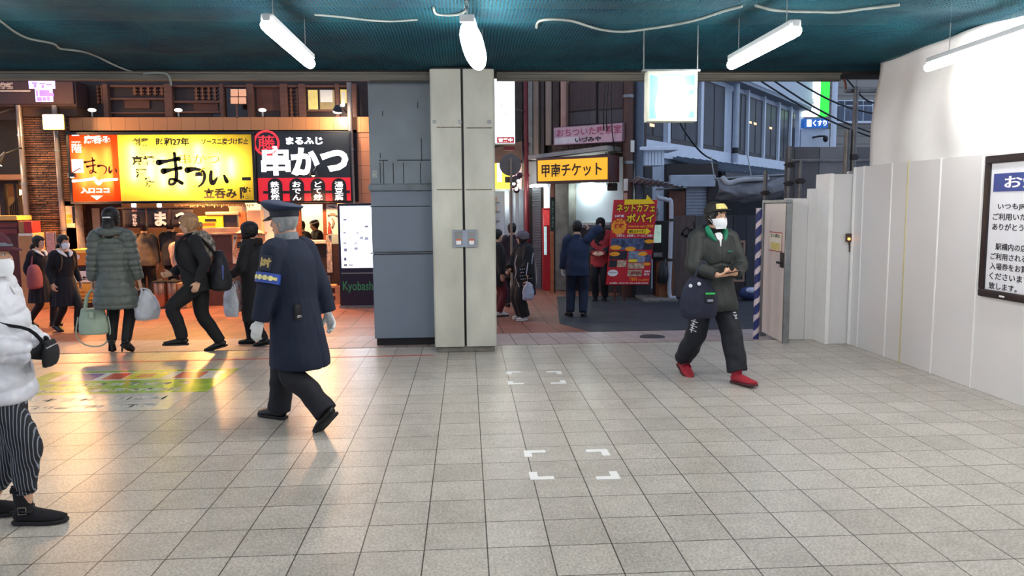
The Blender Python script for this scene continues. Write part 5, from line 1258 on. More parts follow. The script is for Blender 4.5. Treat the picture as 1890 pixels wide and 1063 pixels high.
MB().limb([Pa_.at(1213, 360, .0), Pa_.at(1216, 365, .0), (x - .08, 15.0, zt + .02), (x, 15.0, zt - .08), (x, 15.02, GS + 1.0), (x, 15.05, GS + .12), (x + .12, 15.0, GS + .05)], [.045] * 7, 12).build('pipe', mat('white_pipe', 'b8bcc4', rough=.4), dp)
for f in (.8, 1.6): MB().cyl((x, 15.0, GS + f), (x, 15.0, GS + f + .05), .055, 12).build('pipe_bracket', M_bdark, dp)
tp = thing('tarpaulin', 'sagging grey tarpaulin bundled under the pent roof', 'tarpaulin', aty(1390, 350, 14.6))
T0, T1 = aty(1322, 330, 14.9), aty(1462, 322, 14.2)
def tarp(u, v):
    p = T0.lerp(T1, u); z = p.z - v * (.40 + .10 * sin(u * 3.1)); sag = .12 * sin(pi * u) * (1 - v)
    return V((p.x, p.y - .18 * sin(v * pi) - .05 * noise.noise((u * 7, v * 4, 3)), z - sag + .03 * noise.noise((u * 9, v * 5, 8))))
MB().grid(tarp, 60, 16, (0, .02, 0)).build('sheet', mat('tarp_grey', '6e7074', rough=.6, vary=.25, scale=5), tp, sharp=180)
MB().tube([T0 + V((0, .1, 0)), T1 + V((0, .1, .0))], .025, 8).build('pole', M_steel, tp)
for q in (T0, T0.lerp(T1, .5), T1): MB().cyl(q + V((0, .1, 0)), q + V((0, .35, .45)), .012, 6).build('tie_rope', M_rope, tp)
MB().limb([aty(1333, 327, 14.8), aty(1345, 338, 14.7), aty(1370, 332, 14.6), aty(1420, 330, 14.4)], [.05, .06, .05, .04], 10).build('rolled_edge', mat('tarp_pale', 'a8aaac', rough=.6, vary=.15), tp)
# dark gap behind the tarp and under the roof
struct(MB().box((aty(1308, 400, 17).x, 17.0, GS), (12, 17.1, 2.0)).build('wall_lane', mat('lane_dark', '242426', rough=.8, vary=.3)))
# things leaning at the boards
fb = thing('framed_board', 'wooden framed board leaning against the dark boards by the striped pole', 'framed board', V((Pg.at(1364, 520, .1).x, 15.4, GS)))
Pf = Pl((0, 15.35, 0)); r = Pf.rc(1353, 444, 1374, 520)
Pf.frame(MB(), r, .045, 0, .04).build('frame', mat('pale_frame', '9c7c64', rough=.6), fb, bevel=.004); Pf.slab(MB(), (r[0] + .03, r[1] + .03, r[2] - .03, r[3] - .03), .0, .015).build('panel', mat('board_black', '25262c', rough=.5, vary=.2), fb)
Pf.slab(MB(), (r[0] + .02, GS, r[2] - .02, r[1]), .0, .02).build('stand', M_bdark, fb)
bb = thing('blue_bundle', 'blue and white bundle on the ground beside the striped pole', 'bundle', V((Pf.at(1364, 540, .6).x, 14.8, GS)))
c = V((Pf.at(1364, 540, .6).x, 14.8, GS))
MB().ball(c + V((0, 0, .14)), (.2, .16, .14)).build('blue_cloth', mat('blue_cloth', '2c3a62', rough=.8, vary=.3), bb); MB().ball(c + V((.02, -.06, .2)), (.14, .12, .07)).build('white_cloth', mat('white_cloth', 'b8c0d0', rough=.8), bb)
# machine with pale screen behind the poster stand, timber box, black bag
at = thing('ticket_machine', 'black machine with a pale green screen behind the red poster stand', 'machine', V((Pf.at(1218, 540).x, 15.3, GS)))
Pt_ = Pl((0, 15.3, 0)); r = Pt_.rc(1203, 408, 1233, 478)
Pt_.slab(MB(), r, -.4, 0).build('case', M_black, at, bevel=.01); Pt_.slab(MB(), (r[0] + .1, GS, r[2] - .04, r[1]), -.3, -.08).build('pedestal', M_bdark, at)
Pt_.slab(MB(), Pt_.rc(1206, 415, 1220, 448), 0, .01).build('screen', mat('pale_screen', '9cb8a8', emit=.5, vary=.5, scale=9), at); Pt_.slab(MB(), Pt_.rc(1206, 466, 1222, 474), 0, .02).build('slot_panel', M_steel, at)
figu = mat('tin_figure', '8a7a78', rough=.5)
fg = thing('statuette', 'small grey statuette standing on top of the black machine', 'statuette', Pt_.at(1214, 408, -.1))
MB().limb([Pt_.at(1214, 408, -.1), Pt_.at(1214, 400, -.1), Pt_.at(1214, 393, -.1), Pt_.at(1214, 389, -.1)], [.05, .03, .05, .025], 10).build('figure', figu, fg); MB().ball(Pt_.at(1214, 387, -.1), .035).build('head', figu, fg)
tbx = V((Pt_.at(1224, 540).x, 15.35, GS)); tag(MB().box((tbx.x - .14, 15.1, GS), (tbx.x + .16, 15.4, GS + .75)).build('timber_box', mat('timber_orange', '7a4a2c', rough=.6, vary=.25)), 'reddish timber box beside the base of the white drainpipe', 'box')
tag(MB().limb([(tbx.x - .12, 14.98, GS + .35), (tbx.x - .1, 14.98, GS + .55), (tbx.x - .1, 15.0, GS + .8)], [(.10, .07), (.12, .08), (.05, .04)], 14).build('black_bag', M_black), 'black bag hanging on the reddish timber box', 'bag')
tag(MB().box((aty(1180, 555, 15.2).x, 14.75, GS - .01), (aty(1240, 555, 15.2).x, 15.6, GS + .05)).build('kerb_slab', M_concrete, bevel=.01), 'low concrete slab under the red poster stand and machine', 'kerb')

# red poster stand with yellow arrow
Pn_ = Pl(aty(1165, 450, 14.85), V((1, .03, 0)), V((-.045, 0, 1)))
uyv = (V((aty(1140, 365, 14.85).x - aty(1125, 525, 14.85).x, 0, aty(1140, 365, 14.85).z - aty(1125, 525, 14.85).z))).normalized()
Pn_ = Pl(aty(1166, 446, 14.85), V((1, 0, -.01)), uyv)
Pn_.n = V((0, -1, 0))
pst = thing('poster_stand', 'leaning red net cafe poster stand with a yellow arrow on top', 'sign stand', V((aty(1165, 560, 14.85).x, 14.9, GS)))
r = Pn_.rc(1133, 366, 1201, 525)
r = (Pn_.uv(1126, 446)[0] , Pn_.uv(1166, 526)[1], Pn_.uv(1206, 446)[0], Pn_.uv(1166, 368)[1])
W_, H_ = r[2] - r[0], r[3] - r[1]
M_pred = mat('poster_red', 'b81c28', rough=.45, vary=.06, emit=.06); M_py = mat('poster_yellow', 'f0c818', rough=.45, emit=.06, vary=.04); M_pw = mat('poster_white', 'e8e4e0', rough=.5, emit=.04); M_po = mat('poster_orange', 'f09a20', rough=.5, emit=.05)
Pn_.slab(MB(), r, -.05, 0).build('panel', M_pred, pst, bevel=.006)
q = lambda a, b, c_, d: (r[0] + W_ * a, r[1] + H_ * (1 - d), r[0] + W_ * c_, r[1] + H_ * (1 - b))
def pq(name, a, b, c_, d, m, dd=.002, th=.003): return Pn_.slab(MB(), q(a, b, c_, d), dd, dd + th).build(name, m, pst)
W2 = lambda s_, a, b, c_, d, m, dd=.006, off=.03: write(s_, Pn_, q(a, b, c_, d), m, pst, dd, off, .002)
for s_, a, b, c_, d in (('ネットカフェ', .08, .05, .96, .145), ('ポパイ', .32, .165, .96, .265)):
    W2(s_, a - .015, b - .004, c_ + .015, d + .006, M_black, .003, .09); W2(s_, a, b, c_, d, M_py, .006, .03)
W2('24時間', .05, .175, .26, .205, M_pw)
ob_ = MB(); cu, cv = r[0] + W_ * .17, r[1] + H_ * .685
Pn_.poly(ob_, [(cu + (.155 if k % 2 else .135) * W_ / .80 * cos(2 * pi * k / 24) * .95, cv + (.155 if k % 2 else .135) * W_ / .80 * sin(2 * pi * k / 24)) for k in range(24)], .002, .004); ob_.build('orange_burst', M_po, pst)
W2('体験', .06, .275, .29, .335, M_pred, .005, .05); W2('初めての', .08, .235, .25, .265, M_pred, .005, .03)
W2('internet cafe 完備', .38, .29, .96, .325, M_po)
Pn_.poly(MB(), [(r[0] + W_ * x, r[1] + H_ * (1 - y)) for x, y in ((.38, .345), (.8, .345), (.8, .325), (.92, .37), (.8, .415), (.8, .395), (.38, .395))], .002, .004).build('yellow_pointer', M_py, pst)
W2('店頭はすぐそこ', .41, .352, .80, .388, M_black, .005); W2('お気軽に、お仕事に、ゲームに、仮眠に', .14, .405, .98, .435, M_pw, .005, .02)
M_ph = [mat('photo_blue', '4a5470', rough=.4, vary=.8, scale=14), mat('photo_dark', '2a2830', rough=.4, vary=.7, scale=18), mat('photo_grey', '8890a0', rough=.4, vary=.5, scale=12), mat('photo_tan', 'c8a888', rough=.4, vary=.5, scale=15)]
for a, b, c_, d, m in ((.02, .45, .78, .585, 0), (.78, .45, .99, .585, 1), (.02, .60, .42, .70, 1), (.02, .71, .20, .79, 1), (.21, .71, .42, .79, 3), (.45, .60, .84, .735, 2), (.85, .645, .98, .73, 0), (.46, .745, .84, .81, 3), (.47, .825, .80, .90, 3)):
    pq('photo', a, b, c_, d, M_ph[m])
for a, b, rx in ((.14, .56, .13), (.48, .575, .12), (.9, .487, .11), (.13, .635, .12), (.78, .635, .11), (.9, .755, .08)):
    cu, cv = r[0] + W_ * a, r[1] + H_ * (1 - b); Pn_.poly(MB(), [(cu + rx * W_ * cos(2 * pi * k / 18), cv + rx * .42 * W_ * sin(2 * pi * k / 18)) for k in range(18)], .005, .008).build('orange_bubble', M_po, pst)
cu, cv = r[0] + W_ * .13, r[1] + H_ * .14; Pn_.poly(MB(), [(cu + .12 * W_ * cos(2 * pi * k / 18), cv + .055 * W_ * 1.4 * sin(2 * pi * k / 18)) for k in range(18)], .005, .008).build('white_bubble', M_pw, pst)
W2('ソフトドリンク', .04, .845, .22, .862, M_black, .009); pq('yellow_label', .47, .70, .66, .73, M_py, .006); W2('飲み放題', .55, .84, .78, .885, mat('poster_red_ink', 'a01c24'), .006)
W2('24H', .85, .83, .98, .855, M_pw); W2('無料', .85, .865, .98, .89, M_pw); W2('割引', .52, .915, .70, .955, M_po); W2('おしぼり付', .74, .93, .98, .955, M_po, .006, .02)
W2('お問い合わせ 06-6242-5656', .08, .97, .97, .99, M_pw, .006, .02)
ar = [(1147, 371), (1186, 373), (1186, 363.5), (1203, 377), (1186, 379), (1147, 377)]
Pn_.poly(MB(), [Pn_.uv(x, y) for x, y in ((1147, 366), (1187, 369), (1188, 361), (1203, 378), (1187, 377.5), (1147, 376))], -.02, .015).build('arrow', M_py, pst)
for px in (1142, 1160): a = Pn_.at(px, 525, -.03); MB().cyl(a, (a.x, a.y + .05, GS), .02, 8).build('leg', mat('stand_leg', '5a2c24', rough=.5), pst)
MB().cyl(Pn_.at(1158, 372, -.04), Pn_.at(1152, 526, -.06), .018, 8).build('back_strut', M_bdark, pst)

# striped pole at the hoarding door
sx = atz(1395, 626, gz(8.95)); sx = V((sx.x, sx.y, gz(sx.y)))
stp = thing('striped_pole', 'blue and white diagonally striped barrier pole beside the hoarding door', 'pole', sx)
ztp = aty(1400, 384, sx.y).z; mb = MB(); ns_ = 120; nn = 16; rr_ = .036
vs_, fs_ = [], []
for i in range(ns_ + 1):
    for j in range(nn): a = 2 * pi * j / nn; vs_.append((sx.x + rr_ * cos(a), sx.y + rr_ * sin(a), sx.z + (ztp - sx.z) * i / ns_))
mb.v = [V(v) for v in vs_]
for i in range(ns_):
    for j in range(nn):
        mb.f.append([i * nn + j, i * nn + (j + 1) % nn, (i + 1) * nn + (j + 1) % nn, (i + 1) * nn + j])
        mb.m.append(0 if ((i / ns_ * 8.5 - j / nn * 1.0) % 1) < .62 else 1)
mb.f.append(list(range(nn))[::-1]); mb.m.append(0); mb.f.append([ns_ * nn + j for j in range(nn)]); mb.m.append(0)
mb.build('striped_post', [mat('stripe_blue', '1c2a66', rough=.45), mat('stripe_white', 'd0c0c4', rough=.45)], stp)

# scaffold: panels, tubes, clamps
Psx = Pl((0, 10.6, 0))
scf = thing('scaffold_screen', 'grey brown scaffold screen panels standing behind the white hoarding', 'scaffold screen', V((Psx.at(1530, 400).x, 10.6, gz(10.6))))
for a, b, y, m in ((1447, 1464, 272, '4e4a48'), (1464, 1509, 271, '5a5654'), (1509, 1554, 271, '74706e'), (1554, 1575, 270, '4c4846'), (1575, 1640, 271, '5e5a58')):
    q = Psx.rc(a, y, b, 500); Psx.slab(MB(), (q[0] + .006, gz(10.6), q[2] - .006, q[3]), -.04, 0).build('panel', mat('screen_' + m, m, rough=.55, vary=.1), scf, bevel=.004)
def stube(p, q, label, r=.024, clamps=()):
    t = thing('scaffold_tube', label, 'scaffold tube', p)
    MB().cyl(p, q, r, 12).build('tube', mat('scaffold_steel', '6e6a66', rough=.45, metal=.6, vary=.25), t)
    p, q = V(p), V(q)
    for f in clamps:
        c_ = p.lerp(q, f); MB().obox(c_, (.09, .09, .07)).build('clamp', mat('clamp_rust', '3e3632', rough=.6, metal=.5, vary=.3), t, bevel=.008); MB().cyl(c_ - V((.08, 0, 0)), c_ + V((.08, 0, 0)), .01, 6).build('bolt', M_dark, t)
    return t
def sv(px, ptop, Y, label, r=.024, clamps=(), pb=None):
    x = aty(px, 300, Y).x; stube((x, Y, gz(Y) if pb is None else aty(px, pb, Y).z), (x, Y, aty(px, ptop, Y).z), label, r, clamps)
sv(1457, 270, 10.4, 'upright scaffold tube at the left end of the grey screen', clamps=(.8, .9))
sv(1478, 296, 10.3, 'short upright scaffold tube beside the left end of the screen', clamps=(.88,))
sv(1414, 315, 10.9, 'lone upright scaffold tube behind the hoarding door', .03, clamps=(.86,))
sv(1575, 160, 9.6, 'tall upright scaffold tube under the beam near the dust sheet', .032, clamps=(.72,))
sv(1563, 240, 9.62, 'shorter thick scaffold tube clamped to the tall upright', .045)
x0, x1 = aty(1460, 297, 10.35), aty(1640, 297, 10.35)
stube(x0, V((x1.x, 10.35, x0.z)), 'horizontal scaffold tube running across the grey screen')
x0, x1 = aty(1560, 167, 9.65), aty(1640, 167, 9.65)
stube(x0, V((x1.x, 9.65, x0.z)), 'horizontal scaffold tube just below the beam at right', .03)
tag(MB().limb([aty(1556, 146, 8.56), aty(1560, 152, 8.55), aty(1561, 164, 8.56)], [.012] * 3, 8).build('hook', mat('rusty_hook', '7a4030', rough=.6)), 'small rusty hook hanging on the beam at right', 'hook')

# pharmacy sign and the beige building behind
Pp = Pl((0, 27, 0))
ph = thing('pharmacy_sign', 'white and green rooftop sign with a blue medicine plate behind the white building', 'sign', Pp.at(1505, 240))
q = Pp.rc(1488, 120, 1526, 214)
u_, _ = Pp.uv(1514, 180)
Pp.slab(MB(), (q[0], q[1], u_, q[3]), -.3, 0).build('white_panel', mat('pharm_white', 'f4fff8', emit=1.3, vary=0), ph); Pp.slab(MB(), (u_, q[1], q[2] + .1, q[3]), -.3, .02).build('green_panel', mat('pharm_green', '38d848', emit=.8, vary=0), ph)
write('薬\n局', Pp, Pp.rc(1496, 182, 1504, 205), mat('pale_grey_ink', '9aa09a'), ph, .01, .0, .01)
q = Pp.rc(1483, 219, 1527, 236)
Pp.slab(MB(), q, -.2, .05).build('blue_plate', mat('pharm_blue', '2a68b8', emit=.35, vary=.04), ph); write('くすり', Pp, Pp.rc(1499, 222, 1524, 233), mat('white_vinyl', 'fbf8f0'), ph, .06, .03, .02)
Pp.slab(MB(), Pp.rc(1488, 221, 1496, 234), .05, .08).build('white_mark', mat('white_vinyl', 'fbf8f0'), ph)
q = Pp.rc(1480, 238, 1532, 330)
Pp.slab(MB(), (q[0], GS, q[2], q[3]), -.5, -.1).build('support_wall', mat('pale_wall', 'd4dadf', rough=.6, vary=.05), ph)
sl_ = thing('street_lamp', 'small dark wall lamp on a bracket under the medicine plate', 'lamp', Pp.at(1512, 255, .3))
MB().tube([Pp.at(1503, 253, -.1), Pp.at(1505, 253, .3), Pp.at(1512, 253, .4), Pp.at(1514, 257, .4)], .035, 8).build('arm', M_dark, sl_); MB().ball(Pp.at(1514, 258, .4), (.09, .09, .12)).build('shade', M_dark, sl_)
Pe_ = Pl((0, 33, 0))
be = thing('beige_building', 'beige building with pale framed windows far behind the scaffold tubes', 'building', V((Pe_.at(1575, 300).x, 33, GS)))
u0, u1 = Pe_.uv(1528, 220)[0], Pe_.uv(1700, 220)[0]
Pe_.slab(MB(), (u0, GS, u1, 9), -6, 0).build('wall', tile_mat('beige_siding', 8, .35, '9a948a', '928c82', '7a746c', mort=.03, axis='xz', rough=.7), be)
Pe_.slab(MB(), (u0, Pe_.uv(1560, 228)[1], u1, Pe_.uv(1560, 224)[1]), 0, .2).build('ledge', M_sil, be)
for a, b in ((1540, 1610), (1618, 1680)):
    w_ = Pe_.slab(MB(), Pe_.rc(a, 185, b, 226), 0, .05).build('window', M_sil, be)
    n = 4
    for k in range(n):
        xa_, xb_ = a + 2 + (b - a - 2) * k / n, a + (b - a - 2) * (k + 1) / n
        Pe_.slab(MB(), Pe_.rc(xa_, 196, xb_, 224), .05, .07).build('pane', mat('curtained_glass', '566070', rough=.2, vary=.4, scale=2, stretch=(4, 1, 1)), w_); Pe_.slab(MB(), Pe_.rc(xa_, 187, xb_, 194), .05, .07).build('upper_pane', mat('curtained_glass_dark', '3c4450', rough=.2), w_)
x = Pe_.uv(1534, 200)[0]; MB().cyl(Pe_.p(x, -3, .3), Pe_.p(x, 8, .3), .12, 10).build('downpipe', M_sil, be)
for i, (a, b, lab) in enumerate((((1405, 150), (1625, 258), 'lowest power line crossing before the white roof fascia'), ((1430, 150), (1625, 250), 'middle power line crossing before the white roof fascia'), ((1470, 150), (1628, 212), 'upper power line crossing before the medicine sign'), ((1575, 160), (1628, 190), 'topmost power line at right crossing the beige building'))):
    p, q = aty(*a, 13), aty(*b, 13); P_ = [p.lerp(q, t / 8) - V((0, 0, .10 * sin(pi * t / 8))) for t in range(-3, 12)]
    tag(MB().tube(P_, .016, 6).build('power_line', M_black), lab, 'power line')
tag(MB().limb([PCc.at(1182, 190, .7), PCc.at(1196, 240, .8), PCc.at(1225, 285, .9), PCc.at(1248, 301, 1.0)], [.02] * 4, 6).build('power_line', M_black), 'sagging black cable from the grey pole across the white siding', 'power line')
# the far end of the street
struct(MB().box((-25, 40, GS), (-3, 40.5, 12)).build('wall_far_left', M_bwall))
struct(MB().box((.2, 26, GS), (6, 26.4, 9)).build('wall_lane_end', mat('lane_end', '3c3a38', rough=.8, vary=.3)))

# ================================================================== PEOPLE
def fuse(mb, name, mats, parent, voxel=.01, smooth=4, disp=None, fac=.5, sel=None):
    """one continuous skin out of overlapping closed volumes; sel(co, no) -> material index"""
    me0 = mb.mesh(name); bm = bmesh.new(); bm.from_mesh(me0); bmesh.ops.recalc_face_normals(bm, faces=bm.faces); bm.to_mesh(me0); bm.free()
    ob = bpy.data.objects.new('tmp', me0); COL.objects.link(ob)
    r = ob.modifiers.new('r', 'REMESH'); r.mode = 'VOXEL'; r.voxel_size = voxel
    if smooth: s = ob.modifiers.new('s', 'SMOOTH'); s.iterations = smooth; s.factor = fac
    me = bpy.data.meshes.new_from_object(ob.evaluated_get(bpy.context.evaluated_depsgraph_get()))
    bpy.data.objects.remove(ob); bpy.data.meshes.remove(me0)
    me.name = name; me.materials.clear()
    mats = mats if isinstance(mats, (list, tuple)) else [mats]
    for m in mats: me.materials.append(m)
    if disp:
        ns = [v.normal.copy() for v in me.vertices]; cs = [v.co.copy() for v in me.vertices]
        for v, n, c in zip(me.vertices, ns, cs): v.co = c + n * disp(c)
    if sel:
        for p in me.polygons: p.material_index = sel(p.center, p.normal)
    me.polygons.foreach_set('use_smooth', [True] * len(me.polygons))
    o = bpy.data.objects.new(name, me); COL.objects.link(o); o.parent = parent
    return o

def ik(a, b, l1, l2, pole):
    d = b - a; D = min(d.length, (l1 + l2) * .998); u = d.normalized(); b = a + u * D
    x = (l1 * l1 - l2 * l2 + D * D) / (2 * D); h = math.sqrt(max(0, l1 * l1 - x * x))
    n = pole - u * pole.dot(u); n = n.normalized() if n.length > 1e-6 else X3
    return a + u * x + n * h, b

def rot(v, ax, deg): return Matrix.Rotation(radians(deg), 3, ax) @ v

HEADR = [(-.115, .047, .022, .030), (-.100, .038, .040, .048), (-.07, .018, .055, .072), (-.03, .002, .064, .090), (.01, -.004, .070, .097), (.05, -.008, .071, .097), (.08, -.010, .062, .085), (.102, -.010, .042, .058), (.115, -.010, .014, .02)]
def headp(z, a, off=0.0):                         # point on the head at height z and angle a from the front
    z_ = max(HEADR[0][0], min(HEADR[-1][0], z))
    for (z0, c0, x0, y0), (z1, c1, x1, y1) in zip(HEADR[:-1], HEADR[1:]):
        if z_ <= z1: t = (z_ - z0) / (z1 - z0); break
    c, rx, ry = c0 + (c1 - c0) * t, x0 + (x1 - x0) * t, y0 + (y1 - y0) * t
    return V(((rx + off) * sin(a), c + (ry + off) * cos(a), z))

class Fig:
    """A figure 1.70 m tall in its own frame: front +Y, right hand +X, feet at z 0."""
    def __init__(s, label, at, yaw, h=1.7, cat='person', lean=0, side=0, hip=.90, hipxy=(0, 0), feetR=None, feetL=None, handR=None, handL=None,
                 poleR=None, poleL=None, kneeR=None, kneeL=None, head=(0, 0), twist=0, voxel=.01, bulk=1.0, group=None):
        s.root = thing('person', label, cat, at, radians(yaw), group, h / 1.7)
        s.vox = voxel; s.bulk = bulk
        s.P = V((hipxy[0], hipxy[1], hip)); s.u = V((sin(radians(side)), sin(radians(lean)), cos(radians(lean)))).normalized()
        s.rt = V((cos(radians(twist)), sin(radians(twist)), 0)); s.rt = (s.rt - s.u * s.rt.dot(s.u)).normalized(); s.fr = s.u.cross(s.rt)
        s.nb = s.P + s.u * .53; s.ch = s.P + s.u * .34; s.wa = s.P + s.u * .14
        s.sh = {k: s.P + s.u * .475 + s.rt * (.175 * k) - s.fr * .01 for k in (1, -1)}
        hd = (s.u * .6 + Z3 * .4).normalized(); s.hc = s.nb + hd * .155 + s.fr * .018
        s.HM = Matrix.Rotation(math.atan2(s.rt.y, s.rt.x) + radians(head[0]), 3, 'Z') @ Matrix.Rotation(radians(head[1]), 3, 'X')
        s.hip = {k: s.P + V((cos(radians(twist * .5)), sin(radians(twist * .5)), 0)) * (.088 * k) + V((0, 0, -.02)) for k in (1, -1)}
        s.foot = {1: feetR or ((.1, 0, .085), (0, 1, 0), 0), -1: feetL or ((-.1, 0, .085), (0, 1, 0), 0)}
        s.kn, s.an = {}, {}
        for k in (1, -1):
            kp = (kneeR, kneeL)[0 if k == 1 else 1] or V((0, 1, 0)) + V((.1 * k, 0, 0))
            s.kn[k], s.an[k] = ik(s.hip[k], V(s.foot[k][0]), .425, .405, V(kp))
        s.el, s.wr, s.hd = {}, {}, {}
        for k in (1, -1):
            t = (handR, handL)[0 if k == 1 else 1] or ((.25 * k, .02, .84), (0, .15, -1), (-k, 0, 0), 25)
            pole = (poleR, poleL)[0 if k == 1 else 1] or V((.35 * k, -1, -.2))
            s.el[k], s.wr[k] = ik(s.sh[k], V(t[0]), .285, .25, V(pole)); s.hd[k] = t
    def H(s, v): return s.hc + s.HM @ V(v)
    def hand(s, mb, k, grow=0.0, fing=True):
        w = s.wr[k]; _, d, n, curl = s.hd[k]
        d = V(d).normalized(); n = V(n); n = (n - d * n.dot(d)).normalized(); th = d.cross(n) * k
        th = th if True else th
        mb.limb([w - d * .02, w + d * .03, w + d * .075, w + d * .095], [(.026 + grow, .02 + grow), (.036 + grow, .017 + grow), (.040 + grow, .015 + grow), (.036 + grow, .012 + grow)], 12, 3, th)
        for i, L in enumerate((.075, .085, .08, .062)):
            b = w + d * (.09 - .004 * abs(i - 1)) + th * (.030 - .020 * i); dd = d.copy(); ax = d.cross(n); pts = [b - d * .015, b]
            for j, f in enumerate((.45, .32, .27)):
                dd = Matrix.Rotation(radians(curl * (.7 + .3 * j + .06 * i)), 3, ax) @ dd; pts.append(pts[-1] + dd * (L * f))
            mb.limb(pts, [.0095 + grow, .0095 + grow, .009 + grow, .0085 + grow, .006 + grow], 8, 2)
        b = w + d * .025 + th * .026; td = (th * .75 + d * .7 + n * .35).normalized(); t2 = (td * .7 + d * .6 + n * .3).normalized()
        mb.limb([b - td * .012, b + td * .03, b + td * .03 + t2 * .028, b + td * .03 + t2 * .05], [.014 + grow, .012 + grow, .010 + grow, .007 + grow], 8, 2)
    def body(s, skin, face=True, bare_legs=False):
        mb = MB(); b = s.bulk
        mb.limb([s.P - s.u * .1, s.P, s.wa, s.ch, s.P + s.u * .46, s.nb], [(.12 * b, .09 * b), (.15 * b, .105 * b), (.125 * b, .09 * b), (.15 * b, .105 * b), (.14 * b, .08), (.06, .06)], 16, 3, s.rt)
        mb.limb([s.nb - s.u * .04, s.nb + (s.hc - s.nb) * .3, s.H((0, -.018, -.055))], [.064, .054, .054], 14, 3)
        rs = []
        for i in range(25):
            z = -.115 + .23 * i / 24; rs.append([s.H(headp(z, 2 * pi * j / 24)) for j in range(24)])
        mb.rings(rs)
        M = s.HM
        mb.limb([s.H((0, .088, .022)), s.H((0, .098, .0)), s.H((0, .108, -.022)), s.H((0, .094, -.034))], [(.008, .008), (.010, .012), (.015, .013), (.012, .008)], 10, 3)
        mb.ball(s.H((0, .088, -.060)), (.024, .012, .012), 10, M); mb.ball(s.H((0, .074, -.095)), (.02, .016, .016), 10, M)
        for k in (1, -1):
            mb.ball(s.H((.071 * k, -.008, -.008)), (.009, .019, .031), 10, M @ Matrix.Rotation(radians(-18 * k), 3, 'Z'))
            mb.ball(s.H((.038 * k, .060, -.030)), (.020, .016, .020), 10, M); mb.ball(s.H((.033 * k, .082, .032)), (.026, .012, .008), 10, M)
            mb.limb([s.sh[k] - s.rt * .05 * k, s.sh[k], (s.sh[k] + s.el[k]) / 2, s.el[k], s.el[k].lerp(s.wr[k], .4), s.wr[k]], [.055, .055, .046, .038, .038, .027], 12, 3)
            s.hand(mb, k)
            mb.limb([s.hip[k] + V((0, 0, .05)), s.hip[k].lerp(s.kn[k], .3), s.kn[k], s.kn[k].lerp(s.an[k], .35), s.an[k] + V((0, 0, .02))], [.08, .078, .056, .054, .038], 12, 3)
            f = V(s.foot[k][1]).normalized(); la = f.cross(Z3); f = Matrix.Rotation(radians(s.foot[k][2]), 3, la) @ f; U = la.cross(f); mb.limb([s.an[k] + U * .01, s.an[k] - U * .035 + f * .02, s.an[k] - U * .052 + f * .10], [.032, .030, .018], 10, 2)
        o = fuse(mb, 'body', skin, s.root, min(s.vox, .008), 3)
        if face:
            for k in (1, -1):
                e = MB(); e.ball(s.H((.031 * k, .083, .006)), (.0135, .008, .0065), 12, M); e.cur = 1; e.ball(s.H((.031 * k, .088, .006)), (.006, .0045, .006), 10, M)
                e.build('eye', [MEYE, MIRIS], s.root, local=True)
                br = MB(); br.limb([s.H((.014 * k, .094, .026)), s.H((.032 * k, .092, .032)), s.H((.05 * k, .078, .026))], [.003, .0042, .002], 6, 3); br.build('eyebrow', MHAIRB, s.root, local=True)
            l = MB(); l.limb([s.H((-.022, .085, -.062)), s.H((-.008, .0985, -.058)), s.H((0, .098, -.060)), s.H((.008, .0985, -.058)), s.H((.022, .085, -.062))], [.002, .005, .0055, .005, .002], 8, 3); l.build('mouth', MLIP, s.root, local=True)
        return o
    def shell(s, name, m, off, low, top=.135, back=0.0, noise_a=.004, nz=26, na=40, extra=None, smooth=2):
        """cap of hair or cloth over the head; low(angle) = height of its lower edge"""
        mb = MB(); rs = []
        for i in range(nz + 1):
            t = i / nz; row = []
            for j in range(na):
                a = 2 * pi * j / na; a_ = (a + pi) % (2 * pi) - pi; lo = low(abs(a_)); z = lo + (top - lo) * t
                o = off + noise_a * noise.noise((a * 3, z * 40, 5))
                p = headp(min(z, .05), a, o)
                if z > .05: k = max(.03, math.sqrt(max(0, 1 - ((z - .05) / (top - .05)) ** 2))); p = V((p.x * k, -.009 + (p.y + .009) * k, z))
                p.y -= back * (1 if abs(a_) > 1.4 else 0)
                row.append(s.H(p))
            rs.append(row)
        mb.rings(rs)
        if extra: extra(mb)
        return fuse(mb, name, m, s.root, .006, smooth)
    def mask(s):
        mb = MB(); N, R = 20, 10
        def pt(u, v, o):
            a = radians(-78 + 156 * u); z = -.118 + (.106 - .010 * abs(sin(a))) * v
            bulge = .010 + .018 * max(0, cos(a)) ** 3 * (.25 + .75 * sin(pi * min(1, v * .85 + .12)))
            p = headp(max(z, -.097), a, bulge + o); p.z = z; return s.H(p)
        out = [[pt(i / N, j / R, .003) for i in range(N + 1)] for j in range(R + 1)]; inn = [[pt(i / N, j / R, 0) for i in range(N + 1)] for j in range(R + 1)]
        vs = [v for r in out for v in r] + [v for r in inn for v in r]; n = N + 1; m = n * (R + 1); q = lambda i, j: j * n + i; fs = []
        for j in range(R):
            for i in range(N): fs += [(q(i, j), q(i + 1, j), q(i + 1, j + 1), q(i, j + 1)), (q(i, j) + m, q(i, j + 1) + m, q(i + 1, j + 1) + m, q(i + 1, j) + m)]
        ed = [q(i, 0) for i in range(N)] + [q(N, j) for j in range(R)] + [q(i, R) for i in range(N, 0, -1)] + [q(0, j) for j in range(R, 0, -1)]
        for i in range(len(ed)): a, b = ed[i], ed[(i + 1) % len(ed)]; fs.append((a, a + m, b + m, b))
        mb.add(vs, fs); o = mb.build('face_mask', MMASK, s.root, local=True, sharp=60)
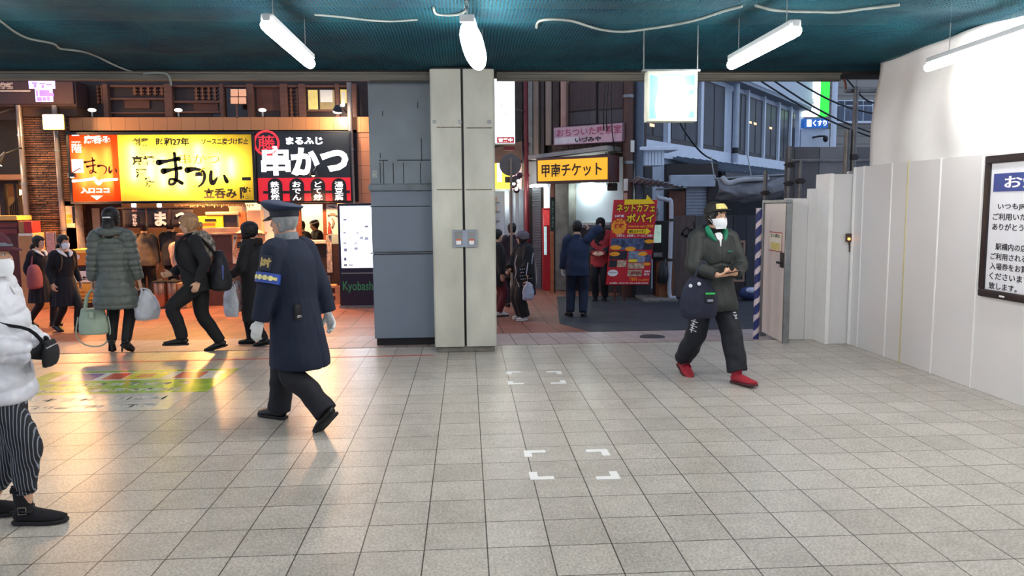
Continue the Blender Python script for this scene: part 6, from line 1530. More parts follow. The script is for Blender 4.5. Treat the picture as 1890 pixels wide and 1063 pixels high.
        for k in (1, -1):
            lo = MB()
            for v in (.1, .92): e = pt(.5 + .5 * k, v, .002); lo.limb([e, s.H((.082 * k, .005, .005 if v > .5 else -.03)), s.H((.078 * k, -.025, .012 if v > .5 else -.022))], [.0018] * 3, 5, 3)
            lo.build('ear_loop', MMASK, o, local=True)
    # ---- clothes
    def sleeves(s, mb, r=(.075, .062, .05), ks=(1, -1), puff=0, end=1.0):
        for k in ks:
            W = s.el[k].lerp(s.wr[k], end); P = [s.sh[k] - s.rt * .07 * k + s.u * .015, s.sh[k], s.sh[k].lerp(s.el[k], .5), s.el[k], s.el[k].lerp(W, .5), W]
            R = [r[0] * .9, r[0], (r[0] + r[1]) / 2, r[1], (r[1] + r[2]) / 2, r[2]]
            if puff:
                Q, RR = spline(P, R, 14); RR = [(a[0] * (.93 + .10 * abs(sin(i * pi / 7.0))),) * 2 for i, a in enumerate(RR)]; mb.tube(Q, RR, 16)
            else: mb.limb(P, R, 14, 4)
    def coat(s, name, m, rings, sl=(.075, .062, .05), voxel=None, disp=None, puff=0, ks=(1, -1), end=1.0, collar=None, sel=None, smooth=3, extra=None):
        """rings: list of (height along z, cx, cy, rx, ry) from hem to shoulders"""
        mb = MB()
        mb.limb([V((x, y, z)) for z, x, y, rx, ry in rings], [(rx, ry) for z, x, y, rx, ry in rings], 24, 5, s.rt)
        s.sleeves(mb, sl, ks, puff, end)
        if collar: mb.limb([s.nb - s.u * .05, s.nb + s.u * .0, s.nb + (s.hc - s.nb) * collar[1]], [(.09, .085), (collar[0], collar[0]), (collar[0] * .98, collar[0] * .98)], 18, 3, s.rt)
        if extra: extra(mb)
        return fuse(mb, name, m, s.root, voxel or s.vox, smooth, disp, sel=sel)
    def trousers(s, m, r=(.105, .085, .075), name='trousers', lowz=.0, disp=None, top=.12, sel=None, end=1.0, smooth=3):
        mb = MB()
        mb.limb([s.P - s.u * .09, s.P, s.P + s.u * top], [(.14, .11), (.165, .125), (.145, .11)], 18, 3, s.rt)
        for k in (1, -1):
            A_ = s.kn[k].lerp(s.an[k], end)
            mb.limb([s.hip[k] + V((0, 0, .04)), s.hip[k].lerp(s.kn[k], .4), s.kn[k], s.kn[k].lerp(A_, .5), A_ - V((0, 0, lowz))], [r[0], (r[0] + r[1]) / 2 + .004, r[1], (r[1] + r[2]) / 2, r[2]], 16, 4)
        return fuse(mb, name, m, s.root, s.vox, smooth, disp or wrinkle(.006, 14), sel=sel)
    def shoe(s, k, m, sole=None, L=.27, name='shoe', hgt=.0, w=1.0, tilt=None, heel=0):
        a = s.an[k]; f = V(s.foot[k][1]); f = V((f.x, f.y, 0)).normalized(); p = s.foot[k][2] if tilt is None else tilt
        lat = f.cross(Z3); F = (Matrix.Rotation(radians(p), 3, lat) @ f); U = lat.cross(F); U = U if U.z > 0 else -U
        b = a - U * .075
        pt = lambda x, z, l=0: b + F * x + U * z + lat * l
        mb = MB()
        mb.limb([pt(-.055, .03), pt(-.03, .042), pt(.03, .045), pt(.10, .036), pt(.165, .028), pt(L - .075, .024)], [(.026 * w, .028), (.036 * w, .04), (.038 * w, .044), (.045 * w, .034), (.043 * w, .026), (.024 * w, .018)], 14, 4, lat)
        mb.limb([pt(-.005, .03), pt(-.005, .08), pt(-.008, .10 + hgt)], [(.036, .048), (.04 + (.012 if hgt else 0), .046), (.043 + (.016 if hgt else 0), .05)], 14, 3, lat)
        o = fuse(mb, name, m, s.root, .006, 3)
        if sole is not None:
            sm = MB(); out = [(-.07, .024), (-.05, .036), (0, .038), (.05, .040), (.10, .047), (.15, .046), (L - .09, .036), (L - .062, .014)]
            poly = [pt(x, -.004, l * w) for x, l in out] + [pt(x, -.004, -l * w) for x, l in out[::-1]]
            sm.prism(poly, U * .02); sm.build('sole', sole, o, local=True, bevel=.003)
            if heel: hm = MB(); hm.limb([pt(-.045, .01), pt(-.05, -heel * .5), pt(-.045, -heel)], [.022, .012, .010], 10, 3); hm.build('heel', sole, o, local=True)
        return o

def wrinkle(a, f, b=0.0, g=40):
    return lambda c: a * noise.noise(c * f * .5) + a * .6 * noise.noise(c * f) + b * noise.noise(c * g)
MEYE = mat('eye_white', 'e8e4de', rough=.3, vary=0); MIRIS = mat('dark_iris', '1c1210', rough=.15, vary=0); MHAIRB = mat('black_hair', '141010', rough=.55, vary=.3, scale=60, stretch=(1, 1, .1)); MLIP = mat('lip', 'a8605a', rough=.5, vary=0)
MMASK = mat('white_mask', 'eceff2', rough=.75, vary=.02)
SKIN = mat('skin', 'd8a88a', rough=.55, vary=.05, scale=15); SKIN2 = mat('skin_older', 'c8967a', rough=.55, vary=.07, scale=15)
M_jet = mat('black_cloth', '131317', rough=.85, vary=.2, scale=20); M_jet2 = mat('soft_black_cloth', '1a191d', rough=.8, vary=.25, scale=9)
M_shoe = mat('black_leather', '0f0f10', rough=.35, vary=.1); M_sole = mat('dark_sole', '18161a', rough=.7)
M_navy = mat('navy_wool', '0f1a31', rough=.85, vary=.14, scale=18); M_navyd = mat('dark_navy_cloth', '12151f', rough=.8, vary=.2, scale=12)

# ---------------------------------------------------------------- 1. station guard walking left
gpos = atz(553, 783); gpos.z = 0
yw_ = 62
G = Fig('station guard in a long navy coat, peaked cap and white gloves walking left', gpos, yw_, 1.66, lean=5, hip=.88, twist=0, voxel=.009,
        feetR=((.06, .25, .085), (.05, 1, 0), 0), feetL=((-.10, -.34, .17), (.1, 1, 0), -42), head=(10, -3),
        handL=((-.29, .10, .775), (-.1, .35, -1), (1, .2, 0), 22), handR=((.25, -.13, .79), (.1, -.3, -1), (-1, 0, 0), 25), poleL=V((-.5, -1, 0)), poleR=V((.5, -1, 0)), bulk=1.05)
G.body(SKIN2)
hem = .50
G.coat('coat', M_navy, [(.47, 0, -.03, .235, .225), (.52, 0, -.03, .235, .22), (.68, 0, -.015, .22, .20), (.86, 0, .0, .205, .175), (.98, 0, .01, .19, .165), (1.12, 0, .02, .205, .165), (1.26, 0, .035, .21, .16), (1.36, 0, .04, .175, .125), (1.43, 0, .042, .10, .09)],
       (.088, .078, .066), disp=lambda c: wrinkle(.007, 9)(c) + (-.012 * math.exp(-((c.x) / .012) ** 2) if c.y < -.05 and c.z < .85 else 0) , end=.97)
G.trousers(mat('guard_trousers', '14151d', rough=.8, vary=.2), (.11, .092, .088), lowz=.015, disp=wrinkle(.012, 13))
col_ = MB(); col_.limb([G.nb - G.u * .045, G.nb - G.u * .0, G.nb + (G.hc - G.nb) * .42], [(.115, .105), (.092, .09), (.088, .086)], 20, 4, G.rt)
fuse(col_, 'grey_scarf', mat('grey_wool_collar', '7c8288', rough=.95, vary=.2, scale=40, bump=.5, bscale=120), G.root, .008, 2, wrinkle(.006, 30))
MGL = mat('white_glove', 'e4e4e0', rough=.8, vary=.03)
for k in (1, -1):
    gm_ = MB(); G.hand(gm_, k, .004); gm_.limb([G.wr[k] - (G.wr[k] - G.el[k]).normalized() * .05, G.wr[k] + V((0, 0, -.01))], [.034, .032], 12, 2); fuse(gm_, 'glove', MGL, G.root, .005, 2)
G.shoe(1, M_shoe, M_sole, .29); G.shoe(-1, M_shoe, M_sole, .29)
G.shell('grey_hair', mat('grey_hair', '8e9090', rough=.6, vary=.25, scale=50, stretch=(1, 1, .15)), .013, lambda a: .035 if a < 1.15 else (-.005 if a < 1.6 else -.085))
# peaked cap
cp_ = MB(); capm = [(-.045, .0), (-.02, .0)]
def capring(z, rx, ry, cy, tilt=0, n=36): return [G.H((rx * sin(2 * pi * j / n), cy + ry * cos(2 * pi * j / n), z + tilt * cos(2 * pi * j / n))) for j in range(n)]
cp_.rings([capring(.035, .088, .112, -.008), capring(.085, .090, .115, -.008), capring(.087, .094, .118, -.008)])
cap = cp_.build('cap_band', mat('cap_band', '171b28', rough=.7, vary=.1), G.root, local=True)
cc_ = MB(); cc_.rings([capring(.082, .092, .116, -.008), capring(.105, .125, .150, -.002, .012), capring(.125, .138, .162, .004, .024), capring(.137, .134, .156, .006, .028), capring(.146, .10, .12, .006, .026), capring(.150, .04, .05, .006, .02)])
cc_.build('cap_crown', mat('cap_navy', '22304a', rough=.75, vary=.08, scale=20), G.root, local=True, sharp=60)
vz = MB()
def visor(u, v):
    a = radians(-62 + 124 * u); r0 = .004 + v * .062; p = headp(.03, a, .018); p = V((p.x, p.y + r0 * max(.1, cos(a)), .042 - v * .03 * max(0.1, cos(a)))); return G.H(p)
vz.grid(visor, 18, 5, G.HM @ V((0, 0, .004))); vz.build('cap_visor', M_shoe, G.root, local=True)
# armband and patch on the left sleeve
def sleeve_band(F, k, t0, t1, r, m, name, n=22, seg=None, par=None):
    a, b = F.sh[k], F.el[k]; mb = MB(); P = [a.lerp(b, t0 + (t1 - t0) * i / 4) for i in range(5)]
    mb.tube(P, r, n); return mb.build(name, m, par or F.root, local=True)
ab = sleeve_band(G, -1, .60, .86, .093, mat('armband_blue', '2c4ca8', rough=.5, vary=.05), 'armband')
ap = Pl(G.sh[-1].lerp(G.el[-1], .73))
d_ = (G.el[-1] - G.sh[-1]).normalized()
def sleeve_patch(F, k, t, w, h, r, m, name, par, ang=0.0, spans=8):
    a, b = F.sh[k], F.el[k]; d = (b - a).normalized(); out = V((k, -.25, 0)); out = (out - d * out.dot(d)).normalized(); tg = d.cross(out); c = a.lerp(b, t)
    mb = MB(); N = spans
    def f(u, v): th = (u - .5) * w / r + ang; return c + (out * cos(th) + tg * sin(th)) * r - d * ((v - .5) * h)
    mb.grid(f, N, 4, out * .004); return mb.build(name, m, par, local=True)
sleeve_patch(G, -1, .73, .22, .022, .095, mat('armband_yellow', 'd8cc78', rough=.5, vary=.1), 'yellow_stripe', ab)
lettg = MB()
for i in range(4): sleeve_patch(G, -1, .73, .022, .036, .096, mat('armband_cream', 'e8e0a0', rough=.5), 'letter', ab, (i - 1.5) * .42, 3)
M_gold = mat('gold_braid', 'b09a58', rough=.5, vary=.25, scale=60)
pt0 = sleeve_patch(G, -1, .36, .095, .115, .091, mat('patch_navy', '1c2438', rough=.7), 'shoulder_patch', G.root)
for q, w, h in ((.30, .07, .012), (.35, .012, .05), (.33, .055, .01), (.385, .06, .012), (.42, .03, .012)): sleeve_patch(G, -1, q, w, h, .094, M_gold, 'gold_braid', pt0, .1 * (q - .35) * 20, 5)
for k_, x in ((1, .3), (-1, -.3)): sleeve_patch(G, -1, .35, .012, .07, .094, M_gold, 'gold_braid', pt0, x, 3)
ra = tag(MB().obox(G.root.matrix_basis @ V((-.13, -.135, .90)), (.055, .035, .115), rot(X3, 'Z', yw_), rot(Y3, 'Z', yw_)).build('belt_radio', M_black, G.root, bevel=.008, seg=2))
MB().obox(G.root.matrix_basis @ V((-.135, -.155, .868)), (.045, .012, .02), rot(X3, 'Z', yw_), rot(Y3, 'Z', yw_)).build('silver_clip', M_chrome, G.root, bevel=.003)

# ---------------------------------------------------------------- 2. young man with mask and phone
ypos = atz(1310, 698); ypos.z = 0
Y = Fig('young man in black cap, white mask and dark green jacket walking with a phone', ypos, 192, 1.64, lean=3, hip=.885, voxel=.008,
        feetL=((-.13, .27, .086), (-.18, 1, 0), 4), feetR=((.13, -.30, .12), (.1, 1, 0), -18), head=(17, 3),
        handR=((.115, .305, 1.035), (-1, .28, .05), (0, -.35, 1), 20), handL=((-.06, .30, 1.045), (.85, .45, .06), (.0, -.45, .9), 36), poleR=V((1, -.6, -.5)), poleL=V((-1, -.6, -.5)))
Y.body(SKIN)
M_green = mat('dark_green_shell', '1f2422', rough=.6, vary=.15, scale=14)
M_teal2 = mat('jacket_lining_green', '127a58', rough=.7, vary=.1)
def yd(c):
    d = wrinkle(.008, 12)(c)
    if abs(c.z - 1.14 + .25 * abs(c.x)) < .012 and c.y > 0 and abs(c.x) < .2: d -= .006
    if abs(c.x) < .006 and c.y > 0: d -= .006
    return d
Y.coat('jacket', M_green, [(.69, 0, .02, .24, .225), (.73, 0, .02, .245, .23), (.84, 0, .012, .228, .20), (.94, 0, .01, .208, .172), (1.05, 0, .015, .20, .16), (1.2, 0, .02, .21, .16), (1.33, 0, .025, .185, .13), (1.40, 0, .03, .11, .10)], (.088, .076, .060), disp=yd, end=.93)
hd_ = MB(); hd_.limb([Y.nb + V((-.13, .03, -.02)), Y.nb + V((-.11, -.06, .02)), Y.nb + V((0, -.12, .03)), Y.nb + V((.11, -.06, .02)), Y.nb + V((.13, .03, -.02))], [.035, .05, .06, .05, .035], 14, 4)
fuse(hd_, 'hood', M_green, Y.root, .009, 3)
lc = MB()
for k in (1, -1): lc.limb([Y.nb + V((.075 * k, .0, .055)), Y.nb + V((.085 * k, .06, .0)), Y.nb + V((.045 * k, .115, -.075))], [(.022, .028), (.028, .035), (.010, .014)], 10, 4)
fuse(lc, 'collar_lining', M_teal2, Y.root, .007, 2)
sc_ = MB(); sc_.limb([Y.nb - Y.u * .02, Y.nb + (Y.hc - Y.nb) * .35], [(.068, .068), (.062, .062)], 16, 3, Y.rt); fuse(sc_, 'black_collar', M_jet, Y.root, .007, 2)
sh_ = MB(); sh_.limb([Y.nb + V((0, .07, .0)), Y.nb + V((0, .095, -.05)), Y.nb + V((.0, .115, -.13))], [(.035, .02), (.045, .02), (.010, .012)], 12, 4, X3); fuse(sh_, 'white_shirt', mat('shirt_white', 'e6e8ea', rough=.8), Y.root, .007, 2)
M_ytr = mat('track_pants', '0e1320', rough=.7, vary=.25, scale=10)
Y.trousers(M_ytr, (.115, .10, .092), lowz=-.03, disp=wrinkle(.015, 12))
M_rshoe = mat('red_suede', 'a02030', rough=.75, vary=.15, scale=20)
for k in (1, -1):
    o = Y.shoe(k, M_rshoe, mat('maroon_sole', '4a2024', rough=.7), .315, hgt=.09, w=1.25)
    f = V(Y.foot[k][1]).normalized(); lat = f.cross(Z3); stp_ = MB()
    for x, z in ((.055, -.012), (.085, -.022)): c = Y.an[k] + f * x + V((0, 0, z + .0)); stp_.limb([c - lat * .048 - V((0, 0, .03)), c - lat * .03 + V((0, 0, .008)), c + lat * .03 + V((0, 0, .008)), c + lat * .048 - V((0, 0, .03))], [(.012, .005)] * 4, 8, 3, f)
    stp_.build('strap', mat('red_strap', '8a1826', rough=.6), o, local=True)
Y.mask()
Y.shell('black_hair', MHAIRB, .014, lambda a: .044 if a < 1.15 else (-.02 if a < 1.5 else -.075))
def brimf(mb):
    pass
Y.shell('ball_cap', mat('cap_black', '14130f', rough=.7, vary=.15), .022, lambda a: .048 if a < 1.3 else .03, top=.142)
bz = MB()
def brim(u, v):
    a = radians(-68 + 136 * u); p = headp(.05, a, .022); return Y.H((p.x, p.y + v * .058 * max(.05, cos(a * .95)), .056 - .008 * v + .006 * cos(a)))
bz.grid(brim, 20, 6, Y.HM @ V((0, 0, .006))); bz.build('cap_brim', mat('cap_black', '14130f'), Y.root, local=True)
em_ = MB()
def emb(u, v):
    a = radians(-48 + 96 * u); z = .066 + .050 * v; p = headp(.05, a, .027); k = math.sqrt(1 - ((z - .05) / .095) ** 2); return Y.H((p.x * k, -.009 + (p.y + .009) * k, z))
em_.grid(emb, 14, 4, Y.HM @ V((0, .006, .003))); em_.build('cap_emblem', mat('cap_yellow', 'd8c878', rough=.6, vary=.35, scale=60), Y.root, local=True)
# little print on the trouser legs
def leg_print(F, k, t, pts, m, name, r=.098, dirn=V((0, 1, 0))):
    a, b = F.kn[k], F.hip[k]; mb = MB()
    c0 = F.hip[k].lerp(F.kn[k], t); d = (F.kn[k] - F.hip[k]).normalized(); out = (dirn - d * dirn.dot(d)).normalized(); lat = d.cross(out)
    for p in pts:
        q = [c0 + d * y + (out * cos(x / r) + lat * sin(x / r)) * (r + .012) for x, y in p]; mb.limb(q, [.005] * len(q), 6, 3)
    mb.build(name, m, F.root, local=True)
M_prt = mat('trouser_print', 'd8d8dc', rough=.6)
leg_print(Y, 1, .74, [[(-.03 + .02 * (i % 2), -.06 + .022 * i), (.03 - .01 * (i % 2), -.068 + .022 * i)] for i in range(7)] + [[(.0, -.07), (.012, .09)]], M_prt, 'leg_lettering', dirn=V((.75, .65, 0)))
leg_print(Y, -1, .70, [[(-.014, -.01), (.0, .012), (.014, -.01)], [(-.014, -.03), (.014, -.03)], [(-.01, .028), (.01, .028)]], M_prt, 'leg_emblem', dirn=V((-.2, 1, 0)))
tag(MB().obox(Y.root.matrix_basis @ V((.01, .40, 1.072)), (.075, .135, .009), rot(X3, 'Z', 192 + 40), rot(V((0, .97, .25)), 'Z', 192 + 40), rot(V((0, -.25, .97)), 'Z', 192 + 40)).build('smartphone', mat('dark_red_phone', '2a1214', rough=.25), bevel=.004),
    'dark smartphone held in both hands by the man in the cap', 'phone')
# his shoulder bag, hung on the right forearm
bgp = Y.root.matrix_basis @ (Y.el[1].lerp(Y.wr[1], .35))
bg = thing('tote_bag', 'dark navy tote bag with a green pocket hanging from the masked man arm', 'bag', (bgp.x, bgp.y, .62))
bt_ = MB(); c = V((bgp.x - .03, bgp.y - .02, 0))
bt_.limb([c + V((0, 0, .60)), c + V((0, 0, .63)), c + V((0, 0, .76)), c + V((.0, 0, .88)), c + V((.01, 0, .97))], [(.11, .05), (.165, .085), (.175, .09), (.14, .06), (.09, .035)], 20, 4, X3)
fb_ = fuse(bt_, 'bag_body', mat('bag_navy', '1c2036', rough=.8, vary=.15, scale=12), None, .009, 3, wrinkle(.012, 12)); 
fb_.parent = bg; fb_.data.transform(chain(bg).inverted())
for dy in (-.03, .03): MB().limb([c + V((-.08, dy, .90)), c + V((-.03, dy, 1.03)), V((bgp.x, bgp.y + dy, bgp.z + .075)), c + V((.07, dy, 1.03)), c + V((.08, dy, .92))], [(.013, .005)] * 5, 8, 5).build('handle', mat('bag_strap', '151a2c', rough=.7), bg)
pk_ = c + V((.07, -.095, .80)); MB().obox(pk_, (.09, .02, .085)).build('pocket', mat('bag_pocket', '12141c', rough=.6), bg, bevel=.006)
MB().obox(pk_ + V((0, -.012, .042)), (.085, .006, .016)).build('green_trim', mat('bag_green', '2cc45a', rough=.5, emit=.05), bg, bevel=.002)
MB().obox(pk_ + V((0, -.012, -.02)), (.05, .004, .02)).build('pocket_print', mat('bag_grey_print', '8a90a0', rough=.6), bg)
for x, z in ((-.10, .92), (-.02, .935)): MB().lathe([(.001, 0), (.017, 0), (.014, .006), (.001, .007)], c + V((x, -.075 + .01 * (x > -.05), z - .01)), 14, V((0, -1, .2)).normalized()).build('button', mat('bag_button', 'd8dae0', rough=.4), bg)
MB().obox(Y.root.matrix_basis @ V((-.085, .178, 1.245)), (.05, .008, .012), rot(X3, 'Z', 205), rot(Y3, 'Z', 205)).build('chest_print', M_teal2, Y.root)

# ---------------------------------------------------------------- 3. woman in the white quilted jacket, cut by the left edge
wpos = atz(12, 962); wpos.z = 0
W = Fig('woman in a white quilted jacket, white mask and maroon cap at the left picture edge', wpos, -82, 1.50, lean=1, hip=.90, voxel=.009, bulk=1.05,
        feetR=((.06, .13, .085), (.12, 1, 0), 0), feetL=((-.10, -.12, .085), (-.1, 1, 0), 0), head=(0, -2),
        handR=((.075, .235, 1.015), (-.6, .72, -.1), (-.6, -.4, .3), 55), handL=((-.10, .24, 1.03), (.8, .55, -.05), (.4, -.8, .2), 50), poleR=V((.8, -.9, -.4)), poleL=V((-.8, -.9, -.4)))
W.body(SKIN)
M_puff = mat('white_quilted_nylon', 'd8dae2', rough=.38, vary=.05, scale=10, spec=.6)
def puffd(c): return .013 * abs(sin((c.z + .02 * sin(c.x * 9)) * pi / .105)) ** .6 - .006 + .007 * noise.noise(c * 16) + .004 * noise.noise(c * 34)
W.coat('quilted_jacket', M_puff, [(.74, 0, .01, .215, .19), (.78, 0, .01, .225, .20), (.90, 0, .012, .205, .18), (1.02, 0, .015, .195, .165), (1.16, 0, .02, .21, .18), (1.28, 0, .015, .20, .16), (1.37, 0, .012, .16, .12), (1.43, 0, .015, .10, .095)],
       (.095, .088, .060), disp=puffd, end=.94, puff=1, collar=(.085, .45))
MB().limb([(0, .19, .76), (0, .192, .95), (0, .185, 1.12), (0, .17, 1.28), (0, .115, 1.41)], [(.006, .004)] * 5, 6, 4).build('zip', mat('zip_grey', 'a8acb4', rough=.4), W.root, local=True)
M_pin = mat('charcoal_pinstripe', '1e2026', rough=.8, vary=0)
def stripe_node(m, base, line, scale, lo, direction='Y'):
    nt = m.node_tree; N = nt.nodes; L = nt.links; b = N['Principled BSDF']
    tc = N.new('ShaderNodeTexCoord'); w = N.new('ShaderNodeTexWave'); w.bands_direction = direction; w.inputs['Scale'].default_value = scale; w.inputs['Distortion'].default_value = 0
    rp = N.new('ShaderNodeValToRGB'); e = rp.color_ramp.elements; e[0].position = lo; e[1].position = lo + .12; e[0].color = lin(base); e[1].color = lin(line)
    L.new(tc.outputs['Object'], w.inputs['Vector']); L.new(w.outputs['Fac'], rp.inputs['Fac']); L.new(rp.outputs['Color'], b.inputs['Base Color'])
stripe_node(M_pin, '1b1d24', '868c98', 20, .80)
W.trousers(M_pin, (.112, .086, .056), end=.75, disp=wrinkle(.010, 20))
M_suede = mat('black_suede', '15141a', rough=.9, vary=.3, scale=40)
for k in (1, -1):
    o = W.shoe(k, M_suede, M_sole, .30, 'boot', hgt=.12, w=1.22)
    fur = MB(); fur.limb([W.an[k] + V((0, 0, .115)), W.an[k] + V((0, 0, .15))], [(.066, .07), (.06, .064)], 16, 3); fuse(fur, 'fur_cuff', mat('black_fur', '0d0c10', rough=1, vary=.4, scale=90), o, .007, 1, wrinkle(.014, 70))
    f = V(W.foot[k][1]).normalized(); lat = f.cross(Z3); bc = W.an[k] + V((0, 0, .01)) + lat * (.052 if True else 0) + f * .01
    bk = MB(); P_ = [bc + f * (.022 * a) + V((0, 0, .02 * b)) for a, b in ((-1, -1), (1, -1), (1, 1), (-1, 1), (-1, -1))]; bk.tube(P_, .0035, 6); bk.build('buckle', mat('dull_buckle', '8a8478', rough=.4, metal=.7), o, local=True)
    sb_ = MB(); sb_.limb([W.an[k] + V((0, 0, .01)) + lat * .05 - f * .055, W.an[k] + V((0, 0, .01)) + lat * .056 + f * .0, W.an[k] + V((0, 0, .0)) + lat * .046 + f * .06], [(.012, .004)] * 3, 8, 3); sb_.build('strap', M_suede, o, local=True)
MGLB = mat('black_glove', '121216', rough=.8, vary=.2)
for k in (1, -1): gm_ = MB(); W.hand(gm_, k, .004); gm_.limb([W.wr[k].lerp(W.el[k], .22), W.wr[k]], [.036, .034], 12, 2); fuse(gm_, 'glove', MGLB, W.root, .0055, 2)
W.mask()
W.shell('dark_hair', MHAIRB, .012, lambda a: .044 if a < 1.2 else -.06)
W.shell('maroon_cap', mat('maroon_felt', '4a1826', rough=.9, vary=.15, scale=20), .024, lambda a: .038 if a < 1.3 else .0, top=.15)
wb = MB()
def wbrim(u, v): a = radians(-75 + 150 * u); p = headp(.04, a, .022); return W.H((p.x, p.y + v * .055 * max(.1, cos(a * .9)), .046 - .016 * v))
wb.grid(wbrim, 18, 5, W.HM @ V((0, 0, .006))); wb.build('cap_brim', mat('maroon_felt', '4a1826'), W.root, local=True)
gb_ = MB(); gb_.rings([[W.H(headp(z, 2 * pi * j / 30, .031)) for j in range(30)] for z in (.056, .066, .076)]); gb_.build('cap_ribbon', mat('grey_ribbon', '5c6470', rough=.8), W.root, local=True)
hb_p = W.root.matrix_basis @ V((-.01, .30, 1.0))
hb = thing('handbag', 'small black handbag clutched at the waist of the white jacket woman', 'bag', hb_p)
q_ = lambda x, y, z: W.root.matrix_basis @ V((x, y, z))
hbm = MB(); hbm.limb([q_(.0, .30, .93), q_(0, .305, .97), q_(.0, .31, 1.02), q_(.0, .305, 1.08)], [(.085, .018), (.095, .026), (.09, .024), (.06, .012)], 16, 4, W.root.matrix_basis.to_3x3() @ X3)
o = fuse(hbm, 'bag_body', M_jet, None, .007, 3); o.parent = hb; o.data.transform(chain(hb).inverted())
MB().limb([q_(-.08, .322, 1.045), q_(0, .335, 1.055), q_(.085, .317, 1.045)], [.004] * 3, 6, 4).build('zip', mat('bag_zip', 'a8a8ac', rough=.3, metal=.7), hb)
MB().limb([q_(.06, .31, 1.05), q_(.10, .24, 1.16), q_(.17, .10, 1.22), q_(.2, .0, 1.34)], [(.012, .005)] * 4, 8, 4).build('strap', M_jet, hb)

# ---------------------------------------------------------------- the passers-by further off
def plain(F, top, rings, sl, trs=None, tm=None, puff=0, name='coat', collar=None, disp=None, end=.96, sel=None, smooth=3):
    F.coat(name, top, rings, sl, disp=disp or wrinkle(.008, 12), puff=puff, collar=collar, end=end, sel=sel, smooth=smooth)
    if trs: F.trousers(tm, trs)
JACK = lambda hem=.72, w=1.0, d=1.0: [(hem, 0, 0, .195 * w, .155 * d), (.9, 0, .0, .19 * w, .155 * d), (1.05, 0, .01, .185 * w, .15 * d), (1.2, 0, .015, .20 * w, .15 * d), (1.32, 0, .02, .18 * w, .125 * d), (1.41, 0, .02, .10, .09)]

# 4. woman in the grey quilted coat, seen from behind
p = atz(221, 652); p.z = 0
A = Fig('woman seen from behind in a grey quilted coat carrying a mint handbag', p, 4, 1.60, hip=.93, voxel=.011, feetR=((.075, .02, .145), (.15, 1, 0), -28), feetL=((-.105, .06, .15), (-.35, 1, 0), -30), lean=-1,
        handL=((-.27, .02, .84), (-.02, .12, -1), (1, 0, 0), 45), handR=((.27, .03, .84), (.1, .15, -1), (-1, 0, 0), 45), head=(0, 3))
A.body(SKIN)
M_gq = mat('grey_green_nylon', '5d645e', rough=.42, vary=.1, scale=9)
A.coat('quilted_coat', M_gq, [(.56, 0, 0, .235, .19), (.60, 0, 0, .255, .205), (.75, 0, 0, .235, .19), (.9, 0, 0, .20, .165), (1.03, 0, 0, .17, .14), (1.18, 0, .005, .195, .15), (1.31, 0, .01, .19, .13), (1.42, 0, .01, .10, .09)], (.085, .074, .056), puff=1,
       disp=lambda c: .013 * abs(sin(c.z * pi / (.10 if c.z < 1.0 else .075))) ** .6 - .006 + .006 * noise.noise(c * 18), end=.95)
hm_ = MB(); hm_.limb([A.nb + V((-.17, .02, .0)), A.nb + V((-.10, -.08, .015)), A.nb + V((0, -.12, .01)), A.nb + V((.10, -.08, .015)), A.nb + V((.17, .02, .0))], [(.03, .035), (.045, .05), (.05, .055), (.045, .05), (.03, .035)], 14, 4)
fuse(hm_, 'hood', M_gq, A.root, .01, 2, wrinkle(.008, 20))
tr_ = MB(); tr_.limb([A.nb + V((-.175, .03, .025)), A.nb + V((-.09, -.075, .05)), A.nb + V((0, -.105, .05)), A.nb + V((.09, -.075, .05)), A.nb + V((.175, .03, .025))], [.018] * 5, 10, 4); fuse(tr_, 'fur_trim', mat('grey_brown_fur', '5a4c46', rough=1, vary=.4, scale=80), A.root, .008, 1, wrinkle(.010, 60))
A.trousers(mat('black_tights', '100f12', rough=.7), (.095, .077, .056), 'tights', disp=lambda c: 0)
for k in (1, -1): A.shoe(k, M_shoe, M_sole, .25, 'ankle_boot', hgt=.05, w=.95, heel=.075)
A.shell('black_hair', MHAIRB, .022, lambda a: .045 if a < .9 else -.10, top=.15, noise_a=.008, extra=lambda mb: mb.limb([A.H((0, -.09, -.02)), A.H((0, -.115, -.09)), A.H((0, -.10, -.17)), A.H((0, -.07, -.21))], [.06, .07, .06, .03], 14, 3))
cl_ = MB(); cl_.limb([A.H((-.045, -.135, .028)), A.H((0, -.15, .03)), A.H((.045, -.135, .028))], [(.009, .006)] * 3, 8, 3); cl_.build('hair_clip', mat('white_clip', 'eceae6', rough=.3), A.root, local=True)
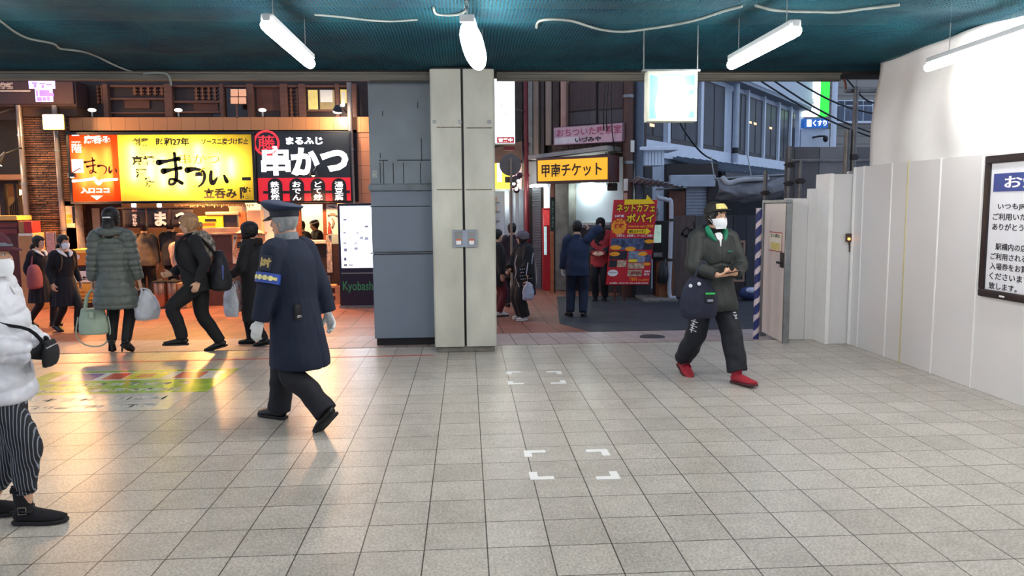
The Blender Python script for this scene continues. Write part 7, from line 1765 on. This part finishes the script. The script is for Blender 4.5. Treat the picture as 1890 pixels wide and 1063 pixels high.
def carry(F, k, name, label, cat, drop, w, d, h, m, handle_m, tilt=0, body='bag_body', plastic=False, out=.02):
    g = F.root.matrix_basis @ (F.wr[k] + V(F.hd[k][1]).normalized() * .09); ax = F.root.matrix_basis.to_3x3().normalized() @ V((cos(radians(tilt)), sin(radians(tilt)), 0)); fr = Z3.cross(ax)
    t = thing(name, label, cat, (g.x, g.y, g.z - drop - h)); c = V((g.x, g.y, g.z - drop)) + ax * out * k; mb = MB()
    if plastic: mb.limb([c - Z3 * h, c - Z3 * h * .8, c - Z3 * h * .35, c, c + Z3 * drop * .6], [(w * .42, d * .35), (w * .5, d * .5), (w * .48, d * .42), (w * .3, d * .25), (w * .08, d * .08)], 18, 4, ax)
    else: mb.limb([c - Z3 * h, c - Z3 * h * .92, c - Z3 * h * .5, c], [(w * .47, d * .42), (w * .52, d * .5), (w * .5, d * .42), (w * .40, d * .16)], 20, 4, ax)
    o = fuse(mb, body, m, None, .010, 2, wrinkle(.012 if plastic else .004, 18)); o.parent = t; o.data.transform(chain(t).inverted())
    for s_ in (-1, 1): MB().limb([c + fr * (d * .2 * s_) - ax * w * .25 - Z3 * .02, c + fr * (d * .15 * s_) - ax * w * .15 + Z3 * drop * .6, g + fr * .01 * s_ - Z3 * .01, c + fr * (d * .15 * s_) + ax * w * .15 + Z3 * drop * .6, c + fr * (d * .2 * s_) + ax * w * .25 - Z3 * .02], [(.011, .005)] * 5, 8, 4).build('handle', handle_m, t)
    return t, c, ax, fr
M_mint = mat('mint_leather', 'a9bba4', rough=.4, vary=.05)
t, c, ax, fr = carry(A, -1, 'handbag', 'mint green handbag hanging from the left hand of the grey coat woman', 'bag', .22, .31, .16, .30, M_mint, M_mint)
MB().limb([c - ax * .16 - Z3 * .1, c - ax * .19 - Z3 * .30, c - ax * .10 - Z3 * .42, c + ax * .08 - Z3 * .43, c + ax * .17 - Z3 * .3, c + ax * .16 - Z3 * .1], [(.008, .003)] * 6, 6, 5).build('shoulder_strap', M_mint, t)
MB().obox(c - fr * .085 - Z3 * .07 + ax * .02, (.045, .01, .075), ax, fr).build('tag', mat('mint_tag', 'bccab6', rough=.4), t, bevel=.006)
MB().limb([c - fr * .05 - ax * .10 - Z3 * .02, c - fr * .052 - Z3 * .018, c - fr * .05 + ax * .10 - Z3 * .02], [.004] * 3, 6, 3).build('zip', mat('zip_grey', 'a8acb4'), t)
carry(A, 1, 'shopping_bag', 'white plastic shopping bag in the right hand of the grey coat woman', 'bag', .10, .27, .18, .28, mat('white_plastic', 'cfd2d8', rough=.35, vary=.08, scale=7), mat('white_plastic', 'cfd2d8'), tilt=20, plastic=True, out=.05)

# 5. fair-haired person in black stepping to the left with a rucksack
p = atz(372, 650); p.z = 0
B = Fig('fair-haired person in black mid-step to the left, bag slung behind', p, 106, 1.56, lean=6, hip=.905, hipxy=(0, -.02), voxel=.011, twist=8, feetR=((.10, -.22, .105), (.05, 1, 0), -14), feetL=((-.09, .20, .20), (0, 1, 0), 2), kneeL=V((0, 1, .25)),
        head=(-6, -10), handL=((-.26, -.02, .90), (-.1, .45, -1), (1, 0, 0), 35), handR=((.12, .30, .98), (-.3, .9, -.1), (-1, 0, .2), 45), poleL=V((-.6, -1, 0)), poleR=V((.7, -1, -.4)))
B.body(SKIN)
B.coat('black_coat', M_jet2, [(.76, 0, 0, .19, .155), (.9, 0, .02, .19, .155), (1.05, 0, .05, .185, .15), (1.2, 0, .09, .195, .15), (1.31, 0, .12, .175, .125), (1.40, 0, .13, .10, .09)], (.08, .07, .056), disp=wrinkle(.010, 12), collar=(.075, .35))
B.trousers(mat('black_trousers', '100f12', rough=.75, vary=.2), (.11, .088, .07))
for k in (1, -1): B.shoe(k, M_shoe, M_sole, .29, 'shoe', hgt=.02, w=1.1)
B.shell('fair_hair', mat('fair_hair', 'a8805a', rough=.5, vary=.3, scale=50, stretch=(1, 1, .15)), .016, lambda a: .045 if a < .9 else (-.02 if a < 1.5 else -.09), noise_a=.008)
ty_ = MB(); ty_.ball(B.H((0, -.125, -.03)), (.035, .03, .04), 12); fuse(ty_, 'hair_bun', mat('fair_hair', 'a8805a'), B.root, .007, 1)
sm_ = MB(); sm_.limb([B.sh[-1] + V((.02, .02, .065)), B.nb + V((0, -.12, -.01)), B.nb + V((.0, -.19, -.12)), B.nb + V((.0, -.22, -.25))], [(.05, .022), (.09, .03), (.08, .03), (.04, .02)], 14, 4); fuse(sm_, 'patterned_scarf', mat('patterned_scarf', '8a8278', rough=.9, vary=.95, scale=22), B.root, .009, 2, wrinkle(.012, 25))
bc = B.root.matrix_basis @ V((-.04, -.26, 1.02)); rk = thing('rucksack', 'dark slouching shoulder bag on the back of the fair-haired person', 'bag', (bc.x, bc.y, bc.z - .25))
ax = B.root.matrix_basis.to_3x3().normalized() @ X3; mb = MB(); mb.limb([bc - Z3 * .24, bc - Z3 * .2, bc - Z3 * .05, bc + Z3 * .12, bc + Z3 * .22], [(.08, .07), (.14, .12), (.15, .12), (.11, .08), (.04, .04)], 18, 4, ax)
o = fuse(mb, 'bag_body', mat('rucksack_black', '17181f', rough=.6, vary=.2), None, .010, 3, wrinkle(.01, 14)); o.parent = rk; o.data.transform(chain(rk).inverted())
q_ = lambda x, y, z: B.root.matrix_basis @ V((x, y, z)); MB().limb([q_(-.05, -.22, 1.22), q_(-.10, .0, 1.47), q_(-.10, .2, 1.36), q_(-.16, .2, 1.12), q_(-.2, .0, .95)], [(.016, .005)] * 5, 8, 4).build('strap', mat('strap_black', '101014'), rk)
MB().obox(q_(-.19, -.30, 1.0), (.012, .04, .16)).build('blue_flash', mat('blue_flash', '5a68b0', rough=.5), rk, bevel=.004)

# 6. dark-haired woman in black behind the guard
p = atz(474, 640, -.04); p.y = 9.3; p.x = aty(474, 600, 9.3).x; p.z = gz(9.3)
C_ = Fig('dark-haired woman in a fur-hooded black coat carrying white bags, half hidden behind the guard', p, 82, 1.50, lean=3, hip=.90, voxel=.012, feetR=((.07, .12, .085), (0, 1, 0), 0), feetL=((-.08, -.14, .10), (0, 1, 0), -12), handL=((-.14, .27, 1.0), (.3, .5, -.8), (1, 0, 0), 45), handR=((.14, .27, 1.0), (-.3, .5, -.8), (-1, 0, 0), 45), poleL=V((-.8, -1, 0)), poleR=V((.8, -1, 0)))
C_.body(SKIN, face=False)
plain(C_, M_jet2, [(.36, 0, 0, .20, .18), (.6, 0, 0, .20, .18)] + JACK(.72, 1.05, 1.15)[1:], (.085, .075, .06)); C_.trousers(M_jet, (.1, .08, .06))
for k in (1, -1): C_.shoe(k, M_shoe, M_sole, .25)
C_.shell('black_hair', MHAIRB, .026, lambda a: .03 if a < .8 else -.115, top=.148, noise_a=.010)
fh = MB(); fh.limb([C_.nb + V((-.15, .06, -.0)), C_.nb + V((-.11, -.05, .02)), C_.nb + V((0, -.12, .02)), C_.nb + V((.11, -.05, .02)), C_.nb + V((.15, .06, .0))], [.045] * 5, 12, 4); fuse(fh, 'fur_hood', mat('dark_fur', '2a2422', rough=1, vary=.4, scale=70), C_.root, .010, 1, wrinkle(.016, 50))
carry(C_, -1, 'shopping_bag', 'white shopping bag hanging in front of the dark-haired woman behind the guard', 'bag', .10, .26, .12, .34, mat('white_plastic', 'cfd2d8'), mat('white_plastic', 'cfd2d8'), tilt=60, plastic=True)
carry(C_, 1, 'shopping_bag', 'pale pink patterned carrier bag beside the white one before the guard glove', 'bag', .10, .20, .10, .30, mat('pink_plastic', 'b89a98', rough=.4, vary=.5, scale=14), mat('white_plastic', 'cfd2d8'), tilt=60, plastic=True, out=.0)

# 7-8. schoolgirls
def schoolgirl(px, Y_, yaw, label, mask, lean=2, feet=None, h=1.55, head=(0, 0)):
    p = V((aty(px, 500, Y_).x, Y_, gz(Y_)))
    F = Fig(label, p, yaw, h, lean=lean, hip=.885, voxel=.013, feetR=feet[0], feetL=feet[1], head=head, handL=((-.24, .06, .86), (0, .15, -1), (1, 0, 0), 35), handR=((.24, .04, .86), (0, .15, -1), (-1, 0, 0), 35))
    F.body(SKIN, face=not mask)
    M_bl = mat('school_navy', '14131b', rough=.85, vary=.15)
    F.coat('school_jumper', M_bl, [(.84, 0, 0, .165, .135), (.98, 0, 0, .155, .125), (1.2, 0, .015, .175, .135), (1.32, 0, .02, .165, .115), (1.40, 0, .02, .085, .08)], (.066, .056, .045), disp=wrinkle(.006, 12))
    sk = MB(); rs = [[V((r * cos(2 * pi * j / 48) * (1 + .03 * ((j % 3) - 1) * t), r * .86 * sin(2 * pi * j / 48) * (1 + .03 * ((j % 3) - 1) * t), z)) for j in range(48)] for r, z, t in ((.15, .96, 0), (.175, .85, .3), (.20, .68, 1), (.225, .46, 1.4))]
    sk.rings(rs); sk.build('pleated_skirt', mat('skirt_black', '17141c', rough=.8, vary=.1), F.root, local=True, sharp=20)
    F.trousers(mat('black_tights', '100f12'), (.092, .072, .054), 'tights', disp=lambda c: 0)
    for k in (1, -1): F.shoe(k, M_shoe, M_sole, .245)
    F.shell('black_hair', MHAIRB, .016, lambda a: .046 if a < 1.15 else (-.05 if a < 1.5 else -.10), noise_a=.006, extra=lambda mb: mb.limb([F.H((0, -.10, -.04)), F.H((0, -.14, -.10)), F.H((0, -.12, -.2))], [.04, .045, .015], 10, 3))
    cw = MB()
    cw.limb([F.nb + V((-.10, -.03, .0)), F.nb + V((0, -.085, .0)), F.nb + V((.10, -.03, .0))], [(.045, .014)] * 3, 10, 4)
    for k in (1, -1): cw.limb([F.nb + V((.085 * k, .0, .01)), F.nb + V((.08 * k, .075, -.03)), F.nb + V((.025 * k, .13, -.10))], [(.04, .018), (.045, .016), (.014, .01)], 10, 4)
    fuse(cw, 'white_collar', mat('collar_white', 'e0dcd8', rough=.8), F.root, .008, 2)
    if mask: F.mask(); 
    return F
ft = (((.07, -.20, .12), (0, 1, 0), -22), ((-.06, .16, .085), (0, 1, 0), 0))
S1 = schoolgirl(118, 12.3, -118, 'schoolgirl in black uniform, white collar and mask walking by the orange topped counter', True, feet=ft)
S2 = schoolgirl(72, 12.9, -100, 'unmasked schoolgirl in black uniform just behind the masked one', False, feet=ft, h=1.52)
for F, lab, m, sx in ((S1, 'olive rucksack on the back of the masked schoolgirl', mat('olive_canvas', '6a5a42', rough=.8, vary=.15), 1), (S2, 'dusty pink bag carried by the unmasked schoolgirl', mat('dusty_pink', '9a5058', rough=.7, vary=.15), -1)):
    bc = F.root.matrix_basis @ (V((0, -.21, 1.12)) if sx == 1 else V((.18, .05, .95))); ax = F.root.matrix_basis.to_3x3().normalized() @ X3
    t = thing('school_bag', lab, 'bag', (bc.x, bc.y, bc.z - .2)); mb = MB(); mb.limb([bc - Z3 * .2, bc - Z3 * .16, bc, bc + Z3 * .15, bc + Z3 * .2], [(.11, .06), (.15, .09), (.15, .085), (.12, .06), (.06, .03)], 16, 4, ax)
    o = fuse(mb, 'bag_body', m, None, .012, 2); o.parent = t; o.data.transform(chain(t).inverted())
    for k in (1, -1):
        q_ = lambda x, y, z: F.root.matrix_basis @ V((x, y, z)); MB().limb([q_(.09 * k, -.15, 1.27), q_(.10 * k, -.02, 1.42), q_(.11 * k, .13, 1.30), q_(.13 * k, .10, 1.1), q_(.12 * k, -.12, .98)] if sx == 1 else [bc + Z3 * .18 + ax * .05 * k, bc + Z3 * .32 + ax * .03 * k, F.root.matrix_basis @ (F.sh[1] + V((0, 0, .08)))], [(.015, .005)] * (5 if sx == 1 else 3), 8, 4).build('strap', m, t)

# 9-10. customers under the curtain, 11-12. cooks in the kitchen window
def bystander(label, px, Y_, yaw, h, top, bottom, hair=MHAIRB, hands=None, hem=.78, head=(0, 0), lean=0, vox=.014, face=False, feet=(None, None), sl=(.085, .075, .058), coatname='jacket', shoes=True, hip=.9, grp=None, tw=.1):
    p = V((aty(px, 500, Y_).x, Y_, gz(Y_) if Y_ < YA else GS + .006))
    F = Fig(label, p, yaw, h, lean=lean, hip=hip, voxel=vox, head=head, handR=hands[0] if hands else None, handL=hands[1] if hands else None, feetR=feet[0], feetL=feet[1], group=grp)
    F.body(SKIN, face=face)
    F.coat(coatname, top, [(z, x, y + (z - .9) * sin(radians(lean)) * .9, rx, ry) for z, x, y, rx, ry in JACK(hem, 1.08, 1.08)], sl, disp=wrinkle(.010, 11), collar=(.075, .25))
    F.trousers(bottom, (tw + .01, tw - .015, tw - .03))
    if shoes:
        for k in (1, -1): F.shoe(k, M_shoe, M_sole, .27)
    if hair: F.shell('hair', hair, .014, lambda a: .035 if a < 1.1 else (-.02 if a < 1.6 else -.075))
    return F
M_khaki = mat('khaki_jacket', '4a4034', rough=.7, vary=.2); M_beige = mat('beige_apron', 'b8937c', rough=.8, vary=.12, scale=8)
bystander('customer in a khaki jacket seen from behind under the black curtain', 268, 15.75, 10, 1.68, M_khaki, M_jet, lean=8)
K2 = bystander('customer in a dark jacket with a beige coat over the arm under the black curtain', 318, 15.8, -20, 1.70, M_jet2, M_jet, hands=(None, ((-.14, .25, 1.0), (.5, .7, -.2), (.3, 0, -1), 40)))
cp = aty(327, 475, 15.45)
bc_ = thing('folded_coat', 'beige coat hanging over the arm of the customer before the drums', 'coat', (cp.x, 15.45, .55)); mb = MB(); mb.limb([(cp.x - .08, 15.5, .95), (cp.x - .02, 15.42, .80), (cp.x + .06, 15.40, .55), (cp.x + .14, 15.42, .30)], [(.09, .05), (.13, .07), (.15, .06), (.10, .04)], 16, 4, X3)
o = fuse(mb, 'cloth', M_beige, None, .012, 2, wrinkle(.02, 12)); o.parent = bc_; o.data.transform(chain(bc_).inverted())
M_cook = mat('cook_black', '1a1a20', rough=.8, vary=.15)
hc_ = (((.14, .34, 1.0), (-.3, .9, -.3), (0, 0, -1), 30), ((-.14, .34, 1.0), (.3, .9, -.3), (0, 0, -1), 30))
k1 = bystander('cook with black hair bending over the work top in the kitchen window', 571, 16.75, 130, 1.66, M_cook, M_jet, hands=hc_, lean=14, head=(0, -22), face=False)
k2 = bystander('cook in a white headband behind the other cook in the kitchen window', 592, 17.1, 120, 1.66, M_cook, M_jet, hands=hc_, lean=8, head=(0, -14))
hb_ = MB(); hb_.rings([[k2.H(headp(z, 2 * pi * j / 28, .018)) for j in range(28)] for z in (.045, .06, .075)]); hb_.build('white_headband', mat('headband', 'e8e6e0', rough=.8), k2.root, local=True)
tag(MB().limb([k1.root.matrix_basis @ V((-.19, .1, 1.3)), k1.root.matrix_basis @ V((-.2, .0, 1.2)), k1.root.matrix_basis @ V((-.19, -.1, 1.05))], [(.02, .01)] * 3, 8, 3).build('apron_strap', mat('cook_white', 'c8c6c0'), k1.root))
wt = thing('work_top', 'pale work top with a small pot before the cooks', 'counter', (-3.55, 16.1, GS)); MB().box((-4.6, 16.0, .80), (-2.75, 16.35, .86)).build('top', mat('pale_sill', 'c8b8a8'), wt); MB().box((-4.55, 16.03, GS), (-2.8, 16.33, .80)).build('base', M_wood, wt)
c = aty(569, 442, 16.1); tag(MB().lathe([(.06, 0), (.075, .02), (.075, .10), (.02, .13), (.001, .13)], (c.x, 16.15, .862), 16).build('pot', mat('pot_red', 'c87868', rough=.3)), 'small reddish pot on the work top in the kitchen window', 'pot')

# 13. woman in the black patterned poncho coat with grey cap and glasses
Ykm = 12.7; p = V((aty(968, 500, Ykm).x, Ykm, gz(Ykm)))
Kf = Fig('woman in a grey beret, glasses and wide black coat with white line pattern', p, 112, 1.50, lean=2, hip=.89, voxel=.011, feetR=((.10, .02, .085), (.15, 1, 0), 0), feetL=((-.11, .06, .085), (-.2, 1, 0), 0), head=(-14, -2), handL=((-.30, .10, .85), (0, .3, -1), (1, 0, 0), 40), handR=((.20, .22, .95), (-.3, .7, -.4), (-1, 0, 0), 35), poleL=V((-1, -.6, 0)), poleR=V((1, -.6, 0)))
Kf.body(SKIN)
Kf.coat('black_coat', M_jet, [(.50, 0, 0, .25, .20), (.62, 0, 0, .255, .205), (.85, 0, 0, .245, .195), (1.05, 0, .01, .235, .185), (1.2, 0, .02, .225, .165), (1.32, 0, .02, .19, .13), (1.42, 0, .02, .10, .10)], (.11, .12, .12), disp=wrinkle(.012, 10), end=.85)
Kf.trousers(M_jet, (.12, .115, .11))
for k in (1, -1): Kf.shoe(k, mat('white_trainer', 'c8c0bc', rough=.6), mat('pale_sole', 'd8d0cc', rough=.6), .25)
Kf.shell('dark_hair', MHAIRB, .016, lambda a: .03 if a < .9 else -.085, noise_a=.006)
Kf.shell('grey_beret', mat('grey_felt', '6a6268', rough=.95, vary=.3, scale=30), .030, lambda a: .035 if a < 1.3 else -.02, top=.15, noise_a=.006)
sc_ = MB(); sc_.limb([Kf.nb - Z3 * .06, Kf.nb + Z3 * .02, Kf.nb + (Kf.hc - Kf.nb) * .5], [(.12, .11), (.10, .10), (.088, .088)], 16, 3, X3); fuse(sc_, 'black_scarf', M_jet, Kf.root, .01, 2, wrinkle(.012, 25))
gl_ = MB()
for k in (1, -1):
    c0_ = V((.032 * k, .105, .006)); gl_.tube([Kf.H(c0_ + V((.022 * cos(2 * pi * j / 14), -.006 * abs(cos(2 * pi * j / 14)) , .017 * sin(2 * pi * j / 14)))) for j in range(15)], .003, 6); gl_.tube([Kf.H((.054 * k, .098, .01)), Kf.H((.078 * k, .03, .01)), Kf.H((.078 * k, -.02, .0))], .0025, 6)
gl_.tube([Kf.H((-.01, .107, .008)), Kf.H((.01, .107, .008))], .0025, 6); gl_.build('glasses', mat('dark_red_frames', '3a1418', rough=.3), Kf.root, local=True)
# white line pattern appliqued on the coat
M_line = mat('pattern_white', 'b4b0b2', rough=.85)
def surf(pts, lift=.262):
    out = []
    for a, z in pts:
        t = min(1, max(0, (z - .5) / .9)); rx = .265 - .075 * max(0, (z - .95) / .45) ** 1.3; ry = .215 - .075 * max(0, (z - .95) / .45) ** 1.3
        out.append(V((rx * sin(radians(a)), ry * cos(radians(a)) + .01, z)))
    return out
for pts in ([(-55, 1.28), (-50, 1.12), (-46, .98)], [(-46, .98), (-62, .95)], [(-14, 1.26), (-8, 1.1), (-20, .95), (-12, .82)], [(-20, .8), (-36, .66), (-30, .54)], [(-128, .92), (-140, .90), (-138, .78)], [(-80, .72), (-100, .70), (-96, .60)], [(-50, .70), (-66, .66), (-70, .54)], [(-150, 1.1), (-158, .9), (-150, .7)]):
    ob_ = MB(); P_ = [q + V((q.x, q.y, 0)).normalized() * .012 for q in surf(pts)]; P2, R2 = spline(P_, [.009] * len(P_), 4); ob_.tube(P2, .009, 6); ob_.build('white_line', M_line, Kf.root, local=True)
for f0, f1, dy in ((.15, .55, -.05), (.5, .95, .05)):
    a_, b_ = Kf.sh[-1], Kf.wr[-1]; ob_ = MB(); ob_.limb([a_.lerp(b_, f) + V((-.118 - .004, dy + .06 * (f - f0), .02)) for f in (f0, (f0 + f1) / 2, f1)], [.009] * 3, 6, 4); ob_.build('white_line', M_line, Kf.root, local=True)
bp = Kf.root.matrix_basis @ V((-.07, .30, .97)); dbag = thing('dotted_bag', 'black shoulder bag with white dots held before the woman in the grey beret', 'bag', (bp.x, bp.y, bp.z - .15))
ax = Kf.root.matrix_basis.to_3x3().normalized() @ V((-.85, .5, 0)).normalized(); fr = Z3.cross(ax)
bp = Kf.root.matrix_basis @ V((-.27, .14, .93))
dbag.location = (bp.x, bp.y, bp.z - .15)
ax = Kf.root.matrix_basis.to_3x3().normalized() @ V((-.35, .94, 0)).normalized(); fr = Z3.cross(ax); fr = fr if fr.y < 0 else -fr
mb = MB(); mb.limb([bp - Z3 * .14, bp - Z3 * .12, bp + Z3 * .02, bp + Z3 * .12], [(.14, .03), (.18, .05), (.18, .045), (.15, .02)], 18, 4, ax)
o = fuse(mb, 'bag_body', M_jet, None, .010, 2); o.parent = dbag; o.data.transform(chain(dbag).inverted())
dm = MB()
for i in range(6):
    for j in range(4): dm.ball(bp + ax * (-.125 + .05 * i + .02 * (j % 2)) + Z3 * (-.09 + .055 * j) + fr * .05, (.013, .006, .008), 8)
dm.build('dot_pattern', mat('pattern_white', 'b4b0b2'), dbag)
MB().limb([bp + ax * .12 + Z3 * .1, bp + Z3 * .3 + fr * .02, Kf.root.matrix_basis @ (Kf.sh[-1] + V((.02, .0, .10))), bp - ax * .12 + Z3 * .1], [(.012, .005)] * 4, 8, 4).build('strap', M_jet, dbag)
carry(Kf, -1, 'shopping_bag', 'pale plastic bag held low by the woman in the grey beret', 'bag', .06, .20, .14, .24, mat('blue_white_plastic', '9aa2b4', rough=.35, vary=.12, scale=9), mat('white_plastic', 'cfd2d8'), tilt=70, plastic=True, out=.04)

# 14. person mostly hidden behind the pillar, 15. dark head behind, 16. man in the blue suit, 17. person in red by the poster
bystander('person in dark clothes and red trousers mostly hidden behind the cream pillar', 917, 13.2, -75, 1.52, M_jet2, mat('dark_red_trousers', '5a1c22', rough=.8), hem=.6, hands=(None, ((-.12, .24, 1.0), (.2, .8, -.4), (1, 0, 0), 35)))
tr14 = COL.objects[[o.name for o in COL.objects if o.get('label', '').startswith('person in dark clothes')][0]]
for o in list(tr14.children):
    if o.name.startswith('shoe'): o.data.materials[0] = mat('white_trainer', 'c8c0bc')
bystander('person with black hair standing in the bright lane behind the woman in the grey beret', 946, 14.4, 15, 1.60, mat('dark_plum_coat', '2a1c22', rough=.8), M_jet, hem=.6)
Bm = bystander('man in a dark blue suit seen from behind with one hand raised to his head', 1065, 12.95, -12, 1.66, mat('blue_suit', '1c2c48', rough=.8, vary=.1, scale=10), mat('blue_suit_trousers', '172238', rough=.8, vary=.1), hem=.74,
    hands=(((.20, .20, 1.50), (-.15, .1, 1), (-1, .2, 0), 30), ((-.27, .05, .84), (0, .2, -1), (1, 0, 0), 35)), head=(-10, 0), feet=(((.11, -.05, .085), (.1, 1, 0), 0), ((-.12, .0, .085), (-.5, 1, 0), 0)), sl=(.085, .075, .064), tw=.105, vox=.012)
gm_ = MB(); Bm.hand(gm_, -1, .005); gm_.limb([Bm.wr[-1].lerp(Bm.el[-1], .2), Bm.wr[-1]], [.034, .03], 10, 2); fuse(gm_, 'glove', MGL, Bm.root, .007, 2)
sc_ = MB(); sc_.limb([Bm.nb - Z3 * .03, Bm.nb + (Bm.hc - Bm.nb) * .32], [(.078, .078), (.068, .068)], 16, 3, X3); fuse(sc_, 'shirt_collar', mat('collar_cream', 'c8bca8', rough=.8), Bm.root, .009, 2)
R_ = bystander('person in a red vest and black scarf standing left of the red poster stand', 1108, 15.15, 160, 1.66, mat('red_vest', 'a83034', rough=.75, vary=.1), M_jet, hem=.70, hands=(((.10, .25, 1.0), (-.6, .6, -.1), (-.3, -.5, -.3), 40), ((-.10, .25, 1.0), (.6, .6, -.1), (.3, -.5, -.3), 40)), face=True)
sc_ = MB(); sc_.limb([R_.nb + V((.0, .10, -.42)), R_.nb + V((0, .13, -.2)), R_.nb + V((0, .09, -.02)), R_.nb + (R_.hc - R_.nb) * .45], [(.09, .05), (.10, .05), (.11, .10), (.085, .085)], 16, 4, X3); fuse(sc_, 'black_scarf', M_jet, R_.root, .012, 2, wrinkle(.012, 20))
R_.shell('black_hood', M_jet, .028, lambda a: .05 if a < .8 else -.11, top=.15)
sl_ = MB(); R_.sleeves(sl_, (.078, .082, .066), (1, -1), 0, .97); fuse(sl_, 'dark_sleeves', M_jet, R_.root, .013, 2)
